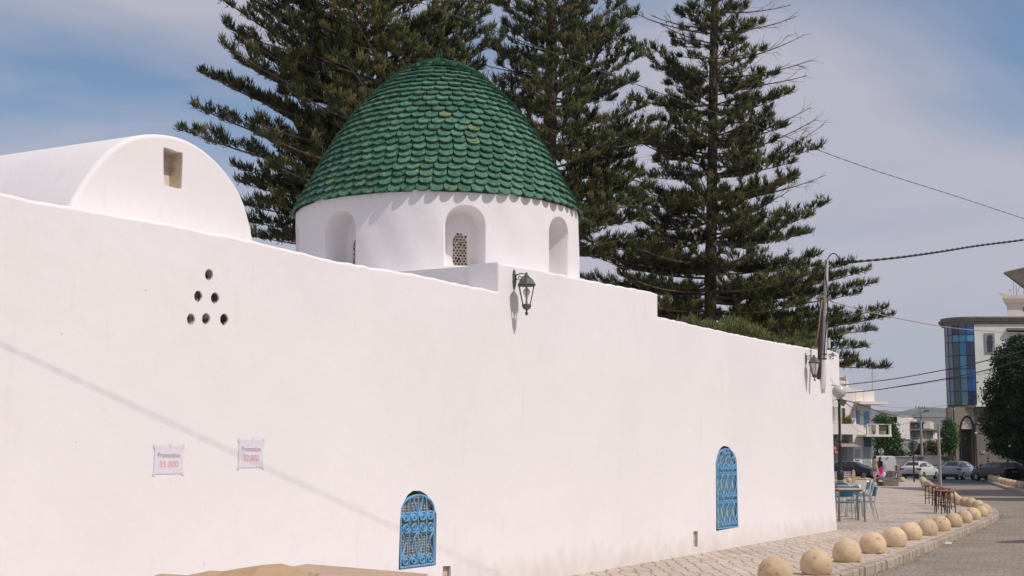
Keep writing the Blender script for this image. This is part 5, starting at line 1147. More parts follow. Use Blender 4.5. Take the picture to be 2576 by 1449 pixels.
def car(kind, lab, px, py, heading, color, group='cars parked beyond the plaza', name='parked_car', cat='car', panels=False, ytgt=None, scale=1.0):
    K = KINDS[kind]; L = K['x'][-1]; p = G(px, py) if ytgt is None else AT(px, 1190, ytgt)
    t = thing(name, lab, cat, (p.x, p.y, ROADZ + .0), R(heading), group)      # local +x = forward
    zb_ = .20; st = []
    def ring(i):
        zb2, zr, w, wr = K['zbelt'][i], K['zroof'][i], K['w'][i], K['wr'][i]; bb = zb_ + (.16 if i in (0, len(K['x']) - 1) else 0)
        h = [(0, bb), (w * .88, bb), (w * .985, bb + .12), (w, (bb + zb2) / 2), (w * .985, zb2 - .06), (w * .955, zb2), (wr, zr - .055), (wr * .8, zr), (0, zr + .012)]
        pts = h + [(-y, z) for y, z in h[-2:0:-1]]; return [Vector((K['x'][i] - L / 2, y, z)) for y, z in pts]
    rg = [ring(i) for i in range(len(K['x']))]; m = MB(); m.loft(rg); m.build('body', color, t, smooth=28)
    def glassq(nm, quads):
        g_ = MB()
        for q, off in quads:
            c = sum(q, Vector()) / len(q); nn = (q[1] - q[0]).cross(q[2] - q[1]).normalized()
            if nn.dot(c - Vector((0, 0, .8))) < 0: nn = -nn
            q2 = [c + (v - c) * Vector((1, 1, 1)).x * off + nn * .008 for v in q]; g_.add(q2 + [v - nn * .03 for v in q2], [(0, 1, 2, 3), (0, 4, 5, 1), (1, 5, 6, 2), (2, 6, 7, 3), (3, 7, 4, 0)])
        return g_.build(nm, CGL, t)
    def strip_glass(nm, low, high):
        idx = (6, 7, 8, 9, 10); lo = [low[i] for i in idx]; hi = [high[i] for i in idx]; cm = sum(lo + hi, Vector()) / 10
        nn = (hi[2] - lo[2]).cross(lo[3] - lo[1]).normalized()
        if nn.z < 0: nn = -nn
        sq = lambda v, e: Vector((v.x, v.y * e, v.z))
        l2 = [sq(a.lerp(b, .10), .95) for a, b in zip(lo, hi)]; h2 = [sq(b.lerp(a, .10), .93) for a, b in zip(lo, hi)]
        g_ = MB(); g_.loft([[v + nn * .012 for v in l2], [v + nn * .012 for v in h2]], closed=False, caps=False); g_.loft([[v - nn * .02 for v in l2], [v + nn * .012 for v in l2]], closed=False, caps=False); g_.loft([[v - nn * .02 for v in h2], [v + nn * .012 for v in h2]], closed=False, caps=False)
        return g_.build(nm, CGL, t, smooth='all')
    if kind != 'van' or not panels:
        strip_glass('rear_window', rg[2], rg[3])
    strip_glass('windscreen', rg[6], rg[5])
    for sgn, (i5, i6) in ((1, (5, 6)), (-1, (11, 10))):
        seg = [(2, 3), (3, 4), (4, 5), (5, 6)] if not panels else [(4, 5), (5, 6)]
        for i, j in seg:
            if i == 2 and kind == 'sedan': pass
            q = [rg[i][i5].lerp(rg[i][i6], .12), rg[j][i5].lerp(rg[j][i6], .12), rg[j][i6].lerp(rg[j][i5], .12), rg[i][i6].lerp(rg[i][i5], .12)]
            glassq('side_window', [(q, .93)])
    for x in (.72 - L / 2, L / 2 - .82):
        for s_ in (-1, 1):
            w_ = MB(); y0 = s_ * (K['w'][3] - .21); y1 = s_ * (K['w'][3] + .004)
            w_.tube([(x, y0, .315), (x, y1 - s_ * .02, .315), (x, y1, .315)], [.315, .315, .295], n=20); wo_ = w_.build('wheel', TYRE, t, smooth=35)
            r_ = MB(); r_.tube([(x, y1 - s_ * .01, .315), (x, y1 + s_ * .006, .315)], [.20, .19], n=16)
            for q in range(5): a = q * 1.2566; r_.box(-.015, 0, 0, .015, .004, .17, M=Matrix.Translation((x, y1 + s_ * .006, .315)) @ Matrix.Rotation(a, 4, 'Y'))
            r_.build('rim', RIM, wo_)
    for s_ in (-1, 1):
        hy = K['w'][1]; z1 = K['zbelt'][1]
        if kind == 'van': m = MB(); m.box(-L / 2 - .02, s_ * hy - s_ * .13, .72, -L / 2 + .08, s_ * (hy + .004), 1.18)
        else: m = MB(); m.box(-L / 2 + .02, s_ * hy - s_ * .30, z1 - .17, -L / 2 + .22, s_ * (hy + .012), z1 - .02)
        m.build('tail_lamp', TAILR, t)
        m = MB(); xf = L / 2; m.box(xf - .42, s_ * .50, .62, xf - .10, s_ * .79, .74); m.build('headlight', HEADL, t)
        m = MB(); xm = K['x'][6] - L / 2 - .15; m.box(xm - .05, s_ * (K['w'][5] - .0), K['zbelt'][5] + .0, xm + .07, s_ * (K['w'][5] + .17), K['zbelt'][5] + .13); m.build('wing_mirror', color, t)
    m = MB(); m.box(-L / 2 - .012, -.26, .66 if kind != 'van' else .62, -L / 2 + .09, .26, .77 if kind != 'van' else .73); m.build('number_plate', PLATE, t)
    m = MB(); m.box(-L / 2 - .004, -.70, .22, -L / 2 + .14, .70, .44); m.build('rear_bumper', TRIM, t); m = MB(); m.box(L / 2 - .14, -.6, .22, L / 2 + .004, .6, .42); m.box(L / 2 - .10, -.35, .50, L / 2 + .004, .35, .58); m.build('front_bumper', TRIM, t)
    if panels:
        m = MB(); m.box(-L / 2 - .006, -.006, .5, -L / 2 + .05, .006, 1.22); m.box(-L / 2 + .02, -.30, 1.74, -L / 2 + .10, -.12, 1.77); m.box(-L / 2 - .03, .10, .93, -L / 2 + .02, .32, .96); m.build('door_seam', TRIM, t)
    if scale != 1: t.scale = (scale,) * 3
    return t
car('hatch', 'blue grey car at the far left, half hidden by the street lamp', 2108, 1196, -55, paint('blue_grey_paint', (.10, .13, .17)))
car('sedan', 'black car with its nose to the right behind the stone post', 2141, 1200, -32, paint('black_paint', (.012, .014, .018)))
car('van', 'dark grey people carrier facing the camera left of the walking women', 2178, 1194, -112, paint('graphite_paint', (.07, .08, .085)), name='parked_van', cat='van')
car('van', 'white panel van seen from behind, its rear doors closed', 2226, 1204, 76, paint('white_van_paint', (.62, .60, .58)), panels=True, name='parked_van', cat='van')
car('sedan', 'dark blue grey car facing the camera right of the white van', 2271, 1193, -82, paint('slate_paint', (.03, .05, .06)))
car('hatch', 'white hatchback seen from behind, parked beyond the dark sign post', 2315, 1201, 52, paint('pearl_white_paint', (.62, .60, .55)))
car('hatch', 'grey blue car with its nose to the camera behind the leaning post', 2352, 1194, -98, paint('steel_paint', (.10, .12, .15)))
car('sedan', 'dark car mostly hidden behind the silver hatchback', 2386, 1191, -90, paint('dark_green_paint', (.02, .035, .04)))
car('hatch', 'silver hatchback with red tail lamps in front of the arched doorway', 2415, 1202, 50, paint('silver_paint', (.33, .36, .41)))
car('hatch', 'black hatchback with a white number plate in the shade of the dark tree', 2508, 1206, 108, paint('gloss_black_paint', (.012, .012, .015)))
car('van', 'dark brown van cut off by the right edge of the photo', 2596, 1207, 100, paint('dark_brown_paint', (.03, .022, .018)), name='parked_van', cat='van')
# scooter
sp = G(2465, 1203); t = thing('motor_scooter', 'dusty motor scooter loaded with bags between the silver and black hatchbacks', 'scooter', (sp.x, sp.y, ROADZ), R(200))
BODYS = mat('scooter_body', (.10, .085, .07), .45, var=.4, vscale=8)
for x in (-.62, .62): w_ = MB(); w_.tube([(x, -.06, .27), (x, .06, .27)], .27, n=18); w_.build('wheel', TYRE, t, smooth=30)
m = MB(); m.loft([[Vector((x, y * w, zc + z * h)) for y, z in ((-1, -1), (1, -1), (1.1, 0), (.8, 1), (-.8, 1), (-1.1, 0))] for x, w, zc, h in ((-.75, .10, .62, .10), (-.45, .17, .58, .17), (-.1, .18, .50, .14), (.1, .16, .32, .06), (.4, .18, .36, .10), (.5, .16, .65, .28), (.55, .08, .92, .06))]); m.build('body', BODYS, t, smooth=30)
m = MB(); m.box(-.72, -.14, .80, -.05, .14, .88); m.build('seat', TRIM, t)
m = MB(); m.tube([(.62, 0, .27), (.5, 0, 1.0)], .03, n=8); m.tube([(.42, -.33, 1.04), (.5, 0, 1.0), (.42, .33, 1.04)], .016, n=6); m.tube([(.45, -.28, 1.04), (.5, -.32, 1.25)], .01, n=5); m.tube([(.45, .28, 1.04), (.5, .32, 1.25)], .01, n=5); m.build('handlebars', TRIM, t, smooth=True)
m = MB(); m.sphere((.56, 0, .86), .09, n=12, k=8); m.build('headlight', HEADL, t, smooth=True)
sb = MB(); sb.sphere((0, 0, .0), .24, n=12, k=9, sc=(1.3, 1.1, .8)); sb.sphere((.3, .05, -.05), .17, n=10, k=8, sc=(1.2, 1, .8)); sb.sphere((-.2, -.1, .12), .15, n=10, k=8)
tag(sb.build('load_bag', mat('tan_sack', (.35, .29, .21), .9, var=.4, vscale=6, bump=.6, bscale=12), loc=(sp.x + .3, sp.y + .02, ROADZ + 1.06), smooth='all'), 'tan cloth sacks piled on the motor scooter seat', 'sack')
# ------------------------------------------------------------ people
SKIN = mat('skin', (.32, .19, .125), .6); HAIR = mat('dark_hair', (.018, .012, .012), .5, bump=.6, bscale=80)
def remesh(o, vox):
    md = o.modifiers.new('r', 'REMESH'); md.mode = 'VOXEL'; md.voxel_size = vox; md.use_smooth_shade = True
    sm = o.modifiers.new('s', 'SMOOTH'); sm.iterations = 3; sm.factor = .4
    bpy.context.view_layer.update(); me = bpy.data.meshes.new_from_object(o.evaluated_get(bpy.context.evaluated_depsgraph_get())); o.modifiers.clear(); old = o.data; o.data = me; bpy.data.meshes.remove(old)
    return o
def ell(c, rx, ry, n=14, z=0): return [Vector((c[0] + rx * math.cos(2 * math.pi * k / n), c[1] + ry * math.sin(2 * math.pi * k / n), c[2])) for k in range(n)]
def arm(m, s, sh_, el, wr, scale=1):
    m.tube([sh_, sh_.lerp(el, .5), el, el.lerp(wr, .4), wr], [.048, .042, .034, .033, .023], n=10)
    d = (wr - el).normalized(); f = Vector((1, 0, 0)); q = d.cross(f).normalized(); palm = wr + d * .05
    m.loft([[wr + a * .022 * q + b * .014 * f for a, b in ((-1, -1), (1, -1), (1, 1), (-1, 1))], [palm + a * .038 * q + b * .013 * f for a, b in ((-1, -1), (1, -1), (1, 1), (-1, 1))], [palm + d * .04 + a * .036 * q + b * .011 * f for a, b in ((-1, -1), (1, -1), (1, 1), (-1, 1))]])
    for i, ln in enumerate((.062, .072, .068, .052)):
        b0 = palm + d * .035 + q * (-.028 + .0185 * i); c1 = b0 + d * ln * .5 + f * .008; m.tube([b0, c1, c1 + d * ln * .35 + f * .026], [.0095, .009, .007], n=6)
    b0 = palm - d * .03 + q * .03 * s; m.tube([b0, b0 + d * .03 + q * .026 * s + f * .012, b0 + d * .058 + q * .03 * s + f * .02], [.011, .010, .008], n=6)
def person(lab, px, py, rz, H, top, top_mat, leg_mat, hair='bun', wide=False, stride=.22, skin_arms=True, sleeves=False, gnd=None):
    p = G(px, py) if gnd is None else gnd; t = thing('person', lab, 'person', tuple(p), rz); S = H / 1.68; t.scale = (S, S, S)     # local +x = forward
    m = MB(); hipL, hipR = Vector((0, .085, .90)), Vector((0, -.085, .90))
    kL, aL = Vector((.14, .09, .50)), Vector((.5 * stride + .02, .085, .09)); kR, aR = Vector((.05, -.09, .49)), Vector((-stride, -.085, .14))
    for h_, k_, a_, fd in ((hipL, kL, aL, 0), (hipR, kR, aR, .35)):
        m.tube([h_, h_.lerp(k_, .5), k_, k_.lerp(a_, .35), a_], [.088, .074, .054, .052, .036], n=12)
        m.loft([[a_ + Vector((dx, dy, dz + fd * dx)) for dy, dz in ((-w, -.085 + lift), (w, -.085 + lift), (w * .8, h2), (-w * .8, h2))] for dx, w, h2, lift in ((-.06, .03, -.02, 0), (.0, .036, .03, 0), (.08, .042, -.03, 0), (.17, .034, -.06, .005))])
    tor = [((0, 0, .86), .12, .165), ((0, 0, .95), .115, .165), ((.005, 0, 1.06), .095, .135), ((.01, 0, 1.18), .105, .14), ((.005, 0, 1.30), .11, .165), ((0, 0, 1.38), .09, .165), ((-.005, 0, 1.42), .06, .11), ((.0, 0, 1.45), .05, .055), ((.012, 0, 1.52), .048, .05)]
    m.loft([ell(c, a, b) for c, a, b in tor])
    m.sphere((.03, 0, 1.595), .088, n=18, k=14, sc=(1.08, .86, 1.28)); m.sphere((.055, 0, 1.535), .05, n=12, k=8, sc=(1, .9, .8))
    m.loft([ell((.118, 0, 1.605), .006, .007, 8), ell((.138, 0, 1.575), .014, .016, 8), ell((.125, 0, 1.56), .008, .014, 8)])
    for s_ in (-1, 1): m.sphere((.02, s_ * .078, 1.585), .025, n=8, k=6, sc=(.7, .4, 1.2)); arm(m, s_, Vector((0, s_ * .165, 1.36)), Vector((-.05 * s_, s_ * .215, 1.10)), Vector((.05 - .04 * s_, s_ * .225, .88)))
    o = m.build('body', SKIN, t); remesh(o, .0085)
    e = MB()
    for s_ in (-1, 1): e.sphere((.112, s_ * .030, 1.612), .011, n=8, k=6)
    e.build('eyes', mat('dark_eyes', (.02, .015, .012), .3), t)
    e = MB(); e.sphere((.118, 0, 1.545), .012, n=8, k=6, sc=(.5, 2.0, .5)); e.build('mouth', mat('lips', (.25, .08, .07), .5), t)
    h = MB(); h.sphere((.005, 0, 1.625), .10, n=16, k=12, sc=(1.05, .93, 1.15))
    if hair == 'bun': h.sphere((-.06, 0, 1.735), .055, n=12, k=9); h.sphere((-.04, 0, 1.58), .075, n=12, k=9)
    else: h.loft([ell((-.03, 0, 1.66), .085, .088), ell((-.06, 0, 1.55), .075, .092), ell((-.09, 0, 1.42), .055, .095), ell((-.10, 0, 1.28), .04, .075), ell((-.10, 0, 1.20), .02, .04)])
    ho = h.build('hair', HAIR, t); remesh(ho, .014)
    # clothes
    c = MB(); q = [((0, 0, .90 if top == 'short' else .78), .145, .195), ((0, 0, 1.0), .135, .18), ((.005, 0, 1.10), .125, .165), ((.01, 0, 1.2), .125, .165), ((.005, 0, 1.31), .128, .185), ((0, 0, 1.385), .10, .175), ((-.005, 0, 1.425), .07, .12)]
    c.loft([ell(a, b, d) for a, b, d in q])
    for s_ in (-1, 1):
        a, b_, w_ = Vector((0, s_ * .165, 1.37)), Vector((-.05 * s_, s_ * .215, 1.10)), Vector((.05 - .04 * s_, s_ * .225, .88))
        if sleeves: c.tube([a, a.lerp(b_, .5), b_, w_], [.07, .062, .056, .042], n=10)
        else: c.tube([a, a.lerp(b_, .55)], [.066, .060], n=10)
    remesh(c.build('shirt' if top == 'short' else 'tunic', top_mat, t), .014)
    tr = MB()
    for h_, k_, a_ in ((hipL, kL, aL), (hipR, kR, aR)):
        w_ = (.125, .125, .135, .16) if wide else (.11, .092, .078, .06)
        tr.loft([ell(tuple(h_ + Vector((0, 0, .03))), w_[0], w_[0]), ell(tuple(h_.lerp(k_, .5)), w_[1], w_[1] * .95), ell(tuple(k_), w_[2], w_[2] * .85), ell(tuple(k_.lerp(a_, .55)), (w_[2] + w_[3]) / 2, w_[2] * .85), ell(tuple(a_ + Vector((0, 0, -.02 if wide else .04))), w_[3], w_[3] * .75)])
    tr.loft([ell((0, 0, .84), .125, .18), ell((0, 0, .93), .135, .185), ell((0, 0, 1.03), .115, .155)]); remesh(tr.build('trousers', leg_mat, t), .014)
    return t
BEIGE = mat('beige_cloth', (.46, .36, .25), .9, var=.12, vscale=8, bump=.5, bscale=9); BLACKC = mat('black_cloth', (.012, .011, .015), .8, bump=.3); PINK = mat('pink_cloth', (.82, .03, .30), .7, var=.12, vscale=7, bump=.5, bscale=9)
person('woman in a beige tunic and trousers walking away, dark hair in a high bun', 2203, 1205, R(42), 1.74, 'tunic', BEIGE, BEIGE, 'bun', sleeves=True)
pk = person('woman in wide pink trousers and a black short sleeved top walking away', 2216, 1206.5, R(30), 1.64, 'short', BLACKC, PINK, 'long', wide=True, stride=.26)
gd = G(2487, 1190); person('person in dark clothes standing behind the black hatchback in the tree shade', 2487, 1190, R(160), 1.72, 'short', mat('navy_cloth', (.03, .035, .07), .8), BLACKC, 'bun', gnd=Vector((gd.x, gd.y, ROADZ)))
bgm = MB(); c_ = G(2224.5, 1207.5); rr_ = [((0, 0, .02), .11, .08), ((0, 0, .12), .17, .11), ((0, 0, .28), .18, .12), ((.01, 0, .42), .12, .08), ((.0, 0, .52), .04, .025)]
bgm.loft([ell(a, b, d, 12) for a, b, d in rr_]); bgm.tube([(-.03, 0, .5), (-.04, 0, .60), (0, 0, .66), (.03, 0, .60), (.03, 0, .5)], .008, n=5)
bg_o = bgm.build('carrier_bag', mat('white_plastic_bag', (.62, .64, .66), .4, var=.2, vscale=9, bump=.8, bscale=10), loc=Vector((c_.x, c_.y, .05)), smooth='all'); tag(bg_o, 'white plastic carrier bag hanging at the hand of the woman in pink', 'bag')
bgm = MB(); bgm.loft([ell(a, b, d, 12) for a, b, d in [((0, 0, .0), .10, .07), ((0, 0, .15), .15, .10), ((0, 0, .42), .14, .09), ((.0, 0, .60), .06, .04)]]); bgm.tube([(-.03, 0, .55), (-.03, 0, .68), (.03, 0, .68), (.03, 0, .55)], .008, n=5)
c_ = G(2195, 1204.5); tag(bgm.build('shopping_bag', mat('grey_cloth_bag', (.30, .27, .24), .8, var=.4, vscale=8, bump=.6, bscale=10), loc=Vector((c_.x, c_.y, .20)), smooth='all'), 'grey and white shopping bag carried by the woman in beige', 'bag')

# ------------------------------------------------------------ far houses
BXS = 0.0
def bx(mb, Y, x0, y0, x1, y1, dy0, dy1, o, m=0):
    """a box whose front, at depth Y+dy0, spans the measured rectangle"""
    yf = Y + dy0; a = AT(x0, (y0 + y1) / 2, Y); b_ = AT(x1, (y0 + y1) / 2, Y); zt_ = AT((x0 + x1) / 2, y0, Y).z; zb_ = AT((x0 + x1) / 2, y1, Y).z
    if BXS and dy1 - dy0 > 1:          # plots whose side walls run away from the street corner
        u, v, p, q, e = a.x - o.x, b_.x - o.x, Y + dy0 - o.y, Y + dy1 - o.y, (dy1 - dy0) * BXS
        return mb.prism([(u, p), (v, p), (v + e, q), (u + e, q)], lambda x, y: (x, y, zb_ - o.z), lambda x, y: (x, y, zt_ - o.z), m)
    return mb.box(a.x - o.x, Y + dy0 - o.y, zb_ - o.z, b_.x - o.x, Y + dy1 - o.y, zt_ - o.z, m)
HW1 = mat('white_house_wall', (.80, .735, .68), .85, var=.08, vscale=.8, bump=.3, bscale=4); HW2 = mat('cream_house_wall', (.64, .56, .47), .85, var=.1, vscale=.8, bump=.3)
SHUT = mat('blue_shutter_paint', (.13, .42, .72), .5, var=.1, vscale=5); SHUTL = mat('pale_blue_shutter', (.36, .52, .62), .6); TEAL = mat('teal_shop_front', (.045, .14, .16), .6, var=.2)
RAIL = mat('rusty_white_rail', (.34, .27, .21), .8, var=.3, vscale=4)
Y1 = 130; o = Vector((AT(2150, 1190, Y1).x, Y1, ROADZ))
hA = thing('white_house', 'white two storey house with bright blue shutters and a railed balcony', 'house', tuple(o), group='houses across the plaza')
m = MB(); bx(m, Y1, 2040, 976, 2153, 1067, 0, 9, o); bx(m, Y1, 2153, 980, 2206.5, 1009, 0, 9, o); bx(m, Y1, 2153, 1009, 2207, 1205, .45, 9, o); bx(m, Y1, 2040, 1093, 2153, 1205, 1.6, 9, o); m.build('wall', HW1, hA)
m = MB(); bx(m, Y1, 2040, 1067, 2153.5, 1093, -.5, 1.6, o); m.build('balcony_parapet', HW1, hA)
m = MB(); bx(m, Y1, 2150, 1009.5, 2227, 1017, -.9, 1.55, o); m.build('canopy_slab', HW1, hA)
m = MB(); bx(m, Y1, 2040, 958, 2139, 976, .3, 6, o); bx(m, Y1, 2112, 946, 2131.5, 962, .6, 3, o); m.build('rooftop_parapet', HW1, hA)
m = MB(); bx(m, Y1, 2113, 948, 2130, 961, .5, .59, o); m.build('rooftop_panel', mat('grey_panel', (.26, .25, .23), .8), hA)
m = MB(); bx(m, Y1, 2132, 944, 2134, 970, .25, .55, o); m.build('rooftop_post', HW1, hA)
m = MB()
for x in range(2113, 2132, 2): bx(m, Y1, x, 964, x + .7, 972, .15, .25, o)
m.build('rooftop_rail', HW1, hA)
def window(Y, x0, y0, x1, y1, o, par, mt, fr=HW1, dy=0.0, slats=0, name='window', inner=None):
    m = MB(); bx(m, Y, x0, y0, x1, y1, dy - .02, dy + .06, o); w = m.build(name, mt, par)
    f = MB(); e = .7
    bx(f, Y, x0 - e, y0 - e, x1 + e, y0, dy - .06, dy + .05, o); bx(f, Y, x0 - e, y1, x1 + e, y1 + e, dy - .10, dy + .05, o); bx(f, Y, x0 - e, y0, x0, y1, dy - .06, dy + .05, o); bx(f, Y, x1, y0, x1 + e, y1, dy - .06, dy + .05, o); f.build('frame', fr, w)
    if slats:
        s_ = MB(); n = 6
        for k in range(slats): xx = x0 + (x1 - x0) * (k + .5) / slats; bx(s_, Y, xx - .12, y0 + .6, xx + .12, y1 - .6, dy - .035, dy - .02, o)
        bx(s_, Y, (x0 + x1) / 2 - .3, y0, (x0 + x1) / 2 + .3, y1, dy - .05, dy - .035, o); s_.build('slats', inner or mt, w)
    return w
window(Y1, 2158, 1033, 2171, 1064, o, hA, SHUT, SHUT, .45, 6, inner=SHUTL); window(Y1, 2185, 1035, 2198, 1071, o, hA, SHUT, SHUT, .45, 6, inner=SHUTL, name='balcony_door')
window(Y1, 2096, 1025, 2104, 1063, o, hA, HW2, HW1, 0); window(Y1, 2115, 1027, 2123, 1062, o, hA, GLASS_DARK, HW1, 0); window(Y1, 2140, 1029, 2148, 1063, o, hA, HW2, HW1, 0)
m = MB(); bx(m, Y1, 2154.5, 1024, 2162, 1033, .25, .44, o); m.build('wall_light_box', mat('cream_box', (.55, .45, .32), .7), hA)
bal = MB(); bx(bal, Y1, 2165, 1093, 2237, 1098.5, -1.0, 1.55, o); bs = bal.build('balcony_floor', HW1, hA)
m = MB()
for x0, x1 in ((2168, 2172), (2193, 2201), (2231.5, 2236)): bx(m, Y1, x0, 1068.5, x1, 1093, -.95, -.75, o)
bx(m, Y1, 2167.5, 1066.5, 2236.5, 1068.3, -.98, -.72, o); m.build('balcony_posts', HW1, hA)
m = MB()
for x0, x1 in ((2172.5, 2192.5), (2201.5, 2231)):
    k = x0 + .8
    while k < x1:
        a = AT(k, 1080, Y1 - .85); pts = []
        for q in range(9): zz_ = AT(k, 1069 + q * 3, Y1).z - o.z; pts.append((a.x - o.x + .045 * math.sin(q * 1.57), Y1 - .85 - o.y, zz_))
        m.tube(pts, .014, n=4, cap=False); k += 1.45
m.build('balcony_railing', RAIL, hA)
m = MB(); bx(m, Y1, 2212, 1082, 2228, 1092.5, -.6, -.5, o); m.build('reed_screen', mat('reed', (.40, .33, .25), .9), hA)
# ground floor
window(Y1, 2182, 1099.5, 2204, 1124, o, hA, TEAL, HW2, .42, name='shop_fascia'); window(Y1, 2183, 1126, 2202, 1190, o, hA, mat('whitewashed_door', (.42, .47, .47), .8, var=.15), HW2, .45, 2, name='garage_door')
window(Y1, 2161, 1130.5, 2171.5, 1156, o, hA, SHUTL, HW2, .45, name='roller_shutter')
for x0, x1, mt in ((2120, 2126, HW2), (2131.5, 2134.5, mat('maroon_door', (.12, .02, .05), .7)), (2135, 2138.5, HW2), (2143, 2145.5, mat('maroon_door_leaf', (.14, .02, .06), .7)), (2146, 2150, HW2)): window(Y1, x0, 1128, x1, 1185, o, hA, mt, HW1, 1.6, name='door')
m = MB(); p0 = [AT(x, y, Y1 - 1.2) - o for x, y in ((2100, 1123), (2152, 1123))]; p1 = [AT(x, y, Y1 + 1.5) - o for x, y in ((2104, 1107), (2145, 1108))]
m.add([p0[0], p0[1], p1[1], p1[0]] + [v - Vector((0, 0, .05)) for v in (p0[0], p0[1], p1[1], p1[0])], [(0, 1, 2, 3), (4, 7, 6, 5), (0, 4, 5, 1), (1, 5, 6, 2), (2, 6, 7, 3), (3, 7, 4, 0)]); m.build('shop_awning', mat('beige_awning', (.33, .28, .23), .9), hA)
m = MB(); bx(m, Y1, 2105, 1097, 2113, 1107, 1.5, 1.58, o); bx(m, Y1, 2119, 1097, 2126, 1107, 1.5, 1.58, o); m.build('dark_openings', GLASS_DARK, hA)
m = MB(); pth = [AT(2104.5, y, Y1 - .6) - o for y in (1000, 1060, 1120, 1200)]; m.tube(pth, .07, n=6); m.build('drain_pipe', HW2, hA)
# aerial, potted plant, pink garments
m = MB(); a = AT(2194.5, 982, Y1) ; b_ = AT(2194, 928, Y1); m.tube([(0, 0, 0), b_ - a], .03, n=5)
for y, w in ((938, 6), (953, 8), (946, 4)): c = AT(2194, y, Y1) - a; m.tube([c + Vector((-.1, 0, 0)), c + Vector((w * .05 + .2, .2, -.06))], .018, n=4)
tag(m.build('roof_aerial', mat('aerial_metal', (.35, .36, .38), .5, metal=.5), loc=a), 'thin television aerial on the roof of the white house', 'aerial')
g = np.random.default_rng(21); ppx = AT(2122, 1066, Y1 - .3); t = thing('balcony_plant', 'yellow green spiky plant trailing over the parapet of the white house', 'plant', tuple(ppx))
n = 420; B = g.normal(0, .25, (n, 3)) * [1.1, .5, .3] + np.stack([g.uniform(-.2, .5, n), np.zeros(n), g.uniform(-.1, .9, n) * g.uniform(0, 1, n)], 1); B[:, 0] += -.25 * B[:, 2]
Dn = unit(g.normal(0, .6, (n, 3)) + [0, 0, .7]); Vf, Tf, Sf = fingers(B, Dn, g.uniform(.2, .45, n), np.full(n, .035), g.uniform(0, 1, n)); np_mesh('leaves', Vf, Tf, attr_mat('succulent_leaves', [(0, (.05, .07, .02)), (1, (.32, .28, .08))]), t, attr=Sf)
m = MB(); m.lathe([(.12, -.28), (.18, 0)], n=10); m.build('pot', SAND, t)
g0 = AT(2104, 1130, 122); m = MB()
for j in range(7): m.sphere((random.uniform(-.22, .22), random.uniform(-.1, .1), random.uniform(-.45, .3)), random.uniform(.10, .17), n=9, k=7, sc=(1, .7, 1.4))
m.tube([(0, 0, .3), (0, 0, .9)], .012, n=5); tag(m.build('hanging_garments', mat('coral_pink_cloth', (.72, .22, .22), .8, var=.4, vscale=7), loc=g0, smooth='all'), 'bunch of coral pink goods hanging at a shop beside the wall corner', 'goods')
m = MB(); aw0 = AT(2100, 1107, 123); m.tube([(-3.5, 0, 0), (-1.5, -.6, .1), (0.1, -.8, -.1)], .05, n=5); m.loft([[Vector((-3.5, 0, .6)), Vector((-1.2, 0, .5)), Vector((-.1, 0, .1)), Vector((.25, 0, -.5))], [Vector((-3.5, -1.2, .0)), Vector((-1.2, -1.2, .0)), Vector((-.1, -1.2, -.3)), Vector((.25, -1.2, -.8))]], closed=False, caps=False)
tag(m.build('shop_awning', mat('dark_awning', (.04, .03, .03), .8), loc=aw0), 'dark shop awning just showing past the wall corner', 'awning')

BXS = .80
Y2 = 150; o = Vector((AT(2275, 1190, Y2).x, Y2, ROADZ)); hB = thing('plain_house', 'plain white block house with a stepped roof behind the street tree', 'house', tuple(o), group='houses across the plaza')
m = MB(); bx(m, Y2, 2256, 1046, 2290, 1105, 0, 9, o); bx(m, Y2, 2290, 1053, 2303, 1105, 0, 9, o); bx(m, Y2, 2246, 1064, 2256, 1105, 0, 9, o); m.build('upper_wall', HW1, hB)
m = MB(); bx(m, Y2, 2244, 1105.5, 2312, 1215, .1, 9, o); m.build('lower_wall', GREYPAINT, hB)
m = MB(); bx(m, Y2, 2218, 1048, 2255.5, 1064, .6, 8, o); m.build('side_block', HW2, hB); m = MB(); bx(m, Y2, 2216, 1045.5, 2257, 1048.5, .2, 8.3, o); m.build('roof_slab', GREYPAINT, hB)
window(Y2, 2243, 1051, 2253, 1061, o, hB, GLASS_DARK, GREYPAINT, .6)
BXS = .62
Y3 = 140; o = Vector((AT(2330, 1190, Y3).x, Y3, ROADZ)); hC = thing('unfinished_house', 'unfinished grey house with bare concrete slabs and dark openings', 'house', tuple(o), group='houses across the plaza')
DG = mat('bare_concrete', (.25, .225, .21), .9, var=.3, vscale=1.2)
m = MB(); bx(m, Y3, 2294, 1064, 2326, 1079, .6, 7, o); m.build('upper_wall', DG, hC); m = MB(); bx(m, Y3, 2290, 1060, 2330, 1063.5, .2, 7.4, o); bx(m, Y3, 2283, 1079.5, 2355, 1083, -.2, 7.4, o); m.build('concrete_slab', DG, hC)
m = MB(); bx(m, Y3, 2326, 1059, 2343, 1078, .3, 4, o); m.build('roof_room', HW2, hC); m = MB(); bx(m, Y3, 2291, 1083.5, 2350, 1104, .3, 7, o); m.build('middle_wall', GREYPAINT, hC)
m = MB(); bx(m, Y3, 2312, 1104, 2355, 1215, .1, 7, o); m.build('lower_wall', HW2, hC); m = MB(); bx(m, Y3, 2350, 1084, 2356, 1104, .2, 7, o); m.build('side_wall', HW1, hC)
for r_ in ((2314, 1066, 2324, 1077), (2297, 1090, 2306, 1101)): window(Y3, *r_, o, hC, GLASS_DARK, GREYPAINT, .29 if r_[1] > 1080 else .6)
window(Y3, 2308, 1068, 2312, 1075, o, hC, HW1, GREYPAINT, .6); window(Y3, 2335, 1108, 2350, 1120, o, hC, GREYPAINT, HW2, .1)
BXS = 0
Y4 = 133; o = Vector((AT(2300, 1190, Y4).x, Y4, ROADZ)); t = thing('garden_wall', 'low boundary wall, grey on the left and white with a gate on the right, behind the parked cars', 'wall', tuple(o))
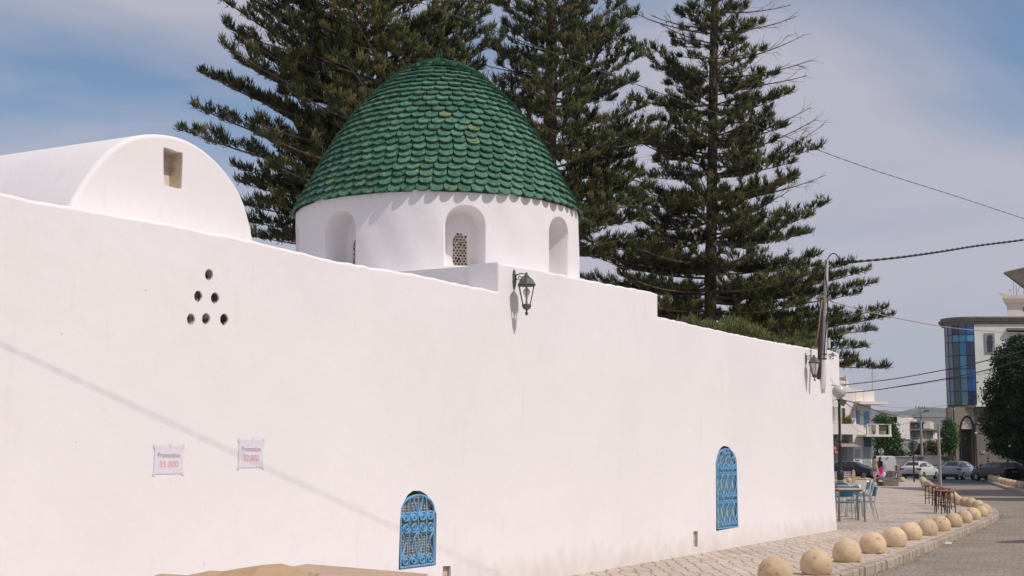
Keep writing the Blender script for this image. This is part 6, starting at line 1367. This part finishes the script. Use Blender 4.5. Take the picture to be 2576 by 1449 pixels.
m = MB(); bx(m, Y4, 2236, 1150, 2296, 1200, 0, .3, o); m.build('grey_stretch', GREYPAINT, t); m = MB(); bx(m, Y4, 2234, 1148, 2296, 1150, -.06, .36, o); m.build('coping', HW2, t)
m = MB(); bx(m, Y4, 2297, 1146.5, 2366, 1200, 0, .3, o); m.build('white_stretch', HW1, t); m = MB(); bx(m, Y4, 2297, 1144.8, 2366, 1146.4, -.05, .35, o); m.build('coping', HW1, t)
m = MB()
for k in range(12): bx(m, Y4, 2302 + k * 1.7, 1150, 2302.8 + k * 1.7, 1158, -.08, -.03, o)
bx(m, Y4, 2301, 1149, 2324, 1150, -.1, -.02, o); m.build('gate', RAIL, t)
# utility pole and lattice mast in the distance
u0 = AT(2321, 1190, 136); u0.z = ROADZ; t = thing('distant_utility_pole', 'grey utility pole with crossarm and lamp rising among the far houses', 'utility pole', tuple(u0)); tz = AT(2321, 1024, 136).z - ROADZ
m = MB(); m.tube([(0, 0, 0), (0, 0, tz)], [.16, .09], n=8); m.build('shaft', STEEL, t); m = MB(); m.tube([(-.5, 0, tz - .1), (.5, 0, tz - .1)], .04, n=5)
for x in (-.45, -.15, .2, .45): m.tube([(x, 0, tz - .1), (x, 0, tz + .12)], .035, n=5)
m.build('crossarm', IRON, t); m = MB(); m.tube([(0, -.1, tz - .6), (.35, -.3, tz - .42)], .03, n=5); m.box(.3, -.45, tz - .5, .7, -.2, tz - .3); m.build('lamp_head', IRON, t)
l0 = AT(2326, 1190, 137); l0.z = ROADZ; m = MB(); lz = AT(2326, 1085, 137).z - ROADZ
for x, y in ((-.22, -.22), (.22, -.22), (.22, .22), (-.22, .22)): m.tube([(x, y, 0), (x, y, lz)], .025, n=4)
z = 0; k = 0
while z < lz - .5:
    s_ = 1 if k % 2 else -1
    for y in (-.22, .22): m.tube([(-.22 * s_, y, z), (.22 * s_, y, z + .5)], .018, n=4)
    z += .5; k += 1
tag(m.build('lattice_mast', RAIL, loc=l0), 'slender pale lattice mast in front of the unfinished house', 'mast')

for h_, an in ((hA, 22), (hB, 20), (hC, 10)):
    h_.rotation_euler = (0, 0, R(an)); h_.scale = (1 / math.cos(R(an)), 1, 1)
# ------------------------------------------------------------ glass fronted building
Y5 = 152; o = Vector((AT(2430, 1190, Y5).x, Y5, ROADZ)); gb = thing('corner_building', 'corner building with a rounded blue glass bay over a granite base with an arched doorway', 'building', tuple(o))
GW = mat('off_white_render', (.74, .73, .67), .85, var=.06, vscale=.7); GRAN = mat('brown_granite', (.30, .25, .205), .7, col2=(.14, .115, .095), vscale=26, bump=.2); GRAN2 = mat('warm_granite', (.40, .30, .205), .7, col2=(.22, .165, .115), vscale=26); CORN = mat('weathered_cornice', (.24, .215, .18), .9, var=.35, vscale=2); MUL = mat('dark_mullion', (.02, .03, .04), .4)
def slant(y0, y1, x0, x1, f0, back, mt, nm):
    a = AT(x0, (y0 + y1) / 2, Y5).x - o.x; b_ = AT(x1, (y0 + y1) / 2, Y5).x - o.x; zt2 = AT(x0, y0, Y5).z - o.z; zb2 = AT(x0, y1, Y5).z - o.z
    m = MB(); m.prism([(a, f0), (b_, f0), (b_, back), (a + (back - f0) * .42, back)], lambda x, y: (x, y, zb2), lambda x, y: (x, y, zt2)); return m.build(nm, mt, gb)
slant(812, 1018, 2452.5, 2680, 0, 12, GW, 'upper_wall')
slant(1018.5, 1023, 2453, 2680, -.25, 11.9, GW, 'string_course')
xr = AT(2452.5, 900, Y5).x - o.x; rad_b = (AT(2452.5, 900, Y5).x - AT(2378, 900, Y5).x) / 1.33; cxb, cyb = xr, rad_b
def bay(phi, r=rad_b): return Vector((cxb - r * math.sin(phi), cyb - r * math.cos(phi), 0))
zr_ = [AT(2440, y, Y5 + .3).z - ROADZ for y in (1019, 984, 951, 927.5, 894, 860, 841.5, 807)]
bay_m = MB()
cor = MB(); zt_ = AT(2452, 812, Y5).z - ROADZ
prof_c = [(0.02, -.25), (.10, -.2), (.14, 0), (.30, .10), (.34, .32), (.42, .38), (.42, .55), (.1, .6)]
rg = [[bay(math.radians(92), rad_b + r_) * 1 + Vector((0, 0, zt_ + z_ + .1)) for r_, z_ in prof_c]]
for k in range(9, -1, -1): rg.append([bay(math.radians(k * 10), rad_b + r_) + Vector((0, 0, zt_ + z_ + .1)) for r_, z_ in prof_c])
rg.append([Vector((xr + 11, -r_, zt_ + z_ + .1)) for r_, z_ in prof_c]); cor.loft(rg, closed=False, caps=False); cor.build('cornice', CORN, gb, smooth=25)
m = MB(); pts = [(cxb - (rad_b + .3) * math.sin(math.radians(a)), cyb - (rad_b + .3) * math.cos(math.radians(a))) for a in range(0, 91, 6)] + [(xr + 11, cyb), (xr + 11, -.3)]
m.prism(pts, lambda x, y: (x, y, zt_ + .45), lambda x, y: (x, y, zt_ + .6)); m.build('roof_deck', CORN, gb)
m = MB(); hp = bay(math.radians(93), rad_b + .15); m.loft([[hp + Vector((dx * s_, dy * s_, zz_)) for dx, dy in ((-.4, -.3), (.5, -.3), (.5, .3), (-.4, .3))] for s_, zz_ in ((.15, zt_ - .35), (.6, zt_ - .1), (1, zt_ + .15), (1, zt_ + .4))]); m.build('cornice_end', CORN, gb)
cols = [0, 19.8, 38, 56.7, 72, 90]; tints = {'deep': (.012, .11, .32), 'blue': (.02, .19, .42), 'cyan': (.05, .32, .48), 'green': (.05, .10, .09), 'pale': (.10, .22, .28), 'navy': (.012, .03, .07), 'silver': (.16, .19, .25)}
TM = {k: mat('bay_glass_' + k, c, .10, spec=.7) for k, c in tints.items()}
grid = {0: ['navy', 'deep', 'deep', 'navy', 'navy', 'cyan', 'deep'], 1: ['pale', 'pale', 'cyan', 'cyan', 'blue', 'cyan', 'deep'], 2: ['green', 'green', 'green', 'green', 'green', 'cyan', 'navy'], 3: ['silver'] * 7, 4: ['silver'] * 7}
core = MB(); core.prism([(cxb - (rad_b - .1) * math.sin(math.radians(a)), cyb - (rad_b - .1) * math.cos(math.radians(a))) for a in range(0, 91, 6)] + [(cxb, cyb)], lambda x, y: (x, y, zr_[0] - .05), lambda x, y: (x, y, zt_ + .4)); bayo = core.build('glass_bay', MUL, gb)
for c_ in range(5):
    for r_ in range(7):
        a, b_ = math.radians(cols[c_] + .8), math.radians(cols[c_ + 1] - .8); m = MB(); seg = 4
        m.loft([[bay(a + (b_ - a) * k / seg) + Vector((0, 0, zr_[r_] + .04)) for k in range(seg + 1)], [bay(a + (b_ - a) * k / seg) + Vector((0, 0, zr_[r_ + 1] - .04)) for k in range(seg + 1)]], closed=False, caps=False); m.build('glass_pane', TM[grid[c_][r_]], bayo, smooth='all')
m = MB()
for c_ in cols: p_ = bay(math.radians(c_), rad_b + .01); m.tube([p_ + Vector((0, 0, zr_[0])), p_ + Vector((0, 0, zr_[-1]))], .04, n=5)
for z_ in zr_: m.tube([bay(math.radians(k * 9), rad_b + .01) + Vector((0, 0, z_)) for k in range(11)], .045, n=5)
m.build('mullions', MUL, bayo)
m = MB(); m.prism([(cxb - (rad_b + .05) * math.sin(math.radians(a)), cyb - (rad_b + .05) * math.cos(math.radians(a))) for a in range(0, 91, 6)] + [(cxb, cyb)], lambda x, y: (x, y, zr_[0] - .25), lambda x, y: (x, y, zr_[0] - .051)); m.build('bay_sill', CORN, gb)
# granite base and doorway
slant(1024, 1200, 2395, 2405, .9, 3.2, GRAN, 'granite_pier'); slant(1024, 1200, 2457.5, 2680, .5, 8, GRAN, 'granite_base')
def dp(x, y): a = AT(x, y, Y5); return (a.x - o.x, a.z - o.z)
dout = [dp(*p) for p in ((2404.3, 1024), (2457, 1024), (2459, 1200), (2406, 1200))]
arch = [(2419.5, 1200), (2418, 1090), (2418.5, 1075), (2421, 1062), (2426, 1052), (2431, 1047), (2436, 1045.5), (2441, 1048), (2446, 1054), (2450, 1064), (2452, 1075), (2452.5, 1090), (2454.5, 1200)]
hole = [dp(*p) for p in arch]; hole[0] = (hole[0][0], hole[0][1] + .02)
outer = [dout[0], dout[1], dout[2], (dp(2454.5, 1200)[0] + .02, dout[2][1])]
m = MB(); ol = [dout[1], dout[2], hole[-1]] + hole[::-1][1:] + [dout[3], dout[0]]
m.plate(ol, [], lambda x, z: (x, .3, z)); m.loft([[(x, .3, z) for x, z in hole], [(x, 1.3, z) for x, z in hole]], closed=False, caps=False); m.build('doorway_surround', GRAN2, gb, fix=False)
m = MB(); m.add([(x, 1.3, z) for x, z in hole], [tuple(range(len(hole)))]); m.build('entrance_door', mat('dark_door', (.05, .042, .035), .7, var=.3), gb)
rim = MB(); rim.tube([(x, .28, z) for x, z in hole], .10, n=6); rim.build('arch_moulding', mat('dark_moulding', (.018, .014, .013), .6), gb)
spx = [(2421.5, 1079), (2421, 1070), (2423, 1061), (2427, 1054), (2432, 1050.5), (2436.5, 1050), (2441, 1052), (2445, 1058), (2447.5, 1066), (2449, 1079)]
sp_ = [dp(*p) for p in spx]; m = MB(); m.prism(sp_, lambda x, z: (x, .45, z), lambda x, z: (x, .50, z)); sgn = m.build('arch_sign', mat('sign_cream', (.62, .55, .47), .6), gb)
m = MB(); cx_, cz_ = dp(2436, 1066)
k = Y5 / F; rs = random.Random(5)
x_ = -12.0
while x_ < 12:            # the illegible line of capitals
    w_ = rs.uniform(.7, 1.2)
    if not -1.4 < x_ < .2: m.box(cx_ + x_ * k, .43, cz_ - .75 * k, cx_ + (x_ + w_ * .75) * k, .449, cz_ + .85 * k)
    x_ += w_ + .25
m.build('sign_lettering', mat('faded_brown_letters', (.14, .10, .075), .7), sgn)
m = MB()
for dx, dy, s_ in ((-1, 7.5, 2.2), (-3.5, 4, 1.7), (-1.3, 4, 1.7), (1.4, 5.2, 1.1), (0, 0, 0), (-4, -4, 1.4), (-1.2, -5, 1.9), (1.6, -5, 1.7), (3.6, -4, 1.3), (0, -9, 1.6), (2.4, -8, 1.1), (-2.4, -8, 1.1)):
    if s_ == 0: m.build('gold_emblem', mat('pale_gold', (.62, .40, .24), .5), sgn); m = MB(); continue
    m.prism([(cx_ + (dx + s_ * math.cos(a)) * k, cz_ + (dy + 1.1 * s_ * math.sin(a)) * k) for a in [j * math.pi / 3 for j in range(6)]], lambda x, z: (x, .435, z), lambda x, z: (x, .449, z))
m.build('gold_emblem', mat('pale_gold_lower', (.62, .40, .24), .5), sgn)
m = MB()
for x in (2404, 2457.2): a = AT(x, 1100, Y5); m.box(a.x - o.x - .05, .25, -.1, a.x - o.x + .05, .49, AT(x, 1024, Y5).z - o.z)
m.build('dark_joint', MUL, gb)
for x, y in ((2403, 1090), (2453.5, 1089.5)):
    c = AT(x, y, Y5) - o; m = MB(); m.sphere((c.x, -.1, c.z), .13, n=14, k=10); gg = m.build('globe_light', FROST, gb, smooth=True); m = MB(); m.tube([(c.x, -.1, c.z - .12), (c.x, -.1, c.z - .32), (c.x, .27, c.z - .34)], .035, n=6); m.build('light_bracket', IRON, gg)
m = MB(); bx(m, Y5, 2470.5, 1133, 2480, 1140, .40, .48, o); sg = m.build('notice_plate', mat('white_notice', (.55, .55, .56), .6), gb); m = MB(); bx(m, Y5, 2472, 1135.2, 2477, 1137.8, .385, .398, o); m.build('notice_mark', TRIM, sg)
def horseshoe(x0, y0, x1, y1):
    m = MB(); bx(m, Y5, x0, y0, x1, y1, -.10, 0.02, o); w = m.build('window_surround', mat('grey_carved_stone', (.27, .30, .31), .8, var=.2, vscale=9), gb)
    cx2 = (x0 + x1) / 2; hw = (x1 - x0) / 2; pts = []
    for q in range(17): a = math.radians(-50 + q * 280 / 16); pts.append(dp(cx2 + hw * .55 * math.cos(a), y0 + hw * .95 - hw * .6 * math.sin(a)))
    pts += [dp(cx2 - hw * .30, y0 + hw * 1.5), dp(cx2 - hw * .62, y0 + hw * 1.5), dp(cx2 - hw * .45, y1 - 4), dp(cx2 + hw * .45, y1 - 4), dp(cx2 + hw * .62, y0 + hw * 1.5), dp(cx2 + hw * .30, y0 + hw * 1.5)]
    m = MB(); m.prism(pts, lambda x, z: (x, -.14, z), lambda x, z: (x, -.105, z)); m.build('window_glass', GLASS_DARK, w)
horseshoe(2477, 838, 2502, 889); horseshoe(2542, 845, 2568, 895)
m = MB(); bx(m, Y5, 2532, 826, 2640, 832, -.5, 0, o); m.build('window_canopy', CORN, gb); m = MB(); bx(m, Y5, 2534, 832.5, 2640, 836, -.25, .0, o); m.build('canopy_soffit', MUL, gb)
# tower on the roof
oy = 6; BXS = .42; m = MB(); bx(m, Y5 + oy, 2533, 762, 2700, 800, 0, 6, o); m.build('roof_tower', HW2, gb); BXS = 0
a0 = AT(2516, 750, Y5 + oy) - o; a1 = AT(2700, 750, Y5 + oy) - o; z_ = [AT(2530, y, Y5 + oy).z - o.z for y in (766, 762, 755, 752, 743.5)]; i_ = [.62, .62, .25, 0, 0]
m = MB(); m.loft([[Vector((a0.x + q, oy - .6 + q, zz_)), Vector((a1.x, oy - .6 + q, zz_)), Vector((a1.x, oy + 6.6, zz_)), Vector((a0.x + q + 3.0, oy + 6.6, zz_))] for q, zz_ in zip(i_, z_)]); m.build('tower_cornice', HW2, gb)
f0 = AT(2523, 743.5, Y5 + oy - .3); m = MB(); k = (Y5 + oy) / F
fp = [(-14, 10), (-10, 7.5), (-5, 4.5), (1, 3.5), (8, 5), (14, 8.5), (17, 12.5)]; fr_ = [.3, 1.3, 2.3, 2.6, 1.7, .9, .4]
m.loft([[Vector((x * k, c_ * r_ * k * .7, (z + s_ * r_) * k)) for c_, s_ in [(math.cos(a), math.sin(a)) for a in [j * math.pi / 4 for j in range(8)]]] for (x, z), r_ in zip(fp, fr_)])
m.add([(16 * k, 0, 11.5 * k), (17 * k, .03, 18 * k), (19.5 * k, 0, 13.5 * k), (21.5 * k, -.03, 11.5 * k)], [(0, 1, 2), (0, 2, 3), (2, 1, 0), (3, 2, 0)]); m.lathe([(1.6 * k, 0), (1.1 * k, 1.8 * k)], n=8)
tag(m.build('fish_sculpture', mat('cream_stone', (.62, .54, .46), .7), loc=f0, smooth=True, fix=False), 'cream leaping fish sculpture on the corner of the roof tower', 'sculpture')
ps = thing('roof_pergola', 'tilted corrugated shade roof on thin poles above the tower', 'pergola', tuple(AT(2560, 743.5, Y5 + oy + 1))); po = ps.location.copy(); Yp = Y5 + oy + 1
c4 = [AT(2525, 686, Yp - 2) - po, AT(2600, 668, Yp - 2) - po, AT(2690, 770, Yp + 3) - po, AT(2590, 735, Yp + 3) - po]
m = MB(); m.add(c4 + [v + Vector((0, 0, .08)) for v in c4], [(0, 1, 2, 3), (4, 7, 6, 5), (0, 4, 5, 1), (1, 5, 6, 2), (2, 6, 7, 3), (3, 7, 4, 0)]); m.build('roof_sheet', mat('old_sheet', (.34, .30, .24), .8, var=.3, vscale=3), ps)
m = MB()
for k_ in range(5): f_ = k_ / 4; m.tube([c4[0].lerp(c4[1], f_) - Vector((0, 0, .06)), c4[3].lerp(c4[2], f_) - Vector((0, 0, .06))], .05, n=5)
for k_ in range(4): f_ = k_ / 3; m.tube([c4[0].lerp(c4[3], f_) - Vector((0, 0, .12)), c4[1].lerp(c4[2], f_) - Vector((0, 0, .12))], .04, n=5)
m.build('rafters', IRON, ps); m = MB()
for x, y in ((2549, 709), (2556, 716), (2575, 722), (2582, 726)): a = AT(x, y, Yp) - po; m.tube([(a.x, 0, 0), (a.x, 0, a.z)], .03, n=5)
a = AT(2574, 700, Yp) - po; b_ = AT(2556, 743, Yp) - po; m.tube([a, b_], .03, n=5); m.build('poles', STEEL, ps)

# ------------------------------------------------------------ overhead wires across the street
def w_(lab, pts, r=.03): return wire('street_cable', [AT(x, y, d) for x, y, d in pts], r, lab, group='cables over the far street', k=6)
w_('dark cable climbing from beside the globe lamp toward the glass bay', [(2118, 969, 86), (2250, 953, 82), (2383, 929, 78), (2453, 914, 74), (2576, 882, 66), (2700, 845, 60)], .028)
w_('lower of the two dark cables climbing toward the dark tree', [(2128, 988.5, 86), (2203, 981, 84), (2300, 966, 80), (2383, 952, 78), (2453, 938, 74), (2540, 915, 68), (2660, 880, 62)], .030)
w_('thin wire running just under the lower dark cable', [(2203, 981, 85), (2300, 968, 81), (2383, 955.5, 78), (2470, 941, 74), (2560, 926, 68)], .010)
w_('sagging cable from the globe lamp past the roof of the plain house', [(2120, 1006, 91), (2160, 1016, 95), (2210, 1035, 105), (2260, 1047, 115), (2330, 1051, 118), (2392, 1050, 145)], .032)
w_('steep thin cable crossing the shuttered front of the white house', [(2122, 1010, 91), (2150, 1031, 97), (2180, 1051, 105), (2210, 1063, 112), (2240, 1069, 120)], .022)
w_('fine wire drooping past the balcony of the white house', [(2125, 1040, 124), (2150, 1078, 126), (2176, 1090, 127), (2200, 1097, 128)], .012)
w_('faint wire from the white house to the far utility pole', [(2207, 1021, 128), (2260, 1025.5, 135), (2320, 1026, 136), (2392, 1019, 146)], .014)
w_('faint wire from the far utility pole down to the granite base', [(2322, 1025, 136), (2350, 1032, 134), (2392, 1039, 146)], .014)
w_('pair of wires sagging from the far utility pole to the plain house', [(2318, 1036, 136), (2295, 1046, 139), (2262, 1052, 142), (2250, 1055, 145)], .02)
w_('low wire from the plain house roof to the far utility pole', [(2302, 1053, 144), (2285, 1064, 141), (2262, 1068, 140), (2240, 1069, 135)], .016)
w_('thin wire passing behind the far utility pole toward the street tree', [(2300, 1062, 139), (2330, 1057, 138), (2392, 1059, 146)], .012)
w_('rope like line slanting in front of the wall end below the lantern', [(2091, 1011, 60), (2108, 1002, 75), (2118, 1007, 90)], .01)

# ------------------------------------------------------------ unseen house blocks and an awning added to shade the street
NB = HW2
def shade_block(lab, x0, y0, x1, y1, h):  # house-like block out of view, added and sized to cast shade
    t = thing('added_shade_house', lab, 'house', (x0, y0, ROADZ), group='unseen houses added to shade the street')
    m = MB(); m.box(0, 0, 0, x1 - x0, y1 - y0, h); m.build('wall', NB, t); m = MB(); m.box(-.3, -.3, h + .003, x1 - x0 + .3, y1 - y0 + .3, h + .35); m.build('roof', CORN, t)
    for i in range(3):
        for j in range(int(h // 3.2)): m = MB(); m.box(-.05, 1.0 + i * (y1 - y0 - 2.4) / 2.5, 1.2 + j * 3.2, .0, 2.0 + i * (y1 - y0 - 2.4) / 2.5, 2.7 + j * 3.2); m.build('window', GLASS_DARK, t)
shade_block('tall unseen cream house block, added to shade the middle of the plaza', 30, 58.5, 44, 70, 13.5)
shade_block('long unseen cream house block farther up the street, added to shade the parked cars', 40, 88, 58, 106, 13)
shade_block('narrow unseen cream house block, added to cast the thin strip of shade', 29, 50.6, 40, 53.2, 15.5)
m = MB(); m.prism([(0, 0), (3.2, -.8), (3.2, 2.2), (.3, .5)], lambda x, y: (x, y, 2.9 + .15 * x), lambda x, y: (x, y, 2.96 + .15 * x))  # awning out of view, added for its pointed shadow on the road
for x, y in ((.2, .15), (3.1, -.7), (3.1, 2.1)): m.tube([(x, y, ROADZ), (x, y, 2.9 + .15 * x)], .04, n=6)
tag(m.build('shop_awning', mat('sun_faded_canvas', (.5, .42, .3), .9), loc=(12.1, 27.3, 0)), 'unseen canvas awning, added to cast a wedge of shade on the cobbles', 'awning')

# ------------------------------------------------------------ litter along the kerb
LEAFM = mat('dry_leaf', (.14, .075, .04), .9); g = random.Random(4); m = MB()
for k_ in range(420):
    i = g.randint(4, len(kerb) - 2); f_ = g.random(); q = kerb[i].lerp(kerb[i + 1], f_)
    if q.y > 45: continue
    t_ = (kerb[i + 1] - kerb[i]).normalized(); nn = Vector((t_.y, -t_.x, 0)); q = q + nn * (abs(g.gauss(0.02, .12)) + .03); a = g.uniform(0, 6.28); s_ = g.uniform(.008, .032)
    z0 = ROADZ + .004; m.add([(q.x + s_ * math.cos(a), q.y + s_ * math.sin(a), z0 + g.uniform(0, .02)), (q.x + s_ * .5 * math.cos(a + 1.9), q.y + s_ * .5 * math.sin(a + 1.9), z0), (q.x - s_ * math.cos(a), q.y - s_ * math.sin(a), z0 + g.uniform(0, .01)), (q.x + s_ * .5 * math.cos(a - 1.6), q.y + s_ * .5 * math.sin(a - 1.6), z0)], [(0, 1, 2, 3)])
tag(m.build('leaf_litter', LEAFM, fix=False), 'dry leaf crumbs gathered in the gutter along the kerb', 'leaf litter', kind='stuff')
lf = MB(); lf.add([(0, 0, .01), (.07, .03, .03), (.13, .0, .012), (.06, -.035, .005), (.065, 0, .03)], [(0, 3, 4), (3, 2, 4), (2, 1, 4), (1, 0, 4)]); tag(lf.build('dry_leaf', LEAFM, loc=G(2201, 1394.5), fix=False), 'curled brown leaf at the foot of the fourth stone ball', 'leaf')
wr = MB(); wr.add([(0, 0, .02), (.10, .02, .05), (.2, -.01, .03), (.13, -.06, .01), (.04, -.05, .015)], [(0, 1, 2, 3, 4)]); q = G(2372, 1369, ROADZ + .01); tag(wr.build('paper_scrap', mat('litter_paper', (.6, .52, .5), .7), loc=q, fix=False), 'crumpled pale paper scrap on the cobbles below the kerb', 'litter')

# ------------------------------------------------------------ air
hzm_ = bpy.data.materials.new('air_haze'); hzm_.use_nodes = True; _nn = hzm_.node_tree.nodes; _ll = hzm_.node_tree.links; _nn.clear()
_o = _nn.new('ShaderNodeOutputMaterial'); _v = _nn.new('ShaderNodeVolumePrincipled'); _v.inputs['Color'].default_value = (.82, .87, .95, 1); _v.inputs['Density'].default_value = .00013; _v.inputs['Anisotropy'].default_value = 0.2; _ll.new(_v.outputs[0], _o.inputs['Volume'])
m = MB(); m.box(-7000, -400, ROADZ - 1.2, 7000, 9500, 130); hb = m.build('haze', hzm_); tag(hb, 'thin pale haze in the air over the whole place', 'haze', kind='stuff')
